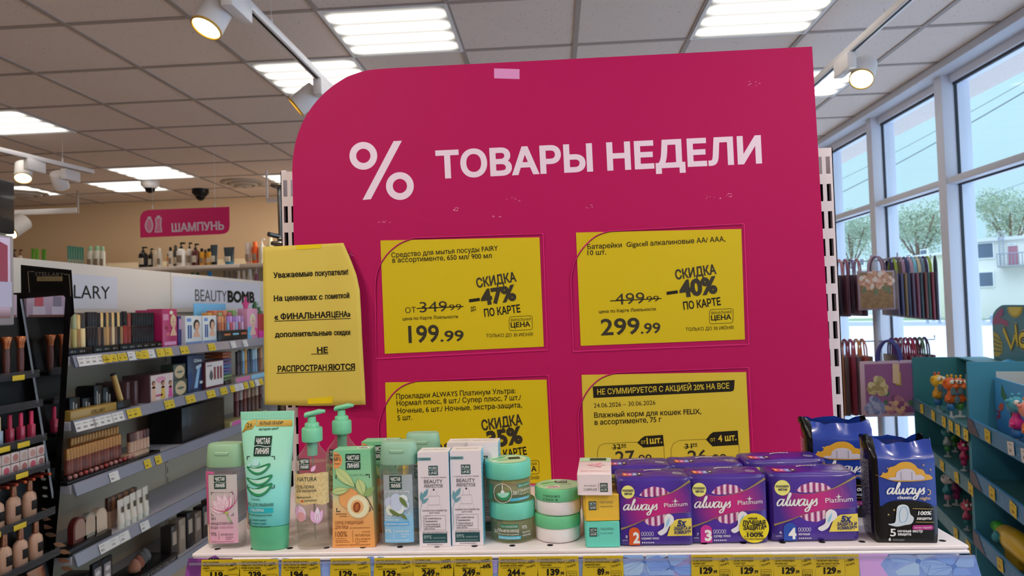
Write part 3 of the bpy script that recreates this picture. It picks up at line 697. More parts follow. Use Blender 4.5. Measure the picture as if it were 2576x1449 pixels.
for sgn in (0, 1):
    for j in range(m_ + 1):
        for i in range(n_ + 1):
            u, v = sheet_pt(i, j, n_, m_); V.append(SN(u, v, -.0003 * sgn))
q = (n_ + 1) * (m_ + 1); Fs = []
for j in range(m_):
    for i in range(n_):
        a = j * (n_ + 1) + i; Fs.append((a, a + 1, a + n_ + 2, a + n_ + 1)); Fs.append((q + a, q + a + n_ + 1, q + a + n_ + 2, q + a + 1))
for i in range(n_):
    a = m_ * (n_ + 1) + i; Fs += [(i, q + i, q + i + 1, i + 1), (a, a + 1, q + a + 1, q + a)]
for j in range(m_):
    a = j * (n_ + 1); b = a + n_; Fs += [(a, a + n_ + 1, q + a + n_ + 1, q + a), (b, q + b, q + b + n_ + 1, b + n_ + 1)]
mb.add(V, Fs, M('c2ac4a', .7, k=1.3), True); mb.build('sheet', nt_)
mb = MB(SN); mb.maxlen = 8
for s, a, b, hh in (('Уважаемые', (688, 699), (787, 694), 13), ('покупатели!', (793, 694), (876, 690), 13), ('На ценниках с', (689, 757), (812, 753), 13), ('пометкой', (818, 752), (879, 749), 12.5), ('« ФИНАЛЬНАЯ', (690, 804), (831, 798), 14), ('ЦЕНА»', (834, 798), (882, 796), 13.5),
                  ('дополнительные', (692, 848), (835, 843), 12.5), ('скидки', (840, 843), (881, 842), 12.5), ('НЕ', (798, 888), (825, 887), 14), ('РАСПРОСТРАН', (699, 935), (822, 931), 14), ('ЯЮТСЯ', (825, 931), (893, 929), 14)):
    mb.text(s, a, b, hh, M('15110c', .6, k=1), 2, .03, serif=True, down=True)
for a, b in (((690, 808), (882, 801)), ((783, 891), (826, 890)), ((695, 939), (893, 932))): mb.line([a, ((a[0] + b[0]) / 2, (a[1] + b[1]) / 2), b], 1.6, M('15110c', .6, k=1), 2)
mb.build('printed_text', nt_)
for P in ([(746, 617), (808, 614), (808, 624), (746, 628)], [(774, 1003), (837, 997), (837, 1014), (774, 1016)]):
    mb = MB(SN); mb.maxlen = 12; mb.poly(P, M('c9ae1c', .15, k=1.5), 3); mb.build('tape', nt_)
# ================================================================== tracks, spotlights, signs and fittings under the ceiling
tw = M('cfcac8', .4, k=1.4); lensm = M('ffe9b8', .4, k=1, emit=SPOT_STRENGTH); goldm = M('c89a3c', .35, k=1.3); dk = M('1a1a1c', .6, k=1)
ZT = 2.75
def track(label, p0, p1, hangs):
    p0, p1 = Vector((p0[0], p0[1], 0)), Vector((p1[0], p1[1], 0)); d = p1 - p0; L = d.length
    t = thing('light_track', label, 'light track', (p0.x, p0.y, ZT), math.atan2(d.y, d.x))
    mb = MB(); mb.rbox((0, -.0175, 0), (L, .0175, .032), .002, tw); mb.box((.01, -.006, -.0008), (L - .01, .006, .001), dk); mb.build('rail', t)
    for h in hangs:
        mb = MB(); mb.tube([(h, 0, .03), (h, 0, ZC - ZT - .002)], .0012, tw, 5); mb.tube([(h, 0, .03), (h, 0, .06)], .005, tw, 8); mb.build('suspension_wire', t)
    return t
track('long white light track above the left part of the pink board', (-1.125, -3.4), (-1.16, 4.55), (.9, 3.0, 6.3, 7.7))
track('long white light track running along the windows', (1.405, -3.4), (1.49, 4.9), (1.0, 4.0, 6.55, 8.0))
p, q = atZ(0, 383, ZT), atZ(233, 437, ZT)
track('white light track end at the left edge above the dark display header', (p.x - (q.x - p.x) * 1.2, p.y - (q.y - p.y) * 1.2), (q.x, q.y), (.3, 1.5))
def spot(label, x, y, aim, z=ZT, r=.056, L=.135, side=1, watts=None, rz=None, box=True):
    """track spotlight: adapter box under the rail, swivel arm and cylinder head whose lens looks along aim"""
    t = thing('track_spotlight', label, 'spotlight', (x, y, z), 0, 'track spotlights')
    a = Vector(aim).normalized()
    mb = MB(); mb.rbox((-.022, -.085, -.082), (.022, .085, -.0015), .003, tw); mb.build('adapter', t)
    c = Vector((side * (.022 + r + .010), 0, -.078)); m3 = a.to_track_quat('Z', 'Y').to_matrix()
    mb = MB(); mb.tube([(side * .02, 0, -.06), (c.x - side * r * .6, 0, -.07)], .008, tw, 8); mb.build('arm', t)
    def put(m_): m_.v = [tuple(c + m3 @ Vector(p)) for p in m_.v]; return m_
    mb = MB(); mb.lathe([(r * .9, -L / 2), (r, -L / 2 + .006), (r, L / 2 - .006)], tw, 28, caps=(1, 0)); hd = put(mb).build('head', t)
    mb = MB(); mb.lathe([(r, L / 2 - .006), (r, L / 2 + .002), (r * .92, L / 2 + .003), (r * .88, L / 2 - .01)], goldm, 28, caps=(0, 0)); put(mb).build('bezel', t)
    mb = MB(); mb.lathe([(0.0005, L / 2 - .004), (r * .9, L / 2 - .004)], lensm, 28, caps=(0, 0)); put(mb).build('lens', t)
    ld = bpy.data.lights.new('spot_lamp', 'SPOT'); ld.energy = watts or SPOT_WATTS; ld.color = (1, .88, .74); ld.spot_size = math.radians(75); ld.spot_blend = .8; ld.shadow_soft_size = .045
    lo = bpy.data.objects.new('spot_lamp', ld); COL.objects.link(lo); lo.parent = t; lo.location = c + a * (L / 2 + .01); lo.rotation_euler = (-a).to_track_quat('Z', 'Y').to_euler()
    return t
def on(px, py, z=ZT): return atZ(px, py, z)
q = on(790, 190); spot('box-shaped white track spotlight seen from the side, left of the pink board', -1.155, q.y + .12, (-.75, -.15, -.62), side=-1)
q = on(575, 0); spot('bright track spotlight cut by the top edge of the photo', -1.13, 2.52, (-.25, -.4, -.9), side=-1)
q = on(2120, 140); spot('lit white track spotlight near the windows, right of the board', 1.465, q.y + .02, (-.4, -.55, -.72), side=1)
p = on(75, 400); spot('lit white spotlight at the left edge above the dark display header', p.x, p.y + .05, (.30, -.45, -.8), side=-1)
p = on(120, 412); spot('white spotlight turned away, beside the lit one at the left edge', p.x, p.y + .25, (-.2, .6, -.7), side=-1, watts=15)
p = on(20, 545, 2.42); spot('small lit spotlight hanging low in front of the beige wall', p.x - .03, p.y, (-.2, -.75, -.6), z=2.42, r=.07, L=.16, side=1, watts=15)
for k, (x, y, aim) in enumerate([(-1.13, .35, (.62, .55, -.85)), (-1.13, -.4, (.62, .85, -.8)), (-1.12, -1.3, (.5, .85, -.55)), (1.42, -.3, (-.5, .85, -.85)), (1.42, -1.2, (-.5, .85, -.6)), (1.42, .55, (-.55, .35, -.85)), (1.44, 1.3, (.5, .7, -.8)), (-1.13, 1.2, (-.45, .7, -.75))]):  # unseen spots added on the tracks as fill for board and goods
    spot('%s added fill spotlight, unseen, counted from the %s end behind the viewer' % (ORD[k], 'far'), x, y, aim, side=1 if x < 0 else -1, watts=SPOT_WATTS * (1 if k == 7 else 2))
# far fixed rail on the beige wall side with its vertical drop
t = thing('ceiling_rail', 'white horizontal rail with a vertical drop rod near the beige wall', 'rail', (0, 0, 0))
a, b, c = atY(20, 540, 7.2), atY(197, 530, 7.2), atY(204, 462, 7.2)
mb = MB(); mb.rbox((a.x - 1.5, 7.17, b.z - .025), (b.x, 7.21, b.z + .03), .003, tw); mb.build('rail', t)
mb = MB(); mb.tube([(b.x, 7.19, b.z - .03), (b.x + .005, 7.19, ZC - .001)], .013, M('8f857c', .5), 8); mb.build('drop_rod', t)
t = thing('ceiling_rail', 'white hanging rail bracket behind the chrome stand', 'rail', (0, 0, 0))
a, b, c = atY(672, 505, 6.6), atY(716, 506, 6.6), atY(670, 442, 6.6)
mb = MB(); mb.rbox((a.x, 6.58, a.z - .02), (b.x + 3.2, 6.62, a.z + .02), .003, tw); mb.build('rail', t)  # run lengthened behind the board to carry the added wall spots
mb = MB(); mb.tube([(a.x, 6.6, a.z), (a.x, 6.6, ZC - .001)], .012, tw, 8); mb.build('drop_rod', t)
for k in range(3): spot('%s added white spotlight hidden behind the pink board to brighten the beige wall' % ORD[k], b.x + .7 + k * .9, 6.6, ((-.75, .5, -.25), (-.35, .8, -.3), (.2, .8, -.4))[k], z=a.z - .021, side=1, watts=60)  # hidden spots added to brighten the back wall
# dome cameras and round vents
def dome(label, px, py, body, y):
    c = atZ(px, py, ZC); t = thing('dome_camera', label, 'camera', (c.x, c.y, ZC), 0)
    mb = MB(); mb.lathe([(.085, 0), (.085, -.045), (.07, -.06), (.06, -.075)], body, 24); mb.build('housing', t)
    mb = MB(); mb.ball((0, 0, -.075), .05, M('0c0c10', .15, k=1), 16, 10); mb.build('dome', t)
dome('white dome camera with black lens under the two light panels', 377, 455, M('cfcac8', .4, k=1.4), 0)
dome('black dome camera on the ceiling above the pink hanging sign', 504, 476, M('15151a', .35, k=1), 0)
def vent(label, px, py):
    c = atZ(px, py, ZC); t = thing('ceiling_vent', label, 'vent', (c.x, c.y, ZC))
    mb = MB()
    for r0, r1, z in ((.22, .16, -.012), (.15, .10, -.03), (.085, .02, -.045)): mb.lathe([(r0, z + .011), (r0, z), (r1, z - .012), (r1, z + .011)], M('a39a92', .5, k=1.3), 28, caps=(1, 1))
    mb.build('rings', t)
vent('round ceiling vent right of the black dome camera', 612, 458); vent('round ceiling vent at the left edge under the spotlights', 62, 484)
# hanging shampoo sign
SY = 5.6
def SSg(u, v, h): return atY(u, v, SY - h)
t = thing('hanging_sign', 'pink hanging sign reading ШАМПУНЬ with two bottle icons', 'sign', (0, 0, 0))
P = smoothpath([(352, 560), (353, 545), (360, 533), (374, 528)], 4) + [(577, 520)] + smoothpath([(578, 565), (576, 578), (569, 586), (556, 589)], 4) + [(353, 598)]
mb = MB(SSg, .001); mb.prism(P, M('c41560', .4), -.006, 0); mb.build('panel', t)
mb = MB(SSg, .001); sw = M('d3b6c4', .5); mb.text('ШАМПУНЬ', (432, 583), (564, 577), 20, sw, 1, .035, down=True); mb.build('lettering', t)
mb = MB(SSg, .001)
def icon(P, fill): mb.poly(P, M('d07a9c', .5), 1); mb.line(P, 3.2, sw, 2, closed=True)
icon(smoothpath([(372, 551), (379, 551), (384, 565), (382, 578), (376, 584), (369, 579), (366, 566)], 4, True), 1); mb.poly([(371, 545), (380, 545), (380, 551), (371, 551)], sw, 1)
mb.build('bottle_icon', t); mb = MB(SSg, .001)
icon([(391, 549), (406, 548), (404, 565), (407, 583), (390, 584), (393, 566)], 1); mb.poly([(394, 543), (403, 542), (403, 548), (394, 549)], sw, 1)
mb.build('bottle_icon', t)
for px, py in ((384, 526), (541, 521)):
    a = atY(px, py, SY + .003); mb = MB(); mb.tube([a, (a.x, a.y, ZC - .001)], .0013, tw, 4); mb.tube([a, (a.x, a.y, a.z + .03)], .005, tw, 6); mb.build('suspension_wire', t)
# chrome stand behind the left post
ch = M('8a8682', .18, metal=1., k=1.2); CYY = 1.75
def pc(px, py): return atY(px, py, CYY)
t = thing('chrome_stand', 'chrome tube fitting with clamp standing behind the left slotted post', 'stand', (0, 0, 0))
a, b = pc(701, 472), pc(705, 590); s_ = CYY / F
mb = MB(); mb.tube([pc(701, 470), pc(705, 600)], 4.2 * s_, ch, 12); mb.build('pole', t)
c = pc(706, 469); mb = MB(); mb.rbox((c.x - 16 * s_, CYY - .03, c.z - 6 * s_), (c.x + 20 * s_, CYY + .03, c.z + 5 * s_), .004, ch); mb.build('top_plate', t)
c = pc(706, 612); mb = MB(); mb.rbox((c.x - 15 * s_, CYY - .03, c.z - 8 * s_), (c.x + 22 * s_, CYY + .03, c.z + 3 * s_), .003, ch); mb.build('base_plate', t)
mb = MB(); mb.tube([pc(688, 592) + Vector((0, -.03, 0)), pc(716, 598) + Vector((0, .03, 0))], 6.5 * s_, ch, 8); mb.tube([pc(700, 600), pc(712, 603)], 7 * s_, ch, 8); mb.build('clamp', t)
c = pc(706, 612); mb = MB(); mb.tube([(c.x, CYY, 0), (c.x, CYY, c.z)], .016, ch, 12); mb.lathe([(.12, 0), (.12, .012), (.02, .03)], ch, 24, c=(c.x, CYY, 0)); mb.build('foot', t)
# ================================================================== products on the promo shelf
def place(px, py):
    c = atZ(px, py, SZ + .0004); return c, (c - CAM).dot(CF) / F       # point on the shelf, metres per photo pixel there
def sring(hx, hy, z, n, yc, seg=36):
    P = []
    for i in range(seg):
        a = 2 * PI * i / seg; c, s = math.cos(a), math.sin(a)
        P.append((hx * math.copysign(abs(c) ** (2 / n), c), yc + hy * math.copysign(abs(s) ** (2 / n), s), z))
    return P
class Body:
    """upright container: profile of (z, half width, half depth) in photo pixels, superellipse power n"""
    def __init__(s, prof, n, k, yc=None): s.p = prof; s.n = n; s.k = k; s.yc = yc if yc is not None else max(p[2] for p in prof)
    def at(s, z):
        P = s.p
        for a, b in zip(P, P[1:]):
            if a[0] <= z <= b[0]: t = (z - a[0]) / ((b[0] - a[0]) or 1); return a[1] + (b[1] - a[1]) * t, a[2] + (b[2] - a[2]) * t
        return (P[0] if z < P[0][0] else P[-1])[1:]
    def S(s, u, v, h):
        hx, hy = s.at(v); t = min(.995, abs(u) / hx)
        return (u * s.k, (s.yc - hy * (1 - t ** s.n) ** (1 / s.n)) * s.k - h, v * s.k)
    def SB(s, u, v, h):
        hx, hy = s.at(v); t = min(.995, abs(u) / hx)
        return (u * s.k, (s.yc + hy * (1 - t ** s.n) ** (1 / s.n)) * s.k - h, v * s.k)
    def mesh(s, m, mb=None, seg=40):
        mb = mb or MB(); mb.loft([[tuple(q * s.k for q in p) for p in sring(hx, hy, z, s.n, s.yc, seg)] for z, hx, hy in s.p], m); return mb
DG = M('143a30', .4, k=1.3); WH = M('d9d3d2', .5, k=1.4); INK = M('26332e', .5, k=1.2)
def brandmark(mb, u, v, w, h, m0=None, m1=None, a='ЧИСТАЯ', b='ЛИНИЯ', hl=3, sl=0., thin=False):
    m0, m1 = m0 or DG, m1 or WH; k = sl * h
    mb.poly([(u - w / 2, v), (u + w / 2, v), (u + w / 2 + k, v + h), (u - w / 2 + k, v + h)], m0, hl)
    bo = .005 if thin else .025
    mb.text(a, (u - w * .40 + k * .6, v + h * .62), (u + w * .40 + k * .6, v + h * .62), h * .27, m1, hl + 1, bo)
    mb.text(b, (u - w * .40 + k * .1, v + h * .12), (u + w * .40 + k * .1, v + h * .12), h * .27, m1, hl + 1, bo)
    mb.line([(u - w / 2 + w * t + k * .5, v + h * (.5 + .035 * math.sin(t * 2 * PI))) for t in [i / 10 for i in range(11)]], h * .03, m1, hl + 1)
def corners(mb, u0, v0, u1, v1, m, l=7, w=1.6, hl=3):
    for x, y, sx, sy in ((u0, v0, 1, 1), (u1, v0, -1, 1), (u0, v1, 1, -1), (u1, v1, -1, -1)): mb.line([(x + sx * l, y), (x, y), (x, y + sy * l)], w, m, hl)
def small(mb, lines, hl=3):
    for s, u0, u1, v, h, m in lines: mb.text(s, (u0, v), (u1, v), h, m, hl, .008)
# ---------- flip-cap bottles
def flip_bottle(name, label, px, py, kind, group):
    c, k = place(px, py); t = thing(name, label, 'bottle', (c.x, c.y, SZ + .0004), 0, group)
    B = Body([(0, 41, 22), (3, 45, 25), (10, 47, 26), (110, 48, 27), (175, 50, 28), (192, 50, 28), (199, 47, 26), (203, 46, 25)], 3.2, k, 29)
    B.mesh(CLEAR('f0eaea' if kind else 'eaeef2', .07, .04, tint='fbf9f9')).build('clear_body', t)
    L = Body([(8, 44, 23), (110, 45.5, 24.5), (178, 47, 25), (184, 46, 24)], 3.2, k, 29)
    L.mesh(CLEAR('e9dfdd' if kind else 'd4dfe8', .05, .02, tint='fbf5f4' if kind else 'f5f8fb')).build('liquid', t)
    Cp = Body([(203, 46, 26), (207, 48, 28), (240, 46, 27), (257, 44, 25.5), (261, 41, 23)], 3, k, 29)
    cp = Cp.mesh(M('7d9f80' if kind else '7fa48f', .5)).build('flip_cap', t)
    mb = MB(Cp.S); mb.maxlen = 8; mb.line([(-18, 240), (-17, 234), (17, 234), (18, 240)], 2.2, M('5d7d62', .5), 1); mb.line([(-18, 241), (18, 241)], 2, M('a8c4a8', .5), 1); mb.build('thumb_notch', cp)
    mb = MB(B.S); mb.maxlen = 10
    if kind:
        mb.poly(rrect_pts(-36, 14, 38, 186, 2), GRAD([(14 * k, 'c08aa0'), (60 * k, 'bd98a6'), (100 * k, 'b6a6a8'), (186 * k, 'a9a3a2')], rough=.25), 1)
        mb.poly([(-46, 60), (-37, 60), (-37, 188), (-20, 188), (-20, 194), (-46, 194)], M('b5517f', .3), 1)
        mb.poly([(-46, 12), (-37, 12), (-37, 60), (-46, 60)], M('cdb09a', .3), 1)
    else:
        mb.poly(rrect_pts(-36, 10, 38, 180, 2), GRAD([(10 * k, '6fa3c8'), (70 * k, '7da9c6'), (95 * k, '8e9ca6'), (180 * k, '8e949a')], rough=.25), 1)
    mb.build('printed_label', t); mb = MB(B.S); mb.maxlen = 10
    if kind:
        brandmark(mb, -4, 151, 31, 33); mb.text('NATURE PLUS', (-22, 140), (24, 140), 3.6, M('8a7a80', .5), 3); corners(mb, -28, 84, 28, 142, INK, 6, 1.5)
        pet = M('cfb3bd', .4); pet2 = M('c08fa4', .4); mg = M('a02a62', .4)
        for (a, b_, w) in (((8, 94), (-26, 122), 12), ((8, 94), (-12, 136), 11), ((8, 94), (8, 138), 10), ((8, 94), (26, 132), 8), ((8, 94), (-32, 104), 9), ((8, 94), (-10, 112), 9)):
            P = leaf_pts(*a, *b_, w); mb.poly(P, pet, 4); mb.line(P, .7, pet2, 5, closed=True)
        mb.build('lettering', t); mb = MB(B.S); mb.maxlen = 10
        for q in ([(10, 96), (30, 110), (32, 130), (26, 148)], [(10, 96), (36, 118), (40, 150)], [(8, 96), (20, 112), (18, 140)], [(8, 94), (-12, 98), (-32, 108)]): mb.line(smoothpath(q, 4), lambda t_, x, y: 1.8 * (1 - t_ * .7), mg, 7)
        mb.ell(12, 91, 4, 4, M('9aa046', .4), 8); mb.line([(12, 88), (24, 66)], 1.2, M('5d7a4a', .4), 7); mb.poly(leaf_pts(14, 82, 22, 68, 4), M('9db28c', .4), 6)
        mb.build('printed_flower', t); mb = MB(B.S); mb.maxlen = 10; dk_ = M('6d5c62', .5, k=1.2)
        small(mb, [('3в1', -30, -18, 73, 8, dk_), ('МИЦЕЛЛЯРНАЯ', -31, 26, 61, 6, dk_), ('ВОДА', -31, -11, 51, 6, dk_), ('+ГИАЛУРОН', -9, 27, 51, 6, M('a4708a', .5)), ('97%', -31, -16, 33, 9, dk_), ('NATURE PLUS', -5, 26, 34, 5, dk_), ('экстрактов', 8, 26, 28, 3.4, dk_), ('и масел', 8, 22, 23, 3.4, dk_), ('одобрено дерматологами', -31, 27, 17, 2.8, dk_)])
        mb.line([(-10, 22), (-10, 44)], .8, dk_, 3)
    else:
        brandmark(mb, -4, 144, 31, 34); mb.text('NATURE PLUS', (-25, 136), (23, 136), 3.4, WH, 3); corners(mb, -32, 80, 28, 138, WH, 6, 1.4)
        mb.build('lettering', t); mb = MB(B.S); mb.maxlen = 10
        cot = M('c4cbe0', .5); cot2 = M('aab4d0', .5)
        for i, (x, y, r) in enumerate(((-20, 110, 14), (-18, 92, 13), (-4, 120, 13), (14, 118, 12), (18, 104, 12), (4, 96, 13), (-2, 106, 15))): mb.ell(x, y, r, r * 1.05, cot if i % 2 else cot2, 4 + i, n=18)
        for P in (leaf_pts(6, 126, 26, 98, 6), leaf_pts(-22, 96, 12, 80, 5, bend=-4), leaf_pts(8, 84, 24, 68, 4)): mb.poly(P, M('5b6c3d', .4), 12)
        mb.build('printed_flower', t); mb = MB(B.S); mb.maxlen = 10; w2 = M('cfdbe8', .5); lb = M('4f98cf', .4)
        mb.rect(-37, 53, 27, 62, lb, 3); mb.text('бережное очищение', (-34, 55), (25, 55), 5, WH, 4, .01)
        small(mb, [('ЛОСЬОН ДЛЯ СНЯТИЯ', -34, 16, 73, 5, w2), ('МАКИЯЖА С ВЕК', -34, 2, 65, 5, w2), ('97%', -34, -18, 35, 9, w2), ('NATURE PLUS', -7, 26, 36, 5, w2), ('экстрактов', 6, 26, 29, 3.4, w2), ('и масел', 6, 20, 24, 3.4, w2), ('одобрено дерматологами', -34, 26, 15, 2.6, w2)])
        mb.line([(-12, 20), (-12, 44)], .8, w2, 3)
    mb.build('small_print', t)
    return t
a = flip_bottle('micellar_bottle', 'clear pink micellar water bottle with sage green cap, front one at the left shelf end', 560, 1382, 1, 'flip-cap bottles')
dup(a, (a.location.x + .026, a.location.y + .062, a.location.z), -.05, 'second pink micellar bottle, standing behind the front one beside the aloe tube')
a = flip_bottle('lotion_bottle', 'clear blue cotton-flower lotion bottle with sage green cap, front one right of the apricot box', 1003, 1376, 0, 'flip-cap bottles')
dup(a, (a.location.x + .021, a.location.y + .062, a.location.z), -.03, 'second cotton-flower lotion bottle, its cap showing behind the front one')
# ---------- aloe tube
c, k = place(668, 1386); t = thing('gel_tube', 'large mint green aloe gel tube standing on its cap', 'tube', (c.x, c.y, SZ + .0004), 0)
B = Body([(60, 50, 27), (62, 52, 28), (120, 55, 27), (200, 61, 22), (260, 66, 15), (300, 69, 8), (325, 70, 2.2), (346, 71, 1.6)], 2.0, k, 28)
B.mesh(GRAD([(60 * k, '58b0ae'), (150 * k, '7cc7c2'), (215 * k, '93cdb8'), (346 * k, '8ccab0')], rough=.3, coat=.3)).build('tube_body', t)
Cp = Body([(0, 46, 24), (2, 48, 26), (40, 50, 27), (59, 51, 28)], 2.1, k, 28); Cp.mesh(M('4f9f78', .4)).build('cap', t)
mb = MB(B.S); mb.maxlen = 8
for i in range(34): mb.line([(-67 + i * 4, 328), (-67 + i * 4, 344)], .9, M('6fae98', .4), 1)
mb.line([(-69, 327), (69, 327)], 1.2, M('74b09c', .4), 1); mb.build('crimped_seal', t)
mb = MB(B.S); mb.maxlen = 8; gold = GRAD([(300 * k, '8d7026'), (320 * k, 'b99a4a')], rough=.3)
mb.poly([(-66, 296), (-60, 302), (-58, 312), (-50, 322), (-30, 328 - 2), (-26, 326), (-30, 312), (-38, 302), (-52, 300), (-60, 296), (-64, 292)], gold, 2); mb.text('2х', (-52, 306), (-37, 308), 12, DG, 3)
mb.poly([(-28, 309), (66, 307), (66, 323), (-24, 325)], gold, 2); mb.text('БОЛЬШЕ ОБЪЕМ*', (-18, 313), (43, 313), 7.5, INK, 3, .012); mb.text('выгодная цена*', (-19, 299), (32, 300), 6.5, DG, 3, .012); mb.build('gold_badge', t)
mb = MB(B.S); mb.maxlen = 8; brandmark(mb, -9, 235, 45, 50, sl=.06); mb.build('brand_mark', t)
mb = MB(B.S); mb.maxlen = 8; corners(mb, -50, 156, 24, 234, INK, 8, 2.2)
mb.build('corner_marks', t); mb = MB(B.S); mb.maxlen = 8
g0, g1, g2 = M('2f8a5c', .35), M('a5cdbf', .35), M('1c5a3e', .35)
for (x, y, w, hh) in ((-18, 200, 32, 22), (-16, 172, 36, 22), (-16, 148, 36, 26)):
    P = smoothpath([(x - w, y + hh * .4), (x - w * .6, y - hh * .2), (x, y - hh * .45), (x + w * .6, y - hh * .1), (x + w, y + hh * .75), (x + w * .4, y + hh * .55), (x - w * .3, y + hh * .25)], 4, True)
    mb.poly(P, g0, 4); mb.line(P, 1.4, g2, 6, closed=True)
    Q = smoothpath([(x - w * .75, y + hh * .28), (x - w * .35, y - hh * .12), (x + w * .1, y - hh * .2), (x + w * .5, y + hh * .05), (x + w * .75, y + hh * .5), (x, y + hh * .22)], 4, True); mb.poly(Q, g1, 5)
mb.ell(-25, 220, 10, 8, M('9fd0cf', .2), 7); mb.ell(-42, 214, 5, 4, M('9fd0cf', .2), 7); mb.build('printed_aloe', t)
mb = MB(B.S, .0004); mb.maxlen = 3; tq = M('1f9aa6', .35); wt = M('e3efec', .5)
mb.rect(-51, 95, 21, 107, tq, 2); mb.text('+ГИАЛУРОН', (-41, 98), (-2, 98), 6.5, wt, 3, .01)
mb.line([(-37, 126), (-37, 146)], .8, INK, 3)
small(mb, [('сок алоэ', -34, -13, 126, 5.2, INK), ('ГЕЛЬ ДЛЯ УМЫВАНИЯ', -52, 22, 111, 8, DG), ('для комбинированной кожи', -50, 18, 87, 5, DG), ('3в1', -54, -41, 62, 17, DG), ('снимает макияж*', -34, 5, 75, 4.8, DG), ('бережно очищает', -34, 4, 66.5, 4.8, DG), ('матирует без сухости', -34, 14, 58.5, 4.8, DG)])
mb.line([(-38, 56), (-38, 82)], .8, DG, 3); mb.build('small_print', t)
# ---------- pump bottles
c, k = place(785, 1384); t = thing('pump_bottle', 'clear foaming gel pump bottle with mint pump and kraft band label, front one of two', 'bottle', (c.x, c.y, SZ + .0004), .12, 'pump bottles')
B = Body([(0, 38, 24), (4, 42, 27), (12, 44, 28), (110, 45, 29), (215, 44, 28), (228, 40, 26), (245, 26, 20), (256, 18, 17), (268, 17, 17)], 2.6, k, 29)
B.mesh(CLEAR('eeeae6', .07, .04, tint='fbfaf8')).build('clear_body', t)
L = Body([(8, 41, 25), (110, 42, 26), (214, 41, 25), (217, 40, 24)], 2.6, k, 29); L.mesh(CLEAR('e2d4c4', .05, .02, tint='fbf5ee')).build('liquid', t)
mn = M('66ab88', .4); pmp = MB()
def lz(prof, cx=0.): pmp.lathe([(r * k, z * k) for r, z in prof], mn, 28, c=(cx * k, 29 * k, 0))
lz([(25, 268), (26, 272), (26, 300), (24, 303)]); lz([(18, 303), (18, 313), (16, 315)]); lz([(11, 315), (10, 330)]); pmp.build('pump_collar', t)
pmp = MB(); pmp.loft([[(x * k, (29 + y) * k, (z + dz) * k) for y, z in ((-11, 333), (-12, 338), (-7, 342), (0, 343), (7, 342), (12, 338), (11, 333), (0, 329))] for x, dz in ((-17, -2), (-10, 0), (6, 3), (18, 6))] + [[(34 * k, (29 + y) * k, (z + 6) * k) for y, z in ((-5, 335), (-6, 338), (-4, 340), (0, 341), (4, 340), (6, 338), (5, 335), (0, 333))]], mn); pmp.build('pump_head', t)
mb = MB(); mb.lathe([(13 * k, 232 * k), (13 * k, 268 * k)], M('5f9c80', .3), 20, c=(0, 29 * k, 0)); mb.tube([(0, 29 * k, 235 * k), (3 * k, 29 * k, 20 * k)], 2.2 * k, CLEAR('cfd4cc', .3), 8); mb.build('dip_tube', t)
mb = MB(B.S); mb.maxlen = 8; kr = NOISY('c0aa7c', 'b29a6a', 300, .8)
tear = [(-43, 192), (-30, 190), (-10, 193), (12, 191), (32, 193), (42, 190), (42, 114), (30, 111), (8, 116), (-14, 113), (-32, 117), (-43, 115)]; mb.poly(tear, kr, 2); mb.build('kraft_band', t)
mb = MB(B.S); mb.maxlen = 8; brandmark(mb, -15, 201, 26, 28); mb.build('brand_mark', t)
mb = MB(B.S); mb.maxlen = 8; gr = M('3a4a3c', .5, k=1.2)
small(mb, [('NATURA', -34, 16, 172, 11, gr), ('ГЕЛЬ-ПЕНКА', -38, 9, 154, 8, gr), ('ДЛЯ УМЫВАНИЯ', -38, 14, 145, 6.4, gr), ('французский', -37, 0, 130, 5.2, gr), ('шиповник', -16, 15, 122, 5.2, gr)]); mb.ell(-22, 123, 3, 3, M('b04030', .5), 4)
lg = M('7b776f', .5, k=1.2); small(mb, [('НЕ СОДЕРЖИТ', -38, -7, 62, 3.6, lg), ('ПАРАБЕНЫ, КРАСИТЕЛИ', -38, 8, 57, 3.6, lg), ('2в1', -38, -28, 42, 8, lg), ('ОЧИЩЕНИЕ', -22, 2, 46, 4, lg), ('И СНЯТИЕ МАКИЯЖА', -22, 17, 40, 4, lg)]); mb.build('small_print', t)
mb = MB(B.S); mb.maxlen = 8; p1, p2_ = M('cf9fbf', .4), M('dcbccd', .4)
for P, m_ in ((leaf_pts(-40, 108, -22, 72, 13), p1), (leaf_pts(-32, 112, -14, 76, 10), p2_), (leaf_pts(14, 66, 0, 100, 10), p1), (leaf_pts(14, 64, 16, 108, 9), p2_), (leaf_pts(14, 64, 28, 100, 7), p1), (leaf_pts(2, 196, 14, 212, 5), p1)): mb.poly(P, m_, 3); mb.line(P, .7, M('a8749a', .4), 4, closed=True)
mb.ell(-26, 84, 11, 12, M('c08a92', .3), 5); mb.build('printed_petals', t)
dup(t, (c.x + .020, c.y + .058, SZ + .0004), -.1, 'second pump bottle, standing behind the front one against the pink board')
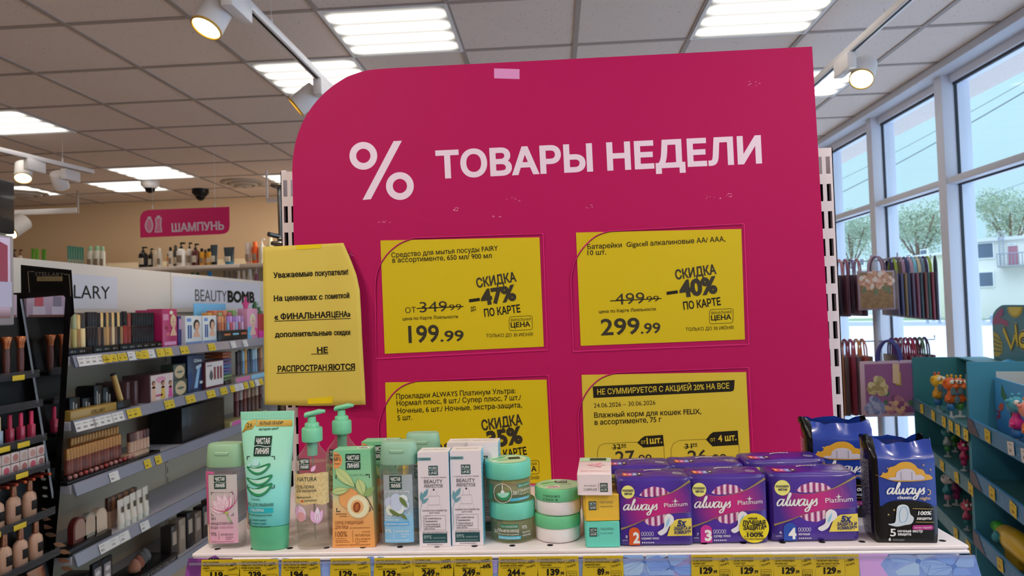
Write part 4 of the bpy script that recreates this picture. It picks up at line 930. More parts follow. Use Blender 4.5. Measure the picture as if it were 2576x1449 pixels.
# ---------- cartons
def carton(name, label, px, py, W, H, D, mats, rz=0., group=None, taper=1., lean=0.):
    c, k = place(px, py); t = thing(name, label, 'carton', (c.x, c.y, SZ + .0004), rz, group)
    w, h, d = W * k / 2, H * k, D * k; w2 = w * taper; r = .0006
    mb = MB(); V = [(-w, 0, 0), (w, 0, 0), (w, d, 0), (-w, d, 0), (-w2, lean * k, h), (w2, lean * k, h), (w2, d, h), (-w2, d, h)]
    mb.add(V, [(0, 1, 5, 4)], mats[0]); mb.add(V, [(1, 2, 6, 5), (3, 0, 4, 7)], mats[1]); mb.add(V, [(4, 5, 6, 7)], mats[2]); mb.add(V, [(2, 3, 7, 6), (0, 3, 2, 1)], mats[0]); mb.build('carton_body', t)
    S = lambda u, v, hh: (u * k, lean * k * v / H - hh, v * k)
    ST = lambda u, v, hh: (u * k, v * k, h + hh)
    SR_ = lambda u, v, hh: (w + (w2 - w) * v / H + hh, u * k, v * k)
    return t, k, S, ST, SR_
k0 = place(890, 1377)[1]
t, k, S, ST, SR_ = carton('scrub_carton', 'green and apricot face scrub box with sliced apricot picture, front one', 890, 1377, 108, 243, 56, (GRAD([(0, 'c98a4c'), (75 * k0, 'd1935c'), (118 * k0, 'b9ac84'), (150 * k0, '82b08a'), (243 * k0, '6cab84')], rough=.35), GRAD([(0, 'b8783c'), (118 * k0, '8a9a70'), (243 * k0, '4f8a6a')]), M('79b491', .4)), .02, 'scrub cartons', .88)
mb = MB(S); brandmark(mb, 3, 194, 38, 40, hl=1); mb.build('brand_mark', t)
mb = MB(S); mb.poly(ell_pts(-46, 218, 22, 22, 14, -90, 70) + [(-46, 240)], M('cf8750', .4), 1); small(mb, [('СКРАБ', -45, -30, 228, 6, INK), ('№1', -45, -29, 216, 10, INK), ('в России*', -45, -30, 208, 4, INK)], 2); mb.build('corner_badge', t)
mb = MB(S); mb.text('NATURE PLUS', (-22, 178), (40, 178), 5, M('4f7a62', .4), 1); corners(mb, -41, 90, 44, 181, INK, 9, 2.4, 1); mb.build('corner_marks', t)
mb = MB(S); ap = M('cf9058', .4); ap2 = M('e0b48c', .4); lf, lf2 = M('7f9a62', .4), M('a9b67e', .4); st = M('26383c', .5, k=1.2)
mb.ell(-8, 122, 26, 26, ap, 2); mb.line(ell_pts(-8, 122, 26, 26, 24), .8, M('a3683c', .4), 3, closed=True)
mb.ell(14, 102, 29, 30, ap2, 4); mb.ell(14, 102, 26, 27, M('e3c6a6', .4), 5); mb.ell(12, 102, 16, 17, M('d09a68', .4), 6); mb.poly(ell_pts(11, 101, 9.5, 13, 18, rot=-10), M('7a3d1e', .5), 7); mb.poly(ell_pts(11, 101, 5, 9, 14, rot=-10), M('a05a30', .5), 8); mb.build('printed_fruit', t)
mb = MB(S); mb.line(smoothpath([(-30, 176), (0, 160), (24, 136), (40, 118), (52, 92)], 5), 2, st, 6)
for P, m_ in ((leaf_pts(-42, 200, 8, 150, 13), lf2), (leaf_pts(-52, 140, -6, 146, 9), lf2), (leaf_pts(16, 172, 30, 128, 12), lf2), (leaf_pts(30, 128, 56, 150, 8), lf)): mb.poly(P, m_, 7); mb.line(P, .8, lf, 8, closed=True); mb.line([P[0], P[6]], .8, lf, 9)
mb.build('printed_leaves', t)
mb = MB(S); br_ = M('8a4f24', .5, k=1.2)
small(mb, [('абрикосовые', -44, -16, 82, 4.6, br_), ('косточки', -34, -16, 76, 4.6, br_), ('СКРАБ ОЧИЩАЮЩИЙ', -46, 26, 58, 8, br_), ('ДЛЯ ЛИЦА', -46, -12, 47, 8, br_), ('для комбинированной кожи', -9, 42, 47, 3.4, br_), ('100%', -46, -16, 27, 14, br_), ('натуральные', -46, -16, 17, 3, br_), ('абрикосовые косточки', -46, -10, 12.5, 3, br_), ('эссенция', 22, 42, 37, 3.4, br_), ('NATURE PLUS', 4, 42, 27, 6, br_), ('экстрактов', 18, 42, 19, 4, br_), ('и масел', 18, 35, 13, 4, br_), ('одобрено дерматологами', -46, 42, 5, 3.6, br_)], 1)
mb.line([(-2, 12), (-2, 42)], .8, br_, 1); mb.line([(-46, 23), (-20, 23)], .8, br_, 1); mb.line(ell_pts(10, 16, 6, 6.5, 16), 1, br_, 1, closed=True); mb.text('5', (8, 13), (12, 13), 6, br_, 1); mb.build('small_print', t)
mb = MB(ST); mb.rect(8, 18, 40, 40, M('ddd8d4', .5), 1); mb.text('1234', (12, 24), (34, 24), 8, BLK, 2, .05); mb.build('code_sticker', t)
dup(t, (t.location.x + .022, t.location.y + .06, t.location.z), -.03, 'second face scrub box, its top showing behind the front one')
sw_ = M('c5bcc4', .4); sd = NOISY('5fa6bd', '74b4c6', 260, .45); tl = M('1f4a50', .4, k=1.2); gy = M('4a4448', .5, k=1.2)
def serum(label, px, py, rz, x=0):
    t, k, S, ST, SR_ = carton('serum_carton', label, px, py, 79, 236, 62, (sw_, sd, M('d3c9cc', .4)), rz, 'serum cartons')
    mb = MB(S); mb.rect(-39.4, 215, -5, 223, M('6f949a', .4), 1); mb.text('НОВИНКА', (-36, 217), (-7, 217), 4.4, tl, 2, .02); mb.build('corner_flag', t)
    mb = MB(S); brandmark(mb, 0, 178, 24, 24, tl, WH, 'PURE', 'LINE', 1, thin=True); mb.build('brand_mark', t)
    mb = MB(S); t2 = M('5c5257', .5, k=1.2)
    small(mb, [('ОТ БРЕНДА ЧИСТАЯ ЛИНИЯ', -32, 32, 171, 2.8, t2), ('BEAUTY', -24, 23, 158, 9.5, gy), ('PERFECTOR', -24, 24, 147, 6.6, gy), ('сыворотка-корректор', -31, 32, 88, 5, t2), ('для лица', -13, 13, 82.5, 4, t2), ('содержит', -26, -10, 76, 3, t2), ('2% комплекса', -26, 17, 68, 4.8, gy), ('Гамамелис', -26, 8, 61, 4.8, gy), ('Гликолевая и', -26, 14, 53.5, 4.8, gy), ('салициловая', -26, 14, 48, 4.8, gy), ('кислоты', -26, 0, 42.5, 4.8, gy), ('ПРОТИВ НЕСОВЕРШЕНСТВ', -31, 32, 34, 3.4, gy), ('для проблемной кожи', -20, 19, 4, 2.8, t2)], 1)
    mb.line([(-24, 155), (24, 155)], .9, gy, 1); mb.line([(-10, 77.5), (28, 77.5), (28, 41), (-28, 41), (-28, 77.5)], .7, t2, 1); mb.ell(0, 142, 2.6, 2.6, gy, 1); mb.build('lettering', t)
    mb = MB(S); mb.line([(-7, 140), (-9, 126), (-14, 126), (-14, 104), (-18, 104), (-18, 92)], .6, M('a59aa4', .4), 1); mb.line([(7, 140), (9, 126), (14, 126), (14, 104), (18, 104), (18, 92)], .6, M('a59aa4', .4), 1); mb.line([(-14, 126), (14, 126)], .9, M('8f858e', .4), 1); mb.line([(-14, 104), (14, 104)], .9, M('8f858e', .4), 1); mb.build('printed_dropper', t)
    mb = MB(S)
    for P in (leaf_pts(-30, 112, -32, 138, 5), leaf_pts(-28, 122, -14, 145, 5), leaf_pts(-30, 108, -14, 122, 4)): mb.poly(P, M('5a8794', .4), 2)
    mb.line(smoothpath([(-30, 128), (-31, 108), (-36, 90), (-34, 60), (-38, 40)], 4), .9, M('5a8794', .4), 2); mb.build('printed_sprig', t)
    mb = MB(S); mb.rect(-31, 9, 31, 33, tl, 1); w3 = M('9fb4b6', .5, k=1.2); mb.text('89%', (-28, 20), (-8, 20), 9, w3, 2); mb.text('МЕНЬШЕ ВОСПАЛЕНИЙ', (-4, 20), (26, 20), 3.4, w3, 2); mb.text('КЛИНИЧЕСКИ ДОКАЗАНО', (-28, 12), (26, 12), 3.2, w3, 2); mb.build('claim_band', t)
    mb = MB(SR_)
    for i in range(18): mb.line([(6, 222 - i * 11), (54, 222 - i * 11)], 2.2, M('3f7f95', .5), 1)
    mb.build('side_print', t)
    mb = MB(ST); mb.text('BEAUTY PERFECTOR', (-28, 30), (28, 30), 6, tl, 1); mb.build('top_print', t)
    return t
a = serum('white serum box, front left one of the pair beside the lotion bottle', 1095, 1375, .0); b = serum('white serum box, front right one of the pair beside the aqua jars', 1177, 1372, .0)
dup(a, (a.location.x + .03, a.location.y + .065, a.location.z), .0, 'white serum box at the back, behind the left front one'); dup(b, (b.location.x + .019, b.location.y + .045, b.location.z), -.02, 'white serum box at the back showing its blue side beside the aqua jars', scale=(1.02, 1, 1.02))
# ---------- jars
def jar(name, label, x, y, z, k, R, hb, hl_, bodym, lidm, rz, group, deco):
    t = thing(name, label, 'jar', (x, y, z), rz, group); r = R * k
    mb = MB(); mb.lathe([(r * .86, 0), (r * .94, 2 * k), (r * .97, 6 * k), (r * .97, (hb - 4) * k), (r * .93, hb * k)], bodym, 40, c=(0, r, 0)); mb.build('jar_body', t)
    mb = MB(); mb.lathe([(r * .98, (hb + .6) * k), (r, (hb + 2) * k), (r, (hb + hl_ - 3) * k), (r * .97, (hb + hl_) * k)], lidm, 40, c=(0, r, 0)); ld = mb.build('lid', t)
    SC = lambda u, v, h: (math.sin(u / R) * (r * .97 + h), r - math.cos(u / R) * (r * .97 + h), v * k)
    SLd = lambda u, v, h: (math.sin(u / R) * (r + h), r - math.cos(u / R) * (r + h), v * k)
    STp = lambda u, v, h: (u * k, r + v * k, (hb + hl_) * k + h)
    deco(t, ld, SC, SLd, STp)
    return t
c, k = place(1288, 1369); gb = CLEAR('c0cab4', .16, .05, tint='f0f2e4'); aq = M('5fb09b', .42)
def deco_gel(front):
    def f(t, ld, SC, SLd, STp):
        mb = MB(); mb.lathe([(.0275, .004), (.029, .006), (.029, .027), (.028, .028)], CLEAR('a8b08a', .25, .1, tint='e8ecd0'), 28, c=(0, 60 * k, 0)); mb.build('gel', t)
        mb = MB(SC); mb.maxlen = 6; dgn = M('2f6f56', .3, coat=.4); blu = M('3a9cb4', .3); w = M('d3e6df', .5)
        if front:
            mb.poly(rrect_pts(-58, 8, -44, 46, 3), dgn, 1); mb.rect(26, 38, 70, 48, dgn, 1); mb.text('100 мл  БОЛЬШОЙ', (29, 40.5), (66, 40.5), 4.4, w, 3); mb.text('3в1', (12, 22), (27, 22), 11, w, 3); mb.text('ГЕЛЬ-МУЛЬТИ', (30, 27), (66, 27), 6.5, w, 3); mb.text('гель, маска, база', (30, 20.5), (64, 20.5), 3.6, w, 3)
            mb.poly([(2, 6), (8, 13), (70, 13), (70, 6)], blu, 1); mb.text('БАЛАНС УВЛАЖНЕНИЯ', (30, 8), (66, 8), 3.6, w, 3); mb.build('printed_label', t); mb = MB(SC); mb.maxlen = 6
            mb.line(ell_pts(-15, 26, 25, 24, 28), 1.2, w, 1, closed=True); mb.poly(smoothpath([(-32, 24), (-20, 10), (0, 12), (6, 32), (-8, 24), (-22, 26)], 4, True), M('2b7f58', .3), 2); mb.poly(smoothpath([(-28, 26), (-18, 16), (-4, 18), (2, 28)], 4, True), M('8cc0ae', .3), 3); mb.ell(-14, 30, 5, 4, M('bfe0dc', .2), 4)
            mb.line([(-14, 34), (-14, 48)], 2, w, 4); mb.build('printed_aloe', t)
        else:
            mb.rect(-30, 38, 18, 49, dgn, 1); mb.text('100 мл | БОЛЬШОЙ ОБЪЕМ', (-27, 41), (15, 41), 4.6, w, 3); mb.text('3в1', (-52, 24), (-40, 24), 11, w, 3); mb.text('ГЕЛЬ-МУЛЬТИУХОД', (-38, 29), (19, 29), 7, w, 3, .01); mb.text('гель, маска, база под макияж', (-38, 22), (19, 22), 3.8, w, 3)
            mb.rect(-38, 11, 24, 19, blu, 1); mb.text('БАЛАНС УВЛАЖНЕНИЯ КОЖИ', (-35, 13), (20, 13), 3.8, w, 3); mb.text('97%', (28, 35), (42, 35), 9, w, 3); mb.text('ГИАЛУРОН', (28, 24), (52, 24), 4.6, w, 3); mb.text('+ НИАЦИНАМИД', (26, 17), (54, 17), 4.2, w, 3); mb.build('printed_label', t)
        mb = MB(STp); mb.ell(0, 0, 50, 50, M('a8c9a4', .35, coat=.3), 1, n=32); mb.poly(leaf_pts(-40, -10, -4, 36, 9), M('5fa06e', .4), 2); mb.poly(leaf_pts(-30, -26, 8, 8, 8), M('7ab486', .4), 2); mb.poly([(4, -8), (34, -2), (30, 22), (0, 16)], DG, 3); mb.build('lid_print', ld)
    return f
j1 = jar('gel_jar', 'aqua-lidded clear green gel jar, lower one of the stack beside the serum boxes', c.x, c.y, SZ + .0004, k, 60, 58, 42, gb, aq, .0, 'stacked gel jars', deco_gel(0))
c2 = Vector((c.x - .0032, c.y - .001, SZ + .0008 + 100 * k))
jar('gel_jar', 'aqua-lidded clear green gel jar with aloe circle, upper one of the stack', c2.x, c2.y, c2.z, k, 60, 58, 42, gb, aq, .05, 'stacked gel jars', deco_gel(1))
c, k = place(1410, 1369); wb = M('ccc3c6', .25, coat=.4); lm = M('5fae80', .42)
def deco_cream(top):
    def f(t, ld, SC, SLd, STp):
        mb = MB(STp); mb.ell(0, 0, 55, 55, M('9cc7a0', .35, coat=.3), 1, n=32); mb.poly(leaf_pts(-48, 4, -2, 30, 8), M('5f9f62', .4), 2); mb.poly(leaf_pts(-42, -20, 4, 10, 8), M('79b27c', .4), 2); mb.rect(-8, 16, 24, 36, DG, 3); mb.text('ЧИСТАЯ', (-6, 27), (22, 27), 6, WH, 4, .02); mb.text('ЛИНИЯ', (-6, 19), (22, 19), 6, WH, 4, .02); mb.text('ОБНИМАЮ', (-2, -2), (34, -2), 6, DG, 3); mb.rect(-30, -40, 4, -20, M('d8b4b8', .5), 3); mb.text('КРЕМ', (-26, -34), (0, -34), 8, M('8a4050', .5), 4, .03); mb.build('lid_print', ld)
        if top:
            mb = MB(SLd); mb.maxlen = 6
            mb.text('P 18.02.26 08:23', (-40, 49), (4, 49), 5.5, INK, 1); mb.text('E 18.02.29  78', (-40, 40), (-2, 40), 5.5, INK, 1); mb.build('stamped_code', ld)
    return f
jar('cream_jar', 'white cream jar with green lid, lower one of the low stack', c.x, c.y, SZ + .0004, k, 60, 36, 31, wb, lm, .1, 'stacked cream jars', deco_cream(0))
jar('cream_jar', 'white cream jar with green lid and stamped date, upper one of the low stack', c.x - .001, c.y - .0005, SZ + .0008 + 67 * k, k, 60.5, 36, 31, wb, lm, .0, 'stacked cream jars', deco_cream(1))
# ---------- small cream cartons, lying with their ends to the front
def cream_box(label, x, y, z, k, W, H, D, mats, rz, txt, up, flower=False):
    t = thing('cream_carton', label, 'carton', (x, y, z), rz, 'small cream cartons'); w, h, d = W * k / 2, H * k, D * k
    mb = MB(); mb.rbox((-w, 0, 0), (w, d, h), .0009, mats); mb.build('carton_body', t)
    mb = MB(); mb.box((-w * .93, -.0009, .0006), (w * .93, -.0001, h - .001), mats); mb.box((-w * .85, -.0016, .0006), (w * .85, -.0009, .0022), mats); mb.build('tuck_flap', t)
    S = (lambda u, v, hh: (u * k, -.0009 - hh, v * k)) if up else (lambda u, v, hh: (-u * k, -.0009 - hh, h - v * k))
    mb = MB(S); brandmark(mb, -W * .27, H * .42, 19, 22, hl=1, thin=True)
    ik = M('46564e', .5, k=1.2); mb.text(txt[0], (-W * .06, H * .66), (W * .32, H * .66), 6, ik, 1); mb.text(txt[1], (-W * .06, H * .52), (W * .3, H * .52), 4, ik, 1); mb.line([(-W * .11, H * .42), (-W * .11, H * .78)], .7, ik, 1); mb.build('end_print', t)
    if flower:
        mb = MB(lambda u, v, hh: (u * k, v * k, h + hh)); mb.rect(-W * .46, D * .74, W * .46, D * .97, M('9cc3a0', .4), 1); mb.rect(-14, D * .78, 30, D * .94, DG, 2)
        for q in range(6): a = q * PI / 3; mb.poly(leaf_pts(4, D * .5, 4 + 26 * math.cos(a), D * .5 + 34 * math.sin(a), 7), M('cf96a4' if q % 2 else 'dcb2ba', .4), 2 + q % 2)
        mb.text('ВИТАМИН С', (-34, D * .12), (38, D * .12), 9, M('b07a80', .5), 1); mb.build('top_print', t)
    return t
c, k = place(1517, 1376)
cream_box('small aqua cream box lying at the bottom of the little box pile', c.x, c.y, SZ + .0004, k, 86, 64, 190, M('5db8a8', .4), .0, ('ГИАЛУРОН', 'и сок алоэ'), True)
cream_box('small yellow cream box in the middle of the little box pile', c.x + .0005, c.y + .001, SZ + .0008 + 64 * k, k, 88, 66, 190, M('c9a034', .4), .03, ('ПАНТЕНОЛ', 'и масло ростков'), True)
cream_box('small pale pink cream box lying upside down on top of the little box pile', c.x - .0085, c.y - .006, SZ + .0014 + 130 * k, k, 86, 54, 195, M('d2bcc0', .4), -.07, ('ВИТАМИН С', 'и экстракт розы'), False, True)
c2, k2 = place(1484, 1268); cream_box('small green cream box peeking out at the back, left of the little box pile', c2.x + .002, c2.y, SZ + .0004, k2, 60, 40, 60, M('8fb88f', .4), .0, ('КРЕМ', 'дневной'), True)
# ---------- pad packs
GLY = {'a': [[(.88, .8), (.6, 1.0), (.28, .9), (.04, .45), (.16, .03), (.46, .1), (.76, .55), (.92, 1.0), (.8, .45), (.88, .04), (1.1, .12), (1.3, .4)]],
       'l': [[(-.1, .35), (.3, 1.0), (.5, 1.6), (.42, 1.95), (.26, 1.6), (.16, .8), (.22, .08), (.45, .06), (.7, .4)]],
       'w': [[(.02, .95), (.02, .35), (.22, .02), (.46, .28), (.62, .95), (.62, .3), (.84, .02), (1.08, .3), (1.2, .85), (1.12, 1.05)]],
       'y': [[(.0, .95), (.02, .35), (.24, .04), (.5, .3), (.72, .95), (.62, .1), (.4, -.7), (.08, -.9), (-.08, -.6), (.3, -.2), (.9, .3)]],
       's': [[(-.1, .2), (.3, .8), (.42, 1.02), (.44, .7), (.56, .35), (.42, .03), (.08, .06)]]}
def script_word(mb, u, v, x, m, h=4, w=.2):
    """flowing brush lettering of the word always, x-height x"""
    o = 0
    for ch, adv in zip('always', (1.25, .62, 1.3, 1.25, .9, .6)):
        for st in GLY[ch]:
            P = smoothpath([(u + (px_ + o + .22 * py_) * x, v + py_ * x) for px_, py_ in st], 6)
            mb.line(P, lambda t_, dx, dy: x * w * (.55 + .75 * abs(dy)) * (1 if .04 < t_ < .96 else .6), m, h)
        o += adv
class Pack:
    def __init__(s, W, H, D, k, r=10, bulge=4, sag=0.): s.W, s.H, s.D, s.k, s.r, s.b, s.sag = W, H, D, k, r, bulge, sag
    def fy(s, u, v): a = max(0, 1 - (2 * u / s.W) ** 2); b = max(0, 1 - (2 * v / s.H - 1) ** 2); return -s.b * a ** .6 * b ** .6
    def S(s, u, v, h): return (u * s.k, s.fy(u, v) * s.k - h, v * s.k)
    def ST(s, u, v, h): return (u * s.k, v * s.k, s.top(u, v) * s.k + h)
    def top(s, u, v): return s.H + s.sag * (v / s.D) + 2.5 * math.sin(u * .045 + 1) * math.sin(PI * min(1, max(0, v / s.D)))
    def mesh(s, m, side, rnd, wr=2.0):
        W, H, D, r, k = s.W, s.H, s.D, s.r, s.k; xs = [-.5, -.488, -.46, -.42, -.35, -.25, -.12, 0, .12, .25, .35, .42, .46, .488, .5]; R = []
        for q in xs:
            u = q * W; e = 1 - max(0, (abs(q) - .42) / .08) ** 2 * .16; ring = []
            pts = [(s.fy(u, v), v) for v in [r + (H - 2 * r) * i / 8 for i in range(9)]]
            pts += [(r * (1 - math.cos(a)), H - r + r * math.sin(a)) for a in (.5, 1.05)]
            pts += [(y, s.top(u, y)) for y in [r + (D - 2 * r) * i / 5 for i in range(6)]]
            pts += [(D - r + r * math.sin(a), H - r + r * math.cos(a)) for a in (.5, 1.05)]
            pts += [(D, v) for v in (H - r, H * .5, r)] + [(D - r * .3, r * .3), (D - r, 0), (r, 0), (r * .3, r * .3)]
            for i, (y, z) in enumerate(pts):
                n = noise.noise(Vector((u * .03, y * .05 + 7 * rnd, z * .04))) * wr * (1 if i > 8 and z > 5 else .0)
                ring.append((u * k * (1 if abs(q) < .5 else .995), (D / 2 + (y - D / 2) * e + (n if i > 10 else 0)) * k, max(0, (z if z < H * .5 else H * .5 + (z - H * .5) * (1 - (1 - e) * .35)) + n) * k))
            R.append(ring)
        mb = MB(); mb.loft(R, m, caps=(0, 0)); mb.add(R[0], [tuple(range(len(R[0])))[::-1]], side); mb.add(R[-1], [tuple(range(len(R[-1])))], side)
        return mb
def stripes():
    m, t, b, N, L = nodes('pink_wrapper_stripes')
    tc = N('ShaderNodeTexCoord'); w = N('ShaderNodeTexWave'); w.bands_direction = 'X'; w.inputs['Scale'].default_value = 42; w.inputs['Distortion'].default_value = 3; w.inputs['Detail'].default_value = 1; w.inputs['Detail Scale'].default_value = 60
    r = ramp(t, [(.1, rgb('5a1a52', LIFT)), (.35, rgb('b02a78', LIFT)), (.62, rgb('c76aa4', LIFT)), (.85, rgb('dcc0d4', LIFT))]); L(tc.outputs['Object'], w.inputs['Vector']); L(w.outputs['Fac'], r.inputs[0]); L(r.outputs[0], b.inputs['Base Color']); b.inputs['Roughness'].default_value = .35; b.inputs['Coat Weight'].default_value = .5
    return m
STR = stripes(); PU = M('42228a', .32, coat=.35); GO = M('8f7a4e', .35, metal=.3)
def platinum(label, px, py, W, H, D, num, ncol, sub, cnt, yellow, rz=0.):
    c, k = place(px, py); t = thing('pad_pack', label, 'pad pack', (c.x, c.y + .002, SZ + .0004), rz, 'purple pad packs')
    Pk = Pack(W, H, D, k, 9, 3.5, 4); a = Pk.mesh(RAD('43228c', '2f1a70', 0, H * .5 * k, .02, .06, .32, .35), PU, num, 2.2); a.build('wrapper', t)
    f = W / 192; g = H / 172
    def U(x): return (x - 96) * f
    def V_(y): return y * g
    mb = MB(Pk.S); mb.maxlen = 22
    P = [(U(56), V_(128)), (U(68), V_(142)), (U(92), V_(150)), (U(118), V_(146)), (U(136), V_(132)), (U(120), V_(128)), (U(90), V_(124)), (U(70), V_(124))]; mb.poly(P, STR, 1)
    mb.build('upper_window', t); mb = MB(Pk.S); mb.maxlen = 22
    P = [(U(58), V_(68)), (U(80), V_(76)), (U(104), V_(80)), (U(134), V_(80)), (U(120), V_(60)), (U(98), V_(50)), (U(76), V_(54))]; mb.poly(P, STR, 1); mb.build('lower_window', t)
    band = smoothpath([(U(6), V_(140)), (U(40), V_(126)), (U(84), V_(121)), (U(130), V_(131)), (U(188), V_(160))], 5) + smoothpath([(U(188), V_(84)), (U(130), V_(82)), (U(80), V_(72)), (U(40), V_(54)), (U(6), V_(42))], 5)
    mb = MB(Pk.S); mb.maxlen = 22; mb.poly(band, RAD('a81a6c', '351c78', 0.002, V_(100) * k, .012, .048, .32, .35), 2)
    mb.build('colour_band', t); mb = MB(Pk.S); mb.maxlen = 22
    mb.line(smoothpath([(U(20), V_(134)), (U(50), V_(123)), (U(84), V_(121)), (U(130), V_(131)), (U(160), V_(145)), (U(188), V_(162))], 5), lambda t_, x, y: .6 + 9 * max(0, t_ - .45), GO, 3); mb.build('gold_line', t); mb = MB(Pk.S); mb.maxlen = 22
    mb.line(smoothpath([(U(6), V_(44)), (U(40), V_(56)), (U(80), V_(72)), (U(130), V_(82)), (U(186), V_(84))], 5), lambda t_, x, y: .5 + 9 * max(0, .5 - t_), GO, 3); mb.build('gold_line', t)
    mb = MB(Pk.S); mb.maxlen = 12; lw = M('dccfe0', .4)
    script_word(mb, U(13), V_(92), 14.6 * f, lw, 5); mb.build('script_lettering', t)
    mb = MB(Pk.S); mb.maxlen = 12; mb.text('Platinum', (U(119), V_(98)), (U(179), V_(101)), 11 * f, lw, 5); mb.build('lettering', t)
    mb = MB(Pk.S)
    sx, sy = U(148), V_(113)
    for a_ in range(8): l = 9 if a_ % 2 == 0 else 4; an = a_ * PI / 4; mb.poly([(sx + l * math.cos(an), sy + l * math.sin(an)), (sx + 1.2 * math.cos(an + 1.2), sy + 1.2 * math.sin(an + 1.2)), (sx + 1.2 * math.cos(an - 1.2), sy + 1.2 * math.sin(an - 1.2))], lw, 5)
    mb.build('sparkle', t); mb = MB(Pk.S)
    mb.ell(U(27), V_(137), 17 * f, 17 * f, M('d0c46a', .4), 4); mb.text('РОСКОШНО', (U(13), V_(138)), (U(41), V_(138)), 5.2, M('2a2458', .5, k=1.1), 5, .04); mb.text('МЯГКАЯ', (U(18), V_(130)), (U(37), V_(130)), 5.2, M('2a2458', .5, k=1.1), 5, .04); mb.build('round_badge', t)
    mb = MB(Pk.S); P = [(U(26), V_(4))] + [(U(54), V_(4))] + [(U(40) + U(110) * 0 + 14 * f * math.cos(q), V_(36) + 13 * g * math.sin(q)) for q in [i * PI / 10 for i in range(11)]]; mb.poly(P, M(ncol, .4), 4); mb.text(num_(num), (U(36), V_(10)), (U(53), V_(10)), 26 * g, WH, 5, .05); mb.build('size_badge', t)
    mb = MB(Pk.S); mb.text(cnt, (U(17), V_(22)), (U(22), V_(22)), 7, lw, 4); mb.text('ULTRA', (U(9), V_(15)), (U(22), V_(15)), 2.6, lw, 4); mb.text(sub, (U(58), V_(18)), (U(58) + 4.1 * len(sub) * f, V_(18)), 6.4, lw, 4, .01)
    for i in range(5): mb.line(ell_pts(U(60) + i * 6.4, V_(32), 2.4, 5, 12), .8, lw, 4, closed=True)
    for i in range(7): mb.ell(U(60) + i * 4.6, V_(10), 1.4, 2, lw, 4, n=8)
    mb.build('small_print', t)
    mb = MB(Pk.S); pad = M('c9c4d2', .4)
    mb.poly(smoothpath([(U(108), V_(28)), (U(100), V_(36)), (U(116), V_(48)), (U(118), V_(72)), (U(128), V_(82)), (U(140), V_(76)), (U(142), V_(62)), (U(130), V_(50)), (U(122), V_(36))], 5, True), pad, 6); mb.poly(leaf_pts(U(122), V_(48), U(132), V_(74), 3), M('7fb0d8', .4), 7); mb.build('printed_pad', t)
    mb = MB(Pk.S)
    if yellow == 1:
        P = [(U(124), V_(26)), (U(136), V_(60)), (U(150), V_(68)), (U(188), V_(70)), (U(188), V_(26))]; mb.poly(P, M('c9b44a', .4), 5); bl = M('1f2a6a', .5, k=1.1)
        mb.text('5х', (U(150), V_(51)), (U(173), V_(51)), 14, bl, 6, .06, shear=.2); mb.text('ЗАЩИТА И', (U(141), V_(41)), (U(184), V_(41)), 8, bl, 6, .04, shear=.2); mb.text('КОМФОРТ*', (U(142), V_(31)), (U(184), V_(31)), 8, bl, 6, .04, shear=.2)
    else:
        mb.ell(U(156), V_(40), 37, 37, M('d0b820', .35), 8, n=36); bl = M('2a2214', .5, k=1)
        mb.text('наша', (U(142), V_(62)), (U(164), V_(62)), 6, bl, 9, .03); mb.text('ЛУЧШАЯ', (U(128), V_(48)), (U(184), V_(48)), 11, bl, 9, .04); mb.text('ЗАЩИТА*', (U(129), V_(36)), (U(186), V_(36)), 11, bl, 9, .04); mb.line([(U(134), V_(31)), (U(178), V_(31))], .8, bl, 9)
        mb.text('до', (U(130), V_(18)), (U(136), V_(18)), 4, bl, 9); mb.text('100%', (U(138), V_(18)), (U(178), V_(18)), 11, bl, 9, .04); mb.text('БЕЗ ПРОТЕКАНИЙ', (U(130), V_(10)), (U(182), V_(10)), 4.6, bl, 9, .02)
    mb.build('claim_badge', t)
    mb = MB(Pk.ST); mb.text('always', (-20 * f, D * .62), (26 * f, D * .62), 12, lw, 2, .02, shear=.3); mb.build('top_lettering', t)
    mb = MB(Pk.ST)
    for i, cc in enumerate(('c0562a', 'b04a86', '6a7ab8', '38304a')): mb.rect((-78 + 12.5 * i) * f, D * .2, (-66 + 12.5 * i) * f, D * .52, M(cc, .4), 2); mb.ell((-72 + 12.5 * i) * f, D * .36, 3, 5, lw, 3, n=10)
    mb.build('size_chips', t); mb = MB(Pk.ST)
    mb.line(ell_pts(66 * f, D * .4, 11, 10, 18), 1.4, lw, 2, closed=True); mb.line(ell_pts(66 * f, D * .4, 6, 5, 14), 1.2, lw, 2, closed=True); mb.build('round_logo', t)
    return t
def num_(n): return str(n)
a = platinum('purple pad pack with orange number 2, front one next to the cream boxes', 1652, 1375, 186, 172, 92, 2, 'bd4a1e', 'нормал плюс', '8', 1)
dup(a, (a.location.x - .014, a.location.y + .056, a.location.z), .02, 'purple pad pack at the back, behind the one with number 2', scale=(1, 1, 1.03))
a = platinum('purple pad pack with pink number 3 and round yellow seal, front one', 1836, 1369, 196, 172, 92, 3, 'b02a80', 'супер плюс', '7', 2)
dup(a, (a.location.x - .014, a.location.y + .056, a.location.z), -.02, 'purple pad pack at the back, behind the one with number 3', scale=(1, 1, 1.03))
a = platinum('purple pad pack with blue number 4, front one next to the black night pack', 2054, 1364, 218, 172, 96, 4, '22449a', 'ночные', '6', 1)
dup(a, (a.location.x - .016, a.location.y + .058, a.location.z), .05, 'purple pad pack at the back, behind the one with number 4', scale=(1, 1, 1.06))
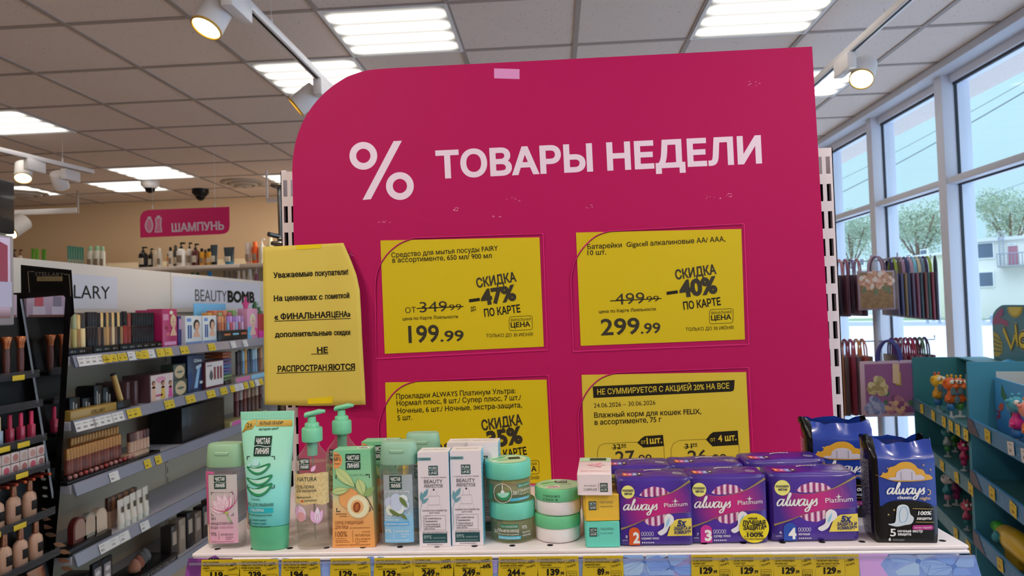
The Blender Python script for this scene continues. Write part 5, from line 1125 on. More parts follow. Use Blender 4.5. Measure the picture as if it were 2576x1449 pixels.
# night packs: tall bags with a torn crumpled top, blue front, black base and side
def night(label, px, py, rz, seed):
    c, k = place(px, py); t = thing('night_pad_pack', label, 'pad pack', (c.x, c.y + .006, SZ + .0004), rz, 'night pad packs')
    W, H, D = 150, 262, 84; rnd = random.Random(seed); blk = M('131316', .22, k=1, coat=.4)
    def front(u, v): a = max(0, 1 - (2 * u / W) ** 2); return -5 * a ** .5 * math.sin(PI * min(1, max(0, v / 230))) ** .5
    def shell(v):
        """ring of (x, y, z): front left -> front right -> right -> back -> left; the mouth crumples and stands unevenly"""
        R = []; tt = max(0, (v - 208) / 50); e = 1 - max(0, 1 - v / 14) * .05
        for i in range(13):
            u = -W / 2 + W * i / 12; R.append((u * e, front(u, v) + 40 * tt ** 1.3 * (.8 + .2 * math.sin(i * 1.3 + seed)), v + tt * (3.5 * math.sin(i * .8 + seed) + (12 - 5 * i if i < 3 else 0) + (2 * (i - 9) if i > 9 else 0) - 9 * math.sin(PI * i / 12))))
        for q in (.25, .5, .75): R.append((W / 2 * e + 4 * math.sin(PI * q) * (1 - tt), D * q + 8 * tt, v + tt * 7 * math.sin(q * 9)))
        for i in range(13):
            u = W / 2 - W * i / 12; R.append((u * e, D - 22 * tt ** 1.3 * (.8 + .2 * math.sin(i * 1.7 + 2 * seed)), v + tt * (4 * math.sin(i * .9 + 2 * seed) + 9 - 7 * math.sin(PI * i / 12))))
        for q in (.75, .5, .25): R.append((-W / 2 * e - 3 * math.sin(PI * q) - 10 * tt, D * q, v + tt * (10 + 5 * math.sin(q * 7))))
        R2 = []
        for x, y, z in R:
            n = noise.noise(Vector((x * .04 + seed, y * .05, z * .05))) * (1.2 + 5 * tt) + noise.noise(Vector((x * .12 + seed, y * .1, z * .13))) * 3.2 * min(1, max(0, (v - 195) / 30)); R2.append(((x + n * (tt + .1)) * k, (y + n * tt) * k, max(0, z + n * tt) * k))
        return R2
    lv = [0, 6, 30, 60, 92, 125, 160, 190, 200, 207, 213, 219, 225, 231, 237, 243, 249, 254]
    rings = [shell(v) for v in lv]; n = len(rings[0]); mb = MB(); V = [p for r in rings for p in r]
    blue = M('1b3488', .25, coat=.4); FB, FK, FW = [], [], []
    for i in range(len(rings) - 1):
        for j in range(n):
            f = (i * n + j, i * n + (j + 1) % n, (i + 1) * n + (j + 1) % n, (i + 1) * n + j)
            (FB if (lv[i] >= 92 and (1 <= j < 12)) or (lv[i] >= 205 and 17 <= j < 28) else FK).append(f)
    mb.add(V, FB, blue, True); mb.add(V, FK, blk, True); mb.add(rings[0], [tuple(range(n))[::-1]], blk); mb.add(rings[-1], [], blk); mb.build('bag', t)
    mb = MB()
    for x, hh in ((-50, 186), (-16, 190), (18, 188), (50, 185)): mb.rbox(((x - 15) * k, 16 * k, 6 * k), ((x + 15) * k, 74 * k, hh * k), 6 * k, M('c2bccb', .7))
    mb.build('pads_inside', t)
    S = lambda u, v, h: (u * k, front(u, v) * k - h - .0007, v * k)
    mb = MB(S); mb.maxlen = 14; mb.poly([(-62, 92)] + smoothpath([(-62, 88), (-40, 104), (0, 108), (40, 104), (62, 96)], 5) + [(62, 92)], blk, 1)
    mb.build('black_base_edge', t)
    mb = MB(S); mb.maxlen = 14; gd = M('b98a2c', .3, coat=.3)
    cl = smoothpath([(-70, 172), (-60, 168), (-52, 176), (-42, 178), (-36, 190), (-24, 194), (-8, 203), (12, 204), (26, 196), (32, 188), (44, 184), (50, 174), (60, 171), (66, 162), (50, 158), (10, 155), (-30, 157)], 4, True); mb.poly(cl, gd, 2)
    mb.build('gold_cloud', t); mb = MB(S); mb.maxlen = 14
    mb.poly(smoothpath([(-38, 160), (-34, 166), (-24, 166), (-20, 178), (-8, 186), (10, 187), (22, 181), (26, 172), (38, 172), (46, 161), (10, 158)], 4, True), M('a9a4b4', .4), 4)
    for u in (-10, 16): mb.line([(u, 160), (u, 180)], 1, M('6a6674', .4), 5)
    mb.build('cloud_window', t)
    mb = MB(S); mb.maxlen = 10; lw = M('d6d4de', .4); script_word(mb, -46, 124, 15, lw, 4, .22); mb.build('script_lettering', t)
    mb = MB(S); mb.maxlen = 10; mb.text('classic', (-22, 112), (14, 112), 8, lw, 4, .02); mb.text('night', (32, 110), (58, 110), 8, M('c9a860', .4), 4, .01); mb.line(smoothpath([(52, 136), (58, 132), (58, 124), (52, 122)], 4), 2, M('c9a860', .4), 4)
    for x, y in ((-40, 188), (46, 196), (-52, 176), (62, 184), (-30, 84), (-44, 72)): mb.poly([(x + (3.4 if i % 2 == 0 else 1.3) * math.sin(i * PI / 5), y + (3.4 if i % 2 == 0 else 1.3) * math.cos(i * PI / 5)) for i in range(10)], M('b09a60', .4), 3)
    mb.build('lettering', t)
    mb = MB(S); mb.maxlen = 10; pad = M('b6c0cc', .4)
    mb.poly(smoothpath([(-46, 48), (-30, 52), (-26, 70), (-22, 92), (-8, 98), (4, 92), (8, 74), (16, 64), (10, 50), (-6, 46), (-26, 42)], 5, True), pad, 3); mb.line(smoothpath([(-16, 54), (-18, 74), (-12, 90), (-2, 90), (2, 74), (-4, 56)], 5, True), 1.4, M('6f9cc8', .4), 4, closed=True); mb.build('printed_pad', t)
    mb = MB(S); mb.maxlen = 10
    mb.line([(14, 88), (64, 86)], 1.6, M('a08a4a', .4), 3); mb.line([(20, 54), (64, 53)], 1.6, M('a08a4a', .4), 3); mb.text('100%', (26, 72), (58, 72), 9, lw, 4, .04, shear=.15); mb.text('защиты', (22, 60), (58, 60), 7, lw, 4, .03, shear=.15)
    mb.poly(rrect_pts(12, 34, 62, 46, 5), M('a02a78', .4), 3); mb.text('экстра гладкий*', (16, 38), (58, 38), 4.4, lw, 5)
    mb.text('5', (-42, 18), (-28, 18), 19, lw, 4, .02); mb.text('ночные экстр', (-24, 28), (36, 28), 7, lw, 4, .03); mb.text('защита', (-24, 20), (8, 20), 7, lw, 4, .03); mb.text('6', (-46, 6), (-40, 6), 8, lw, 4, .03); mb.text('ПРОКЛАДОК', (-36, 6), (-8, 6), 4.4, M('8a8a92', .4), 4); mb.build('small_print', t)
    SL_ = lambda u, v, h: (-W / 2 * k - 3 * k - h - .0006, u * k, v * k)
    mb = MB(SL_); rr = random.Random(5)
    for i in range(17):
        x = 74 - 3.6 * i; z = 205
        while z > 20:
            l = rr.uniform(5, 14); mb.line([(x, z), (x, max(18, z - l))], 1.3, M('8f8f96', .5), 1); z -= l + 2.5
    mb.build('side_print', t)
    return t
night('blue and black night pad bag with torn top, front one at the right shelf end', 2288, 1369, -.06, 1)
night('blue and black night pad bag standing behind and left of the front one', 2126, 1303, -.16, 4).scale = (1.04, 1, .93)
# ================================================================== left: long cosmetics gondola, facing the aisle
XH, XR = -1.93, -1.68
ZL = [1.437, 1.212, .994, .752, .507]
g = thing('cosmetics_gondola', 'long white cosmetics shelving with brand headers and grey price rails, left of the board', 'shelving unit', (0, 0, 0))
wp = M('cbc0b6', .5, k=1.4); gp = M('b8a690', .6, k=1.45); Y0, Y1 = 2.375, 6.3
mb = MB(); mb.rbox((XH - .05, Y0 - .03, 0), (XH - .012, Y1, 1.795), .003, gp); mb.build('back_panel', g)
mb = MB(); mb.rbox((XH - .35, Y0 - .035, 0), (XH - .052, Y1, 1.79), .003, wp); mb.build('rear_side', g)
for k, (a, b, nm) in enumerate(((2.40, 3.478, 0), (3.486, 4.60, 1), (4.608, 6.3, 2))):
    mb = MB(); mb.rbox((XH - .03, a, 1.595), (XH, b, 1.797), .002, wp); h = mb.build('header_panel', g)
    S = lambda u, v, hh: (XH + hh, u, v)
    mb = MB(S, .001)
    if nm == 0:
        mb.rect(2.50, 1.612, 3.04, 1.752, M('c3c0c8', .4, k=1.4), 1); mb.build('brand_plate', h); mb = MB(S, .001); mb.text('STELLARY', (2.54, 1.655), (2.985, 1.655), .056, BLK, 2)
    elif nm == 1:
        mb.rect(3.50, 1.618, 4.56, 1.78, M('c3c0c8', .4, k=1.4), 1); mb.build('brand_plate', h); mb = MB(S, .001); mb.text('BEAUTY', (3.72, 1.655), (4.09, 1.655), .066, M('5a5656', .5, k=1), 2); mb.build('lettering', h); mb = MB(S, .001); mb.text('BOMB', (4.10, 1.655), (4.48, 1.655), .066, BLK, 2, .05)
    mb.build('lettering', h)
for i, z in enumerate(ZL):
    mb = MB(); mb.rbox((XH - .012, Y0, z - .03), (XR - .005, Y1, z), .002, M('aaa8b0', .45, k=1.35)); sh_ = mb.build('shelf', g)
    P = [(XR - .004, z + .005), (XR + .004, z + .004), (XR + .016, z - .036), (XR + .010, z - .040), (XR - .004, z - .01)]
    mb = MB(); mb.loft([[(x, y, zz) for x, zz in P] for y in (Y0 + .005, Y1)], M('7f8294', .22, coat=.6, k=1.3), smooth=False); mb.build('price_rail', sh_)
for y in (3.44, 4.6):
    mb = MB(); mb.box((XH - .012, y - .012, 0), (XH - .0085, y + .012, 1.6), gp)
    for q in range(20): mb.box((XH - .0085, y - .003, .5 + q * .05), (XH - .0082, y + .003, .53 + q * .05), M('332f2c', .8, k=1))
    mb.build('upright_strip', g)
# price tags on the rails
def railtag(px, lv, w, col, i, kind):
    z = ZL[lv]; y = atX(px, 900, XR + .012).y
    S = lambda u, v, h: (XR + .0055 + .0105 * (z + .004 - v) / .036 + h, u, v)
    mb = MB(S, .0008); rnd = random.Random(i * 7 + lv)
    a = rnd.uniform(-.2, .2) if kind else 0; c_, s_ = math.cos(a), math.sin(a)
    R_ = lambda u, v: (y + u * c_ - v * s_, z - .018 + u * s_ + v * c_)
    hh = .014 if kind else .017
    mb.poly([R_(-w / 2, -hh), R_(w / 2, -hh), R_(w / 2, hh), R_(-w / 2, hh)], col, 2)
    for k in range(max(1, int(w / .035))):
        u0 = -w / 2 + .006 + .035 * k; mb.text('%d.' % rnd.randint(149, 899), R_(u0, -hh * .5), R_(u0 + min(.02, w * .5), -hh * .5), .007, BLK, 3); mb.line([R_(u0, hh * .5), R_(u0 + min(.024, w * .6), hh * .5)], .0015, M('6a6660', .5), 3)
    o = mb.build('shelf_tag'); return o
WT = M('cfcbca', .5, k=1.4); YT = M('c9ac22', .5, k=1.5); n_ = 0
for lv, lst in enumerate(([(228, .14, 0), (262, .03, 1), (272, .035, 1), (287, .035, 1), (302, .03, 1), (313, .03, 1), (331, .05, 0), (349, .04, 1), (365, .05, 1), (381, .045, 0), (404, .06, 1), (424, .055, 1), (464, .07, 1), (533, .07, 1), (587, .055, 0), (617, .055, 0)],
                      [(213, .11, 0), (256, .11, 0), (295, .07, 0), (335, .09, 1), (424, .075, 1), (477, .08, 1), (529, .08, 1), (561, .07, 1), (583, .05, 1), (594, .045, 0), (605, .05, 0), (617, .05, 1), (632, .05, 1), (645, .05, 0), (655, .05, 1)],
                      [(283, .055, 0), (367, .045, 1), (394, .045, 1)], [(258, .065, 0), (283, .055, 0), (307, .06, 0), (358, .06, 0)], [])):
    cnt = {}
    for px, w, yel in lst:
        cnt[yel] = cnt.get(yel, 0) + 1
        o = railtag(px, lv, w, YT if yel else WT, n_, yel and lv == 0 and w < .05); n_ += 1
        tag(o, '%s price tag, %s from the left on the %s grey rail of the cosmetics shelving' % ('yellow' if yel else 'white', ORD[cnt[yel] - 1], ('top', 'second', 'third', 'fourth')[lv]), 'price tag', 'small rail price tags')
# ------------------------------------------------------------------ goods on that gondola
def gy(px, x=XR - .03): return atX(px, 900, x).y
def tubes(name, labelf, cat, grp, lv, spec, x, z0=0., kind='stick'):
    """row of small upright cosmetics; spec = (px, height m, radius m, body hex, cap hex)"""
    protos = {}
    for i, (px, H, r, c0, c1) in enumerate(spec):
        y = gy(px, x); key = (H, r, c0, c1); loc = (x, y, ZL[lv] + z0 + .0005)
        if key in protos: dup(protos[key], loc, None, labelf(i)); continue
        t = thing(name, labelf(i), cat, loc, 0, grp); protos[key] = t
        if kind == 'box':
            mb = MB(); mb.rbox((-r * 1.6, -r, 0), (r * 1.6, r, H), .0012, M(c0, .35, coat=.3)); b = mb.build('carton', t)
            mb = MB(); mb.rbox((r * 1.6, -r * .55, H * .2), (r * 1.6 + .0008, r * .55, H * .8), .0003, M(c1, .4)); mb.build('printed_panel', t)
            mb = MB(); mb.rbox((-r * 1.0, -r - .0008, H * .25), (r * 1.0, -r, H * .75), .0003, M(c1, .4)); mb.build('printed_panel', t)
        elif kind == 'tube':
            mb = MB(); mb.lathe([(r * .85, 0), (r * .85, H * .18)], M(c1, .35), 14); mb.build('cap', t)
            mb = MB(); mb.loft([[(r * (1 - .95 * s) * math.cos(q), r * (1 + .35 * s) * math.sin(q), H * (.18 + .82 * s)) for q in [2 * PI * j / 14 for j in range(14)]] for s in (0, .3, .7, 1)], M(c0, .4)); mb.build('tube_body', t)
            mb = MB(); mb.rbox((r * .62, -r * .5, H * .55), (r * .62 + .001, r * .5, H * .75), .0003, M('4a4238', .5)); mb.build('printed_mark', t)
        else:
            mb = MB(); mb.lathe([(r, 0), (r, H * .55), (r * .9, H * .555)], M(c0, .3, coat=.3), 14); mb.build('body', t)
            mb = MB(); mb.lathe([(r * .96, H * .56), (r * .96, H - .003), (r * .8, H)], M(c1, .28, metal=.6 if c1 in ('b08850', 'c9a26a', 'a8703c') else 0, coat=.3), 14); mb.build('cap', t)
def rowlab(fmt): return lambda i: fmt % ORD[min(i, len(ORD) - 1)]
gx = XR - .045
# mascara trays on the top shelf
for a, b, lab in ((170, 234, 'black mascara tray at the left end of the top cosmetics shelf'), (236, 301, 'black mascara tray, middle one on the top cosmetics shelf'), (303, 418, 'long black mascara tray next to the pink gift boxes')):
    y0, y1 = gy(a, XR - .02), gy(b, XR - .02); t = thing('mascara_tray', lab, 'tray', (0, 0, ZL[0] + .0005), 0, 'black mascara trays')
    mb = MB(); mb.rbox((XR - .10, y0, 0), (XR - .02, y1, .028), .002, M('0e0d0e', .3, k=1)); mb.build('base', t)
    mb = MB(lambda u, v, h: (XR - .02 + h, u, v), .0006)
    for q in range(max(2, int((y1 - y0) / .05))): mb.text('01', (y0 + .015 + .05 * q, .012), (y0 + .04 + .05 * q, .012), .007, M('9a948c', .5), 1)
    mb.build('printed_numbers', t)
bk, gd_, zb_ = '17141a', 'b08850', 'c9b48c'
sp = [(186, .12, .010, 'a99c62', '9aa07a'), (196, .118, .010, '8f6a3e', 'c9a26a'), (206, .122, .012, 'd0b88a', '2a211c')]
sp += [(x, .128, .011, bk, '1f1b22') for x in (222, 230, 238)] + [(x, .125, .0085, ('5a4030', '1b181a', '8f7048', 'b08850', '6a4a34', 'c9b48c')[j % 6], (bk, 'c9a26a', bk, 'b08850', '3a2a20', 'c9a26a')[j % 6]) for j, x in enumerate((248, 255, 262, 269, 276, 283, 290, 297, 304))]
sp += [(313, .13, .012, '8a1f1a', '141014'), (323, .12, .011, '7a2218', '8a2a1e')] + [(x, .124, .0095, bk, '131114') for x in (334, 341, 348, 355, 362, 369, 376, 383, 390, 397)]
tubes('mascara_tube', rowlab('mascara tube standing %s from the left in the black trays on the top shelf'), 'mascara', 'mascara tubes in the black trays', 0, sp[:24], XR - .055, .0285)
tubes('mascara_tube', rowlab('black mascara tube, %s of the last ones before the pink gift boxes'), 'mascara', 'mascara tubes in the black trays', 0, sp[24:], XR - .055, .0285)
def gbox(name, label, cat, lv, p0, p1, H, D, col, deco=None, xf=XR - .02, z0=0., grp=None, side=None, rz=0.):
    """carton on the gondola: front face at x = xf from photo pixel p0 to p1, printed by deco(mb, width, height)"""
    y0, y1 = gy(p0, xf), gy(p1, xf); w = y1 - y0
    t = thing(name, label, cat, (xf, y0, ZL[lv] + z0 + .0005), rz, grp)
    mb = MB(); mb.rbox((-D, 0, 0), (0, w, H), .0015, M(col, .35, coat=.25)); mb.build('carton', t)
    if side: mb = MB(); mb.rbox((-D + .002, -.0008, .002), (-.002, -.0001, H - .002), .0003, M(side, .35, coat=.25)); mb.build('side_panel', t)
    if deco:
        mb = MB(lambda u, v, h: (h, u * w, v * H), .0006); deco(mb, t)
    return t
def portrait(mb, u, v, r, hair, skin, a=1.):
    """small printed head and shoulders"""
    mb.ell(u, v + r * .25, r * .72 * a, r * .8, M(hair, .4), 2, n=16); mb.ell(u + r * .08 * a, v, r * .5 * a, r * .68, M(skin, .4), 3, n=16); mb.poly([(u - r * .9 * a, v - r * 1.5), (u + r * .9 * a, v - r * 1.5), (u + r * .35 * a, v - r * .6), (u - r * .3 * a, v - r * .6)], M(skin, .4), 2)
    for q in (-.12, .3): mb.ell(u + q * r * a, v + r * .12, r * .07 * a, r * .05, M('2a1e1c', .5), 4, n=8)
    mb.line([(u - .08 * r * a, v - r * .33), (u + .25 * r * a, v - r * .33)], r * .07, M('a0444c', .5), 4)
def d_pink(mb, t):
    portrait(mb, .72, .62, .22, 'd8b88c', 'd0a088', 1.2); mb.build('printed_portrait', t); mb = MB(mb.S, .0006)
    mb.rect(.04, .70, .40, .86, M('c9829c', .4), 1); mb.ell(.6, .9, .12, .05, M('d8d0b0', .4), 1); mb.ell(.25, .5, .1, .05, M('8a1a30', .4), 1); mb.ell(.35, .34, .12, .05, M('c05a70', .4), 1); mb.rect(.1, .05, .9, .14, M('d88ab0', .4), 1); mb.build('printed_art', t)
gbox('gift_box', 'pink gift box standing behind the front pink one on the top cosmetics shelf', 'box', 0, 375, 404, .165, .06, 'a01d58', d_pink, XR - .10, grp='pink gift boxes')
gbox('gift_box', 'pink gift box with long-haired portrait, front one on the top cosmetics shelf', 'box', 0, 410, 447, .168, .07, 'a8205c', d_pink, XR - .015, grp='pink gift boxes', side='9a1a50')
gbox('gift_box', 'narrow dark blue box between the pink box and the white face cards', 'box', 0, 450, 461, .135, .07, '2f2a6a', lambda mb, t: (mb.rect(.1, .55, .9, .9, M('b88fa8', .4), 1), mb.build('printed_panel', t)), XR - .04)
def d_face(mb, t):
    portrait(mb, .66, .62, .24, '2f2420', 'c99c84', 1.1); mb.build('printed_portrait', t); mb = MB(mb.S, .0006)
    for u in (.12, .26): mb.rect(u, .22, u + .1, .68, M('2a4f8a', .4), 1)
    mb.rect(.08, .8, .34, .92, M('6a8ac0', .4), 1); mb.rect(0, 0, 1, .1, M('6a7ea8', .4), 2); mb.build('printed_products', t)
gbox('face_cream_display', 'white face cream box with smiling portrait, left one of two', 'box', 0, 468, 509, .135, .08, 'c9cdd6', d_face, XR - .02, grp='white face cream boxes', side='b9bfd0')
gbox('face_cream_display', 'white face cream box with smiling portrait, right one of two', 'box', 0, 512, 546, .135, .08, 'c9cdd6', d_face, XR - .02, grp='white face cream boxes', side='b9bfd0')
t = gbox('lip_balm_stand', 'black lip balm stand with sky blue top card on the top cosmetics shelf', 'stand', 0, 549, 624, .055, .12, '121012', lambda mb, t: ([mb.rect(.2 + .28 * q, .55, .4 + .28 * q, .72, M(('c0703a', '7fb0c8', 'b85a3a')[q], .4), 1) for q in range(3)], mb.build('printed_strip', t)), XR - .015)
yy0, yy1 = gy(549, XR - .015), gy(624, XR - .015); mb = MB(); mb.rbox((-.125, 0, .0), (-.121, yy1 - yy0, .20), .001, M('5f9cc4', .4)); mb.build('top_card', t)
for q in range(6): mb = MB(); mb.rbox((-.1, .03 + .055 * q, .13), (-.06, .07 + .055 * q, .15 + .012 * (q % 2)), .004, M(('c98a3a', 'b86a4a', '9a9a6a', 'c97a5a', 'b0506a', '7a9a5a')[q], .4)); mb.build('upper_pack', t)
tubes('lip_balm', rowlab('coloured lip balm stick, %s from the left in the black lip balm stand'), 'lip balm', 'lip balms in the black stand', 0,
      [(552 + 7.2 * j, .075, .0095, ('9a5a48', 'b8704a', '8a4a3a', '6f9ac0', 'b04a5a', 'c08aa4', '8aa0c0', 'a05070', 'b89ab8')[j], ('c98a6a', 'd0905a', 'a86a4a', 'a07ac0', 'c090c8', '9a6ab0', 'b08ac8', 'c0a0d0', 'a87ab0')[j]) for j in range(9)], XR - .04, .0558)
t = gbox('doll_carton', 'tall pink tube-shaped doll pack with star topper beside the yellow notice', 'box', 0, 624, 650, .17, .055, 'c98aa8', lambda mb, t: (portrait(mb, .5, .55, .28, 'd8c8a8', 'd8a898', 1.3), mb.rect(.0, .0, .35, .4, M('5aa0c0', .4), 1), mb.rect(.6, .1, 1, .35, M('c83a7a', .4), 1), mb.build('printed_art', t)), XR - .03)
mb = MB(lambda u, v, h: (h - .03, u, v), .001); cy_ = .05; mb.prism([(cy_ + (.05 if q % 2 == 0 else .02) * math.sin(q * PI / 5), .19 + (.05 if q % 2 == 0 else .02) * math.cos(q * PI / 5)) for q in range(10)], M('c03a78', .3), -.004, .004); mb.build('star_topper', t)
gbox('gift_box', 'red and pink box half hidden behind the yellow notice', 'box', 0, 652, 672, .14, .08, '9a1a2a', lambda mb, t: (mb.rect(0, 0, 1, .3, M('c02a8a', .4), 1), mb.build('printed_panel', t)), XR - .03)
t = thing('toy_tree', 'small green decoration tree behind the doll pack', 'decoration', (XR - .19, gy(646, XR - .19), ZL[0] + .0005)); rnd = random.Random(2); mb = MB()
mb.lathe([(.02, 0), (.02, .12)], M('5a4a3a', .6), 10); mb.build('trunk', t); mb = MB()
for q in range(60): a = rnd.uniform(0, 6.28); z = rnd.uniform(.09, .21); r = (.225 - z) * .4; mb.ball((r * math.cos(a), r * math.sin(a), z), .011, M('3f6a44' if q % 3 else '9aa8a0', .6), 6, 4)
mb.build('foliage', t)
# second shelf
gbox('shadow_palette', 'brown square palette standing behind the black kits on the second shelf', 'palette', 1, 200, 234, .095, .02, '6f4636', None, XR - .12)
for k, (a, b, h_) in enumerate(((174, 200, .075), (206, 232, .065), (236, 256, .105), (258, 284, .09))):
    gbox('makeup_kit', 'black makeup kit box, %s from the left end of the second shelf' % ORD[k], 'box', 1, a, b, h_, .07, '121014', lambda mb, t: (mb.rect(.3, .3, .42, .8, M('9a9894', .4), 1), mb.rect(.55, .2, .7, .7, M('8a8884', .4), 1), mb.build('label_strip', t)), XR - .045 - .01 * (k % 2), grp='black makeup kits', z0=.0)
gbox('gold_display_box', 'long flat gold box lettered STELLARY at the left end of the second shelf', 'box', 1, 176, 292, .034, .045, '9a7a38', lambda mb, t: (mb.text('STELLARY', (.42, .3), (.72, .3), .4, BLK, 2), mb.build('lettering', t)), XR - .012)
t = gbox('brow_tray', 'small black tray holding a slanted gold stick on the second shelf', 'tray', 1, 294, 328, .034, .06, '101012', None, XR - .01)
t = thing('gold_stick', 'slanted gold pencil pack leaning in the small black tray', 'pencil', (XR - .035, gy(305, XR - .03), ZL[1] + .035)); mb = MB(); mb.tube([(0, 0, 0), (-.01, -.028, .10)], .012, M('b8955a', .35, metal=.4), 6); mb.build('stick', t); mb = MB(); mb.tube([(-.01, -.028, .10), (-.0105, -.0295, .106)], .0125, M('2a2018', .4), 6); mb.build('end_cap', t)
def d_girls(mb, t):
    mb.rect(.03, .03, .97, .97, M('d2b8b4', .4), 1)
    for u, c_, hh in ((.14, 'c9a48c', .66), (.52, 'c9a03a', .62), (.84, 'c04a88', .58)):
        mb.poly([(u - .1, .06), (u + .1, .06), (u + .06, hh - .1), (u - .05, hh - .1)], M(c_, .4), 2); portrait(mb, u, hh, .11, '3a2420', 'b9805e', .9)
    mb.ell(.44, .78, .2, .12, M('c98aa0', .4), 2); mb.rect(.22, .17, .5, .25, M('b04a6a', .4), 2); mb.build('printed_girls', t)
for k, (a, b) in enumerate(((318, 326), (338, 346))):
    gbox('makeup_gift_box', 'dark mauve gift box seen from its side, %s of two before the girls box' % ORD[k], 'box', 1, a, b, .10, .13, '4a3034', None, XR - .03, grp='dark mauve gift boxes')
gbox('makeup_gift_box', 'dark mauve gift box with three girls printed on its front', 'box', 1, 376, 436, .115, .12, '4a3034', d_girls, XR - .015, side='4a3036')
def d_round(mb, t): mb.ell(.5, .5, .42, .42, M('b9a482', .4), 1); mb.ell(.5, .5, .16, .14, M('8a9a88', .4), 2); mb.rect(.25, .46, .75, .54, M('5a4a34', .4), 3); mb.build('printed_medallion', t)
gbox('soap_gift_box', 'dark green soap box with round beige medallion, lower front one', 'box', 1, 437, 469, .075, .07, '3a4438', d_round, XR - .01, grp='green soap boxes')
gbox('soap_gift_box', 'dark green soap box with round beige medallion, upper one of the two', 'box', 1, 436, 466, .068, .06, '343e34', d_round, XR - .014, z0=.0755, grp='green soap boxes')
def d_razor(mb, t):
    mb.text('Gillette', (.34, .8), (.82, .8), .09, M('c0cad8', .4), 2, .02, shear=0); mb.build('lettering', t); mb = MB(mb.S, .0006)
    mb.poly([(.35, .1), (.55, .1), (.75, .7), (.6, .72)], M('7fa8d0', .3), 1); mb.poly([(.48, .6), (.8, .66), (.78, .74), (.46, .68)], M('aebfd4', .3), 2); mb.rect(.68, .2, .95, .27, M('b8c4d4', .4), 2); mb.poly([(.0, .0), (.3, .3), (.2, .6), (.0, .5)], M('173a6a', .4), 1); mb.build('printed_razor', t)
gbox('razor_gift_box', 'dark blue razor gift box with lettering Gillette on the second shelf', 'box', 1, 472, 514, .175, .08, '152c52', d_razor, XR - .03, side='0e1a30')
def d_lip(mb, t):
    mb.rect(.02, .1, .97, .97, M('c9c2c2', .4), 1); mb.poly(leaf_pts(.3, .3, .3, .7, .1), M('4a4a4a', .4), 2); mb.build('white_panel', t); mb = MB(mb.S, .0006)
    for u in (.44, .62, .78): mb.rect(u, .32, u + .1, .78, M('7a2a34', .4), 3)
    mb.rect(.08, .82, .35, .87, M('8a7a7a', .4), 2); mb.build('printed_products', t)
gbox('lipstick_gift_box', 'white and dark red gift box with lipsticks printed on it', 'box', 1, 516, 562, .135, .07, '5a1a24', d_lip, XR - .015, side='4a1620')
t = gbox('pencil_stack', 'stack of wrapped eye pencils lying crosswise on the second shelf', 'pencils', 1, 566, 588, .018, .10, '3a2a28', None, XR - .03)
for q in range(9): mb = MB(); mb.rbox((-.10, -.02, .02 + .017 * q), (.0, .075, .033 + .017 * q), .003, M(('5a6a4a', '6a8a5a', '3a5a8a', '5a4a8a', '3f6fa0', '6a4a80', '4a3a6a', 'a0522a', '8a3f22')[q], .4, coat=.3)); mb.build('wrapped_pencil', t)
tubes('lip_gloss', rowlab('coloured lip gloss tube, %s from the left in the rack beside the eye pencil stack'), 'lip gloss', 'lip glosses on the second shelf', 1,
      [(597 + 6.4 * j, .13 + .006 * (j % 2), .011, ('4a3a44', '3a3236', '6f9ac0', 'c98a3a', '4a5a78', '3a4a5a', '6a8ab0', '7a9ab8', '5a3a3a', 'a0603a')[j], ('3a3238', '2a2428', '8ab0d0', 'd09a40', '34466a', '20303a', '9ab8d0', 'b8c8d0', '4a2a2a', 'c08050')[j]) for j in range(10)], XR - .07, .03)
t = gbox('gloss_rack', 'slanted rack with pink and sky blue strip under the lip glosses', 'rack', 1, 592, 668, .03, .10, '8a8478', lambda mb, t: (mb.rect(.02, .1, .45, .9, M('c06a98', .4), 1), mb.rect(.5, .1, .95, .9, M('7fb0d0', .4), 1), mb.build('printed_strip', t)), XR - .005)
# third shelf
tubes('lipstick', rowlab('gold-capped lipstick, %s from the left in the front row of the third shelf'), 'lipstick', 'gold-capped lipsticks', 2, [(166 + 7.6 * j, .092, .0105, ('7a3a2e', '8a4636', '6a3024')[j % 3], 'a8703c') for j in range(18)], XR - .075, .02)
tubes('lipstick', rowlab('gold-capped lipstick, %s from the left in the back row of the third shelf'), 'lipstick', 'gold-capped lipsticks', 2, [(176 + 7.6 * j, .115, .0105, ('7a3a2e', '8a4636', '6a3024')[j % 3], 'a8703c') for j in range(16)], XR - .125, .02)
gbox('lipstick_tray', 'black lipstick tray at the left end of the third shelf', 'tray', 2, 160, 318, .018, .11, '141012', None, XR - .04)
t = gbox('nail_polish_stand', 'long black slanted stand lettered STELLARY with polish tops on the third shelf', 'stand', 2, 166, 400, .012, .045, '121013', lambda mb, t: (mb.text('STELLARY', (.42, .15), (.72, .15), .7, M('4a4646', .4), 1), mb.build('lettering', t)), XR - .012)
yb, ye = gy(166, XR), gy(395, XR)
for q in range(14): mb = MB(); mb.ball((-.02, .04 + (ye - yb) * .045 * q * 1.15, .019), .0085, M(('a06a68', 'b07a74', '8a4a48', '9a3434')[q % 4], .25, coat=.5), 8, 6); mb.build('polish_top', t)
tubes('concealer', rowlab('concealer stick with dark cap, %s from the left in the small beige stand'), 'concealer', 'concealers on the third shelf', 2, [(324 + 8.2 * j, .078, .012, 'c09a80', ('4a2420', '6a3a34', 'a07a70', '8a5a50', '5a2420')[j % 5]) for j in range(6)], XR - .06, .028)
t = gbox('concealer_stand', 'small beige stand holding concealers on the third shelf', 'stand', 2, 318, 372, .027, .05, 'b8977c', None, XR - .035)
gbox('dark_display_box', 'big black display box at the far part of the third shelf', 'box', 2, 455, 562, .16, .16, '100e10', None, XR - .02)
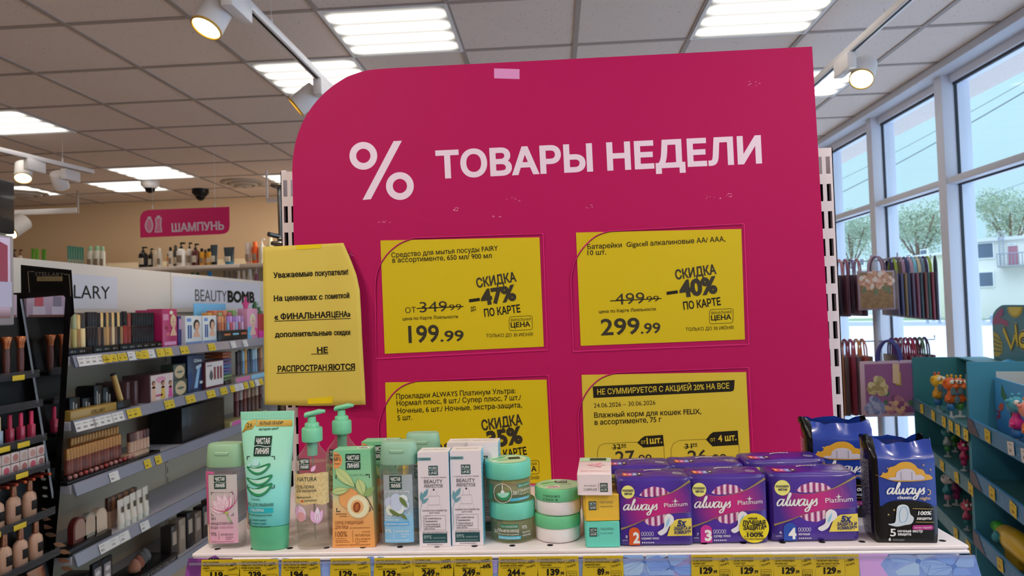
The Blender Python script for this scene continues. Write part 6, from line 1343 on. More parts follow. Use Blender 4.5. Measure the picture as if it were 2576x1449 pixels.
tubes('foundation_tube', rowlab('dark red makeup bottle, %s from the left beside the big black display box'), 'makeup bottle', 'makeup bottles beside the black display', 2, [(592 + 10 * j, .15, .014, ('5a2a2c', '3a1c20', '6a3230', '4a2a24', '5a3a30', '6a4a38', '4a2420')[j], ('7a4a44', 'a09088', '8a4a40', 'a0806a', '8a6a50', 'b09a80', '6a3a34')[j]) for j in range(7)], XR - .06, .03)
t = gbox('gloss_rack', 'slanted rack with pink and yellow strip on the far third shelf', 'rack', 2, 576, 668, .028, .10, '9a9060', lambda mb, t: (mb.rect(.05, .1, .5, .9, M('c05a98', .4), 1), mb.rect(.55, .1, .95, .9, M('6f9fc4', .4), 1), mb.build('printed_strip', t)), XR - .005)
# fourth shelf
for k, (px, c0, c1) in enumerate(((190, '5a1e1c', '9a7a6a'), (216, '8a8478', 'b09a84'), (243, 'c0a890', 'c4ae98'))):
    y = gy(px, XR - .04); t = thing('powder_compact', 'arched powder compact, %s from the left on the fourth shelf' % ORD[k], 'compact', (XR - .03, y, ZL[3] + .026), 0, 'powder compacts')
    P = [(-.036, 0), (.036, 0), (.036, .05)] + [(.036 * math.cos(a), .05 + .036 * math.sin(a)) for a in [PI * i / 10 for i in range(1, 10)]] + [(-.036, .05)]
    mb = MB(lambda u, v, h: (h, u, v), .0006); mb.prism(P, M(c0, .25, coat=.5), -.022, 0); mb.build('case', t); mb = MB(lambda u, v, h: (h, u, v), .0006); mb.poly([(u * .75, .012 + v * .78) for u, v in P], M(c1, .4), 1); mb.build('powder_window', t)
gbox('compact_tray', 'black tray under the powder compacts on the fourth shelf', 'tray', 3, 168, 276, .025, .08, '121012', None, XR - .005)
tubes('foundation_stick', rowlab('dark brown foundation stick, %s from the left behind the white tubes'), 'foundation', 'brown foundation sticks', 3, [(268 + 8 * j, .115, .013, 'a07a62', ('4a2a1c', '8a5a34')[j % 2]) for j in range(9)], XR - .085, .0)
tubes('cream_tube', rowlab('white makeup cream tube, %s from the left on the fourth shelf'), 'tube', 'white cream tubes', 3, [(298 + 15.5 * j, .112 + .002 * j, .015, 'cfc3b8', 'd8ccc2') for j in range(5)], XR - .03, .0, 'tube')
# bottom shelf
t = gbox('sponge_tray', 'black tray lettered STELLARY with makeup sponges at the bottom left', 'tray', 4, 330, 440, .03, .13, '111012', lambda mb, t: (mb.text('MAKEUP STUDIO STELLARY', (.05, .2), (.95, .2), .45, M('8a8480', .4), 1), mb.build('lettering', t)), XR - .005)
for k, (px, c0, dx) in enumerate(((322, '9a6a58', -.03), (338, '8a5442', -.05), (352, '5a5654', -.07), (368, '6a6664', -.09))):
    mb = MB(); mb.lathe([(.002, 0), (.022, .008), (.026, .022), (.017, .045), (.002, .058)], M(c0, .9), 16); o = mb.build('makeup_sponge', None, (XR - .03 + dx * .6, gy(px + 8, XR - .05), ZL[4] + .031)); tag(o, '%s makeup sponge, %s from the left on the black tray' % (('peach', 'brown', 'dark grey', 'grey')[k], ORD[k]), 'sponge', 'makeup sponges')
for k, px in enumerate((246, 270)):
    y = gy(px, XR - .01); t = thing('eyelash_pack', 'black and clear false eyelash pack, %s one under the fourth rail' % ('left', 'right')[k], 'eyelashes', (XR - .02, y, ZL[4] + .0005), 0, 'false eyelash packs')
    mb = MB(); mb.rbox((-.012, -.03, 0), (0, .03, .17), .002, M('15151a', .3, k=1)); mb.build('card', t); mb = MB(lambda u, v, h: (h, u, v), .0006); mb.poly(rrect_pts(-.02, .02, .02, .15, .006), M('8a8488', .3), 1)
    for q in range(4): mb.ell(0, .04 + .03 * q, .014, .009, M('c8c2c0', .4), 2, n=12)
    mb.build('lash_window', t)
gbox('dark_display_box', 'black boxed kit at the left end of the bottom shelf', 'box', 4, 190, 236, .14, .10, '141214', None, XR - .03)
for k in range(6):
    gbox('hair_accessory_card', 'beige and black card, %s from the left on the far bottom shelf' % ORD[k], 'card', 4, 424 + 20 * k, 440 + 20 * k, .14 + .01 * (k % 3), .05, ('2a2422', '8a7a6a', '1c181a', '6a5a50', '2a2020', '4a3a34')[k], lambda mb, t: (mb.rect(.2, .4, .8, .8, M('a09084', .4), 1), mb.build('printed_panel', t)), XR - .03, grp='cards on the far bottom shelf')
# ================================================================== wall gondola with shampoo on top
YF = 6.85
w_ = thing('wall_gondola', 'white wall shelving with shampoo bottles along the beige back wall', 'shelving unit', (0, 0, 0))
ZT2 = atY(480, 668, YF).z; xa, xb = -7.3, 1.6
mb = MB(); mb.rbox((xa, 7.4, 0), (xb, 7.45, ZT2 + .10), .003, M('c4b394', .7)); mb.build('back_panel', w_)
js = atY(603, 665, YF).x
for a, b in ((xa, js - .004), (js + .004, xb)):
    mb = MB(); mb.rbox((a, YF, ZT2 - .035), (b, 7.4, ZT2), .003, wp); mb.build('top_shelf', w_)
for z in (ZT2 - .36, ZT2 - .72, ZT2 - 1.08, ZT2 - 1.44):
    mb = MB(); mb.rbox((xa, YF + .02, z - .03), (xb, 7.4, z), .003, wp); mb.build('shelf', w_)
mb = MB(lambda u, v, h: (u, YF - h, v), .001); a = atY(440, 668, YF); b = atY(469, 668, YF); mb.text('ШАМПУНЬ', (a.x, ZT2 - .028), (b.x, ZT2 - .028), .014, M('8a8880', .5), 1); mb.build('shelf_lettering', w_)
def shbot(label, px, top, kind, body, cap, wpx, dy=.08, zb=None):
    y = YF + dy; k = y / F; z0 = zb if zb is not None else ZT2; c = atY(px, 700, y); H = atY(px, top, y).z - z0; r = wpx * k / 2
    t = thing('shampoo_bottle' if kind != 'tube' else 'hair_balm_tube', label, 'bottle' if kind != 'tube' else 'tube', (c.x, y, z0 + .0005), 0, 'hair care on the wall shelving')
    bm_ = M(body, .35, coat=.2); cm = M(cap, .35)
    if kind == 'pump':
        mb = MB(); mb.lathe([(r * .95, 0), (r, .004), (r, H * .62), (r * .6, H * .72), (r * .3, H * .74)], bm_, 18); mb.build('bottle_body', t)
        mb = MB(); mb.lathe([(r * .36, H * .74), (r * .36, H * .82), (r * .16, H * .83), (r * .16, H * .94)], cm, 12); mb.rbox((-r * .2, -r * .2, H * .93), (r * .95, r * .2, H), .002, cm); mb.build('pump', t)
    elif kind == 'tube':
        mb = MB(); mb.lathe([(r * .75, 0), (r * .78, H * .16)], cm, 16, sy=.7); mb.build('cap', t)
        mb = MB(); mb.loft([[(r * (.8 + .22 * s) * math.cos(q), r * (.6 - .55 * s) * math.sin(q), H * (.16 + .84 * s)) for q in [2 * PI * j / 16 for j in range(16)]] for s in (0, .4, .8, 1)], bm_); mb.build('tube_body', t)
    else:
        mb = MB(); mb.lathe([(r * .93, 0), (r, .005), (r, H * .72), (r * .75, H * .80)], bm_, 18, sy=.75); mb.build('bottle_body', t)
        mb = MB(); mb.lathe([(r * .62, H * .80), (r * .6, H * .98), (r * .5, H)], cm, 14, sy=.85); mb.build('cap', t)
    if kind != 'lid':
        mb = MB(); yf = -r * (.77 if kind == 'cap' else 1.01); mb.rbox((-r * .55, yf - .004, H * .15), (r * .55, yf + r * .2, H * .45), .001, M('b9a890' if body in ('131114', '2a2624') else '7a6a5a' if body.startswith('c') else 'b0a898', .5)); mb.build('label', t)
    return t
for row in (('black pump bottle, leftmost of the dark pair under the pink hanging sign', 361, 621, 'pump', '131114', '131114', 22), ('smaller black pump bottle beside the big one under the pink hanging sign', 381, 625, 'pump', '1a1614', '131114', 14, .12),
            ('cream bottle right of the small black pump bottle', 391, 630, 'cap', 'b9ab98', 'c4b8a8', 13, .12), ('white cone-capped bottle right of the cream bottle', 402, 624, 'cap', 'c4bcae', 'c9c2b6', 13), ('orange bottle tucked behind the white black-capped one', 424, 638, 'cap', 'b0702a', '2a2420', 8, .15),
            ('slim white bottle with black cap on the wall shelving', 430, 622, 'cap', 'c9c0b4', '1a1716', 11), ('dark grey flat bottle left of the white pump bottle', 443, 617, 'cap', '3a3836', '3a3836', 13, .16), ('wide white pump bottle with brown squares on its label', 457, 610, 'pump', 'c9c2bc', '15130f', 23, .06),
            ('white pump bottle left of the dark red one', 478, 610, 'pump', 'c4bcb4', '15130f', 15, .1), ('dark red pump bottle on the wall shelving', 493, 613, 'pump', '4a1414', '15130f', 19), ('yellow bottle with black cap, left one of two', 509, 625, 'cap', 'c08a22', '1a1716', 13), ('yellow bottle with black cap, right one of two', 527, 625, 'cap', 'b8841e', '1a1716', 14),
            ('small brown bottle between the two yellow ones', 518, 628, 'cap', '7a4a1a', '1a1716', 9, .16), ('black and bright blue tube right of the yellow bottles', 540, 616, 'tube', '2a3a44', '1a1c1e', 19), ('black and bright blue tube standing alone on the wall shelving', 578, 622, 'tube', '28333a', '2a6a8a', 29),
            ('white tube with red print left of the orange bottle', 626, 610, 'tube', 'c9bdb2', 'c4a090', 17), ('orange bottle on the wall shelving near the yellow notice', 643, 608, 'cap', 'c04a14', 'c85a20', 18), ('white pump bottle above the yellow notice', 661, 600, 'pump', 'b9b4ac', 'c9c4bc', 16), ('cream flower-capped bottle next to the chrome stand', 682, 598, 'cap', 'c4b890', 'c9bfa0', 18, .1),
            ('dark red pump bottle at the far left of the wall shelving', 36, 628, 'pump', '5a1a14', '3a1410', 12), ('white bottle with dark red pump at the far left', 51, 628, 'pump', 'c4b8ae', '5a1a14', 13),
            ('bright green tube, left one at the far left of the wall shelving', 84, 625, 'tube', '5aa02a', '4a8a24', 10), ('bright green tube, middle one at the far left of the wall shelving', 94, 626, 'tube', '66b02e', '4a8a24', 10), ('bright green tube, right one standing apart at the far left', 111, 627, 'tube', '56982a', '4a8a24', 12),
            ('white bottle with green print and pale green cap, left one of three', 228, 620, 'cap', 'c9c8bc', '8ab090', 17), ('white bottle with green print and pale green cap, middle one of three', 245, 619, 'cap', 'c9c8bc', '8ab090', 19), ('white bottle with green print and pale green cap, right one of three', 259, 620, 'cap', 'c9c8bc', '8ab090', 14)):
    shbot(*row)
for k in range(7): shbot('teal balm tube, %s from the left in the teal row on the wall shelving' % ORD[k], 173 + 6.0 * k, 618 + k * .7, 'tube', '3f8f80', '2f7a70', 5.9, .05 + .01 * k)
for k, (px, top, kd, c0, c1, wd) in enumerate(((566, 682, 'cap', '6a5f56', '5a5048', 10), (578, 682, 'cap', '6f645a', '5a5048', 10), (590, 682, 'cap', '6a5f56', '5a5048', 10), (601, 681, 'cap', 'b9b2aa', 'c4beb6', 10), (614, 680, 'cap', 'bcb5ae', 'c4beb6', 11), (629, 677, 'cap', 'c0bab2', 'c4c8cc', 16), (645, 672, 'cap', '8a4a68', 'b0a0a8', 9), (528, 683, 'tube', '2a7ab8', '2a6aa8', 12), (498, 686, 'cap', '1f5a4a', '1a4a3a', 12), (484, 686, 'cap', '1f5a4a', '1a4a3a', 12))):
    shbot('bottle in the dark shelf under the shampoo row, %s from the yellow notice' % ORD[6 - k] if k < 7 else ('bright blue tube in the dark shelf above the second header', 'dark green bottle, right one deep in the dark shelf above the header', 'dark green bottle, left one deep in the dark shelf above the header')[k - 7], px, top, kd, c0, c1, wd, .12, ZT2 - .36)
# ================================================================== nearest left: black makeup stand with a mirrored side
YM = 2.25
def SM(u, v, h): return atY(u, v, YM - h)
st_ = thing('makeup_stand', 'black makeup stand with a mirrored side panel at the left edge', 'display stand', (0, 0, 0))
bm_ = M('0b0a0b', .35, k=1); XB = -1.80
mb = MB(SM); mb.prism([(22, 745), (30, 737), (150, 733)] + smoothpath([(150, 733), (166, 735), (176, 744), (180, 760)], 4) + [(166, 1000), (150, 1250), (132, 1455), (120, 1455), (18, 1455)], bm_, -.022, 0); mb.build('side_panel', st_)
mr_ = M('d8d8d8', .02, metal=1., k=1)
mb = MB(SM); mb.prism([(54, 752), (159, 743), (164, 748), (150, 1000), (134, 1250)], mr_, .0002, .003); mb.build('mirror', st_)
mb = MB(SM); mb.prism([(50.5, 752), (53.5, 752), (134.5, 1253), (131, 1253)], M('b9c4d8', .1, k=1.4), .0003, .005); mb.build('polished_edge', st_)
# slanting back and shelves of the stand, running towards the viewer
a0, a1 = SM(48, 745, 0), SM(128, 1449, 0); zt, zb = a0.z, a1.z - .5
mb = MB(); xb_ = a1.x + (a1.x - a0.x) * .5 / (a0.z - a1.z)
mb.loft([[(a0.x, y, zt), (xb_, y, zb), (xb_ - .3, y, zb), (a0.x - .25, y, zt)] for y in (1.2, YM - .001)], bm_, smooth=False); mb.build('back_panel', st_)
def xback(z): return a0.x + (a1.x - a0.x) * (a0.z - z) / (a0.z - a1.z)
NEAR = 1.45
mb = MB(); c = SM(12, 455, 0); q0, q1 = atY(37, 458, 1.9), atY(36, 590, 1.9); mb.rbox((q0.x - .12, 1.25, q1.z), (q0.x, 1.9, q0.z), .004, M('101218', .3, k=1, coat=.3)); mb.build('header', st_)
q2 = atY(33, 800, 1.9)
mb = MB(); mb.rbox((q0.x - .12, 1.25, q2.z - .02), (q0.x - .004, 1.9, q1.z - .004), .004, M('8a8488', .4)); mb.build('poster_frame', st_)
S = lambda u, v, h: (q0.x - .004 + h, u, v)
mb = MB(S, .0006); z1_, z2_ = q2.z, q1.z - .012
mb.rect(1.27, z1_, 1.885, z2_, GRAD([(z1_, '6a3a2a'), (z1_ + .03, 'b8a0b4'), (z2_, 'c4b0c8')], rough=.3), 1); mb.build('lipstick_poster', st_)
mb = MB(S, .0006)
for y, cc in ((1.84, '8a2f44'), (1.72, '6a3a4a'), (1.6, 'b04a58'), (1.48, '7a4a5a')):
    mb.rect(y - .05, z1_ + .03, y + .05, z1_ + .10, M('a8a0b8', .2), 2); mb.poly([(y - .035, z1_ + .1), (y + .035, z1_ + .1), (y + .035, z1_ + .2), (y, z2_ - .01), (y - .035, z1_ + .17)], M(cc, .3), 3)
mb.build('printed_lipsticks', st_)
# poster strip over the shelves beside the mirror (seen in it)
mb = MB(); mb.rbox((a0.x - .01, 1.5, 1.578), (a0.x + .012, YM - .024, 1.652), .002, M('b09ab0', .3)); po = mb.build('picture_strip', st_)
mb = MB(lambda u, v, h: (a0.x + .012 + h, u, v), .0006)
for y, cc in ((2.17, 'c05a68'), (2.08, '8a8094'), (1.99, '9a8aa0'), (1.88, '6a3a4a')):
    mb.rect(y - .03, 1.584, y + .03, 1.615, M('c4b8cc', .2), 1); mb.rect(y - .02, 1.615, y + .02, 1.65, M(cc, .3), 2)
mb.rect(1.5, 1.579, 2.22, 1.586, M('6a4030', .3), 3); mb.build('printed_lipsticks', po)
SHZ = [1.395, 1.30, 1.19, 1.10, .955, .825, .70]
for i, z in enumerate(SHZ):
    x = xback(z); mb = MB(); mb.rbox((x - .02, 1.2, z - .012), (x + .06, YM - .024, z), .002, M('151316', .3, k=1)); sf = mb.build('shelf', st_)
    mb = MB(); mb.rbox((x + .061, 1.2, z - .012), (x + .064, YM - .03, z + .012), .0008, CLEAR('cfcfd4', .05, .1)); mb.build('acrylic_lip', sf)
def onst(px, i, dx=.03): x = xback(SHZ[i]) + dx; return x, atX(px, 900, x).y
def stand_item(name, label, cat, grp, i, px, dx, build, dy=0):
    x, y = onst(px, i, dx); t = thing(name, label, cat, (x, min(y, YM - .06) + dy, SHZ[i] + .0005), 0, grp); build(t); return t
def b_brush(t):
    mb = MB(); mb.lathe([(.009, 0), (.011, .05), (.010, .085)], M('5a3026', .25, coat=.4), 14); mb.build('handle', t)
    mb = MB(); mb.lathe([(.0105, .085), (.012, .10), (.018, .118), (.0165, .121), (.004, .122)], M('b06a44', .25, metal=.8), 18); mb.build('flared_cap', t)
pr = None
for k in range(5):
    lab = 'copper flared-top makeup brush pack, %s counted back from the mirror on the black stand' % ORD[k]
    if pr is None: pr = stand_item('makeup_brush', lab, 'brush', 'copper brushes on the black stand', 0, 40, .03, b_brush); y_ = pr.location.y; pr.location.y = YM - .07
    else: dup(pr, (pr.location.x, pr.location.y - .06 * k, pr.location.z), None, lab)
def b_gloss(c0, c1):
    def f(t):
        mb = MB(); mb.rbox((-.009, -.009, 0), (.009, .009, .045), .002, M(c0, .25, coat=.4)); mb.build('bottle', t); mb = MB(); mb.lathe([(.0065, .045), (.0065, .085), (.005, .087)], M(c1, .3, metal=.2), 12); mb.build('cap', t)
    return f
for k, (c0, c1) in enumerate((('a8324e', 'c8325a'), ('a8324e', 'c8325a'), ('9a2a40', 'a82a44'), ('8a9aa8', 'c4b48a'), ('8a9aa8', 'c4b48a'), ('4a5a78', '8a5a3a'), ('4a5a78', '8a5a3a'))):
    t = thing('lip_gloss', 'small capped lip gloss on the black stand, %s counted back from the mirror' % ORD[k], 'lip gloss', (xback(SHZ[2]) + .03, YM - .055 - .045 * k, SHZ[2] + .0005), 0, 'lip glosses on the black stand'); b_gloss(c0, c1)(t)
pr = None
for k in range(18):
    a, b = k // 2, k % 2; lab = 'square blush sample, %s column from the mirror, %s row of the black stand' % (ORD[a], ('lower', 'upper')[b])
    loc = (xback(SHZ[3]) + .052, YM - .055 - .036 * a, SHZ[3] + .0005 + .034 * b)
    if pr is None or k < 6:
        t = thing('blush_sample', lab, 'blush', loc, 0, 'square blush samples'); mb = MB(); mb.rbox((-.006, -.016, 0), (0, .016, .032), .001, M('b9aaa8', .3)); mb.build('frame', t)
        mb = MB(lambda u, v, h: (h, u, v), .0006); mb.ell(0, .016, .011, .011, M(('8a5a5a', 'a06a66', 'b04a5e', 'b0847c', '9a5e58', 'a8968e')[k % 6], .6), 1, n=18); mb.build('pan', t); protos_ = (protos_ + [t]) if k else [t]; pr = t
    else: dup(protos_[k % 6], loc, None, lab)
for k in range(9):
    t = thing('lip_pencil', 'orange-tipped lip pencil lying in the black stand, %s counted back from the mirror' % ORD[k], 'pencil', (xback(SHZ[3]) + .045, YM - .05 - .035 * k, SHZ[3] - .022), 0, 'lip pencils on the black stand')
    mb = MB(); mb.tube([(-.03, 0, 0), (.03, .0, -.004)], .0045, M('4a1c18', .3), 8); mb.build('barrel', t); mb = MB(); mb.tube([(.03, 0, -.004), (.034, .0, -.0042)], .0045, M(('b0502a', '9a3a24', 'a8442a')[k % 3], .4), 8); mb.build('tip', t)
def b_found(t):
    mb = MB(); mb.lathe([(.0215, 0), (.0235, .004), (.0235, .055), (.021, .068), (.010, .078)], M('b08a74', .3, coat=.3), 20, sx=.75); mb.build('bottle', t)
    mb = MB(); mb.lathe([(.0095, .079), (.0095, .112), (.008, .114)], M('8a5a44', .25, metal=.7), 14); mb.build('cap', t); mb = MB(); mb.rbox((.0165, -.011, .022), (.0185, .011, .05), .0008, M('1c1614', .4, k=1)); mb.build('label', t)
pr = None
for k in range(4):
    lab = 'beige foundation bottle with copper cap, %s counted back from the mirror, lower row' % ORD[k]; loc = (xback(SHZ[5]) + .035, YM - .10 - .064 * k, SHZ[5] + .0005)
    if pr is None: pr = thing('foundation_bottle', lab, 'foundation', loc, 0, 'foundation bottles on the black stand'); b_found(pr)
    else: dup(pr, loc, None, lab)
for k in range(4): dup(pr, (xback(SHZ[4]) + .03, YM - .10 - .066 * k, SHZ[4] + .0005), None, 'beige foundation bottle, %s counted back from the mirror, upper row' % ORD[k])
for k in range(4):
    lab = 'shiny copper mask pouch, %s back from the mirror on the black stand' % ORD[k]
    t = thing('mask_pouch', lab, 'pouch', (xback(SHZ[6]) + .04, YM - .10 - .09 * k, SHZ[6] + .0005), 0, 'copper pouches'); mb = MB(); V = []
    mb.loft([[(.012 * s * math.cos(q) - .02 * (z / .09), .036 * math.sin(q), z) for q in [2 * PI * j / 12 for j in range(12)]] for z, s in ((0, .1), (.02, 1), (.06, .8), (.085, .1), (.092, .06))], M('8a5a44', .22, metal=.85)); mb.build('pouch', t)
    mb = MB(); mb.rbox((.002, -.014, .03), (.0065, .014, .05), .001, M('3a2018', .4)); mb.build('label', t)
for k, (px, py) in enumerate(((107, 1185), (109, 1205), (113, 1227), (113, 1248))):
    mb = MB(SM, .001); mb.prism(ell_pts(px, py, 7, 3.6, 14, rot=8), M('a8a49c', .3), .001, .003); tag(mb.build('swatch_disc'), 'small white oval swatch on the black stand side, %s from the top' % ORD[k], 'swatch', 'oval swatches')
for k, (px, py) in enumerate(((112, 1284), (112, 1304), (116, 1325), (128, 1345), (150, 1370), (162, 1388), (160, 1410), (168, 1430))):
    o = atX(px, py, SM(px, py, 0).x + .0)
    mb = MB(SM, .001); mb.prism(leaf_pts(px - 16, py - 2, px + 17, py + 3, 6), M(('a8846c', '9a765e', '8a5f4c', '7a5a48')[k % 4], .3), .001, .006); tag(mb.build('tester_swatch'), 'beige leaf-shaped tester on the black stand, %s from the top' % ORD[k], 'tester', 'leaf-shaped testers')
for k, (i, yy) in enumerate(((0, .10), (2, .11), (2, .19), (3, .13), (4, .16), (4, .26))):
    x = xback(SHZ[i]) + .066; mb = MB(); mb.rbox((x, YM - yy - .05, SHZ[i] - .014), (x + .001, YM - yy, SHZ[i] + .002), .0003, YT); tag(mb.build('shelf_tag'), 'yellow price tag on the black makeup stand, %s from the top' % ORD[k], 'price tag', 'yellow tags on the black stand')
# tall black brand panel behind the mirror
YP = 2.33
def SPn(u, v, h): return atY(u, v, YP - h)
t = thing('brand_panel', 'tall black panel lettered STELLARY MAKEUP STUDIO behind the mirror', 'sign', (0, 0, 0))
mb = MB(SPn); mb.prism([(52, 666), (180, 679), (187, 790), (174, 802), (158, 1000), (125, 1455), (62, 1455)], M('0f0f11', .3, k=1), -.03, 0); mb.build('panel', t)
mb = MB(SPn); gl = M('5a5650', .35); mb.text('STELLARY', (88, 694), (160, 696), 10, gl, 2, down=True); mb.rect(93, 696, 157, 707, M('7a6a4a', .3), 1); mb.text('MAKEUP STUDIO', (97, 704.5), (153, 705.5), 6.5, M('3a3428', .4), 3, down=True)
mb.build('lettering', t); mb = MB(SPn); mb.line([(75, 745), (70, 683), (85, 683)], 1.4, M('8a7f70', .35), 1); mb.build('corner_line', t); mb = MB(SPn); mb.line([(162, 690), (174, 691), (178, 745)], 1.4, M('8a7f70', .35), 1); mb.build('corner_line', t)
# ================================================================== right: gift bag rack by the window
RYK = 3.85
def PK(px, py, y=RYK): return atY(px, py, y)
rk = thing('bag_rack', 'white floor rack with wire arms for gift bags by the window', 'rack', (0, 0, 0))
rx0 = PK(2205, 800).x; zt1, zt2 = PK(2205, 656).z, PK(2205, 858).z; wr_ = M('b8bac4', .35, metal=.3, k=1.3)
mb = MB(); mb.tube([(rx0, RYK, .02), (rx0, RYK, zt1 + .03)], .018, M('b4bac8', .4), 14); mb.build('pole', rk)
mb = MB(); mb.lathe([(.22, 0), (.22, .015), (.03, .03)], wr_, 24, c=(rx0, RYK, 0)); mb.build('base', rk)
for z in (zt1, zt2):
    mb = MB(); mb.tube([(rx0 - .29, RYK, z), (rx0 + .29, RYK, z), (rx0 + .29, RYK, z + .022)], .004, wr_, 6); mb.build('wire_arm', rk)
    mb = MB(); mb.tube([(rx0, RYK, z), (rx0, RYK - .26, z + .0), (rx0, RYK - .26, z + .022)], .004, wr_, 6); mb.build('wire_arm', rk)
def bag(label, loc, rz, W, H, col, art=None, hcol='6a5a78', hl=.07, D=.012, group='gift bags on the rack'):
    """paper bag hanging by its handles: loc is the wire point above its middle, front faces local -y"""
    t = thing('gift_bag', label, 'gift bag', loc, rz, group)
    mb = MB(); mb.rbox((-W / 2, -D / 2, -hl - H), (W / 2, D / 2, -hl), .002, M(col, .35, coat=.3)); mb.build('bag_body', t)
    hm_ = M(hcol, .5)
    for y in (-D * .3, D * .3):
        mb = MB(); mb.tube(smoothpath([(-W * .2, y, -hl - .004), (-W * .17, y, -hl * .45), (-W * .06, y * .3, -.004), (W * .06, y * .3, -.004), (W * .17, y, -hl * .45), (W * .2, y, -hl - .004)], 4), .004, hm_, 6); mb.build('handle', t)
    if art:
        mb = MB(lambda u, v, h: ((u - .5) * W, -D / 2 - h, -hl - H + v * H), .0006); art(mb, t)
    return t
def blossoms(mb, spots, pal, aspect=1.):
    rnd = random.Random(len(spots) * 3)
    for x, y, r in spots:
        for k in range(7):
            a = k * 2 * PI / 7 + rnd.uniform(0, 1); mb.ell(x + r * .6 * math.cos(a), y + r * .6 * math.sin(a) * aspect, r * .5, r * .5 * aspect, M(pal[k % len(pal)], .4), 3 + rnd.random(), n=12)
        mb.ell(x, y, r * .35, r * .35 * aspect, M(pal[-1], .4), 5, n=10)
def art_kraft(mb, t):
    mb.rect(.04, .04, .96, .96, NOISY('8a6a48', '7a5a3c', 60, .6), 1); mb.build('kraft_panel', t); mb = MB(mb.S, .0006)
    for P in (leaf_pts(.2, .6, .12, .42, .05), leaf_pts(.5, .55, .46, .34, .05), leaf_pts(.8, .6, .86, .38, .05), leaf_pts(.7, .62, .74, .45, .04)): mb.poly(P, M('5f6a4c', .4), 2)
    blossoms(mb, ((.15, .75, .14), (.4, .86, .15), (.68, .84, .16), (.88, .74, .12), (.3, .64, .13), (.58, .66, .12)), ('b8866a', 'c9a08a', 'c8b4a4', 'b07a60')); mb.build('printed_flowers', t)
def art_lilac(mb, t):
    mb.rect(.07, .06, .93, .95, M('8a5a86', .3, coat=.3), 1); mb.build('lilac_panel', t); mb = MB(mb.S, .0006)
    blossoms(mb, ((.3, .6, .13), (.22, .52, .12), (.36, .5, .12)), ('b8a878', 'a89a70', 'c4b890', '9a8a60')); blossoms(mb, ((.2, .25, .12), (.3, .15, .12), (.14, .14, .1)), ('7a84ac', '6a74a0', '9aa0bc')); blossoms(mb, ((.6, .24, .14), (.72, .14, .12), (.5, .14, .1)), ('b08a80', 'a06a80', '7a4a70', 'c0a080'))
    for P in (leaf_pts(.44, .36, .5, .46, .03), leaf_pts(.84, .3, .9, .16, .04), leaf_pts(.45, .3, .4, .2, .04)): mb.poly(P, M('4f6a54', .4), 2)
    mb.build('printed_flowers', t); mb = MB(mb.S, .0006); mb.poly([(.56, .6), (.68, .58), (.69, .94), (.57, .95)], M('c9b090', .4), 7); mb.poly([(.61, .56), (.71, .55), (.71, .8), (.63, .8)], M('b09a4a', .4), 6); blossoms(mb, ((.625, .8, .04), (.63, .7, .04)), ('6a4a60', '8a6a80')); mb.build('hanging_tag', t)
kW = RYK / F
# stacks facing the viewer on the forward arms
for k in range(3, -1, -1):
    y = RYK - .235 + .02 * k; p = PK(2200, 650, y); lab = 'gift bag with peach roses on kraft brown, frontmost on the upper tier' if k == 0 else 'brown gift bag stacked behind the rose bag on the upper tier, %s from the front' % ORD[k]
    c_ = PK(2200, 688, y); cb = PK(2200, 786, y); W_ = 88 * (y / F); hl = zt1 - c_.z
    bag(lab, (p.x + .004 * k, y, zt1 + .0125), .05 - .04 * k, W_, c_.z - cb.z, '8f7a8a' if k == 0 else ('6a4a3c', '5a3a34', '74523e')[k - 1], art_kraft if k == 0 else None, 'a08090' if k == 0 else '6a4a50', hl)
for k in range(3, -1, -1):
    y = RYK - .235 + .02 * k; p = PK(2230, 858, y); c_ = PK(2230, 914, y); cb = PK(2230, 1054, y); W_ = 134 * (y / F); hl = zt2 - c_.z
    lab = 'lilac framed gift bag with hydrangeas and purple ribbon, frontmost on the lower tier' if k == 0 else 'pale lilac gift bag stacked behind the hydrangea bag, %s from the front' % ORD[k]
    bag(lab, (p.x + .005 * k, y, zt2 + .0125), .03 - .02 * k, W_, cb.z * -1 + c_.z, ('b49aaa', 'a890a4', 'a08aa0', 'ac96a8')[k], art_lilac if k == 0 else None, '3f3a78', hl)
# stacks seen edge-on along the side arms
rnd = random.Random(9)
E1 = ['4a3240', '6a4a58', '3a2430', '5a3a48', '2a2030', '7a4a54', '38242e']; E2 = ['5a4a60', '3a3a5a', '6a5438', '2a3048', '4a3a50', '6a3a4a', '20303a', '5a2a2a', '1a3a34', '6a2030', '2a2a34']
for k, (c0) in enumerate(E1): bag('edge-on dark gift bag on the left arm of the upper tier, %s from the pole' % ORD[k], (rx0 - .085 - .030 * k, RYK + .01, zt1 + .0125), PI / 2 + rnd.uniform(-.06, .06), .19, .215 - .008 * (k % 3), c0, None, ('a06a70', '7a6a8a', '8a5a6a', 'b07a80')[k % 4], .085, .016)
for k, (c0) in enumerate(E2): bag('edge-on dark gift bag on the right arm of the upper tier, %s from the pole' % ORD[k], (rx0 + .07 + .0195 * k, RYK - .01, zt1 + .0125), PI / 2 + rnd.uniform(-.05, .05), .19, .215 + .003 * k, c0, None, ('3a2a50', '8a9a3a', '5a4a38', 'a07a90', '3a3a60', 'b08a9a', '7ab0c0', 'c0b090', '6a7a8a')[k % 9], .085, .013)
t = bag('white and pink gift bag with black cord, outermost right on the upper tier', (rx0 + .296, RYK - .03, zt1 + .0125), 1.0, .14, .24, 'c4aeb8', lambda mb, t: (mb.rect(.1, .1, .9, .9, M('c9bcc4', .4), 1), mb.line(ell_pts(.5, .45, .12, .08, 14), .02, M('8a8a9a', .4), 2, closed=True), mb.build('printed_panel', t)), '2a2a38', .09)
E3 = ['6a4a38', '8a3a2a', '5a4a54', '7a2a3a', '4a3a3a', '8a5a3a']
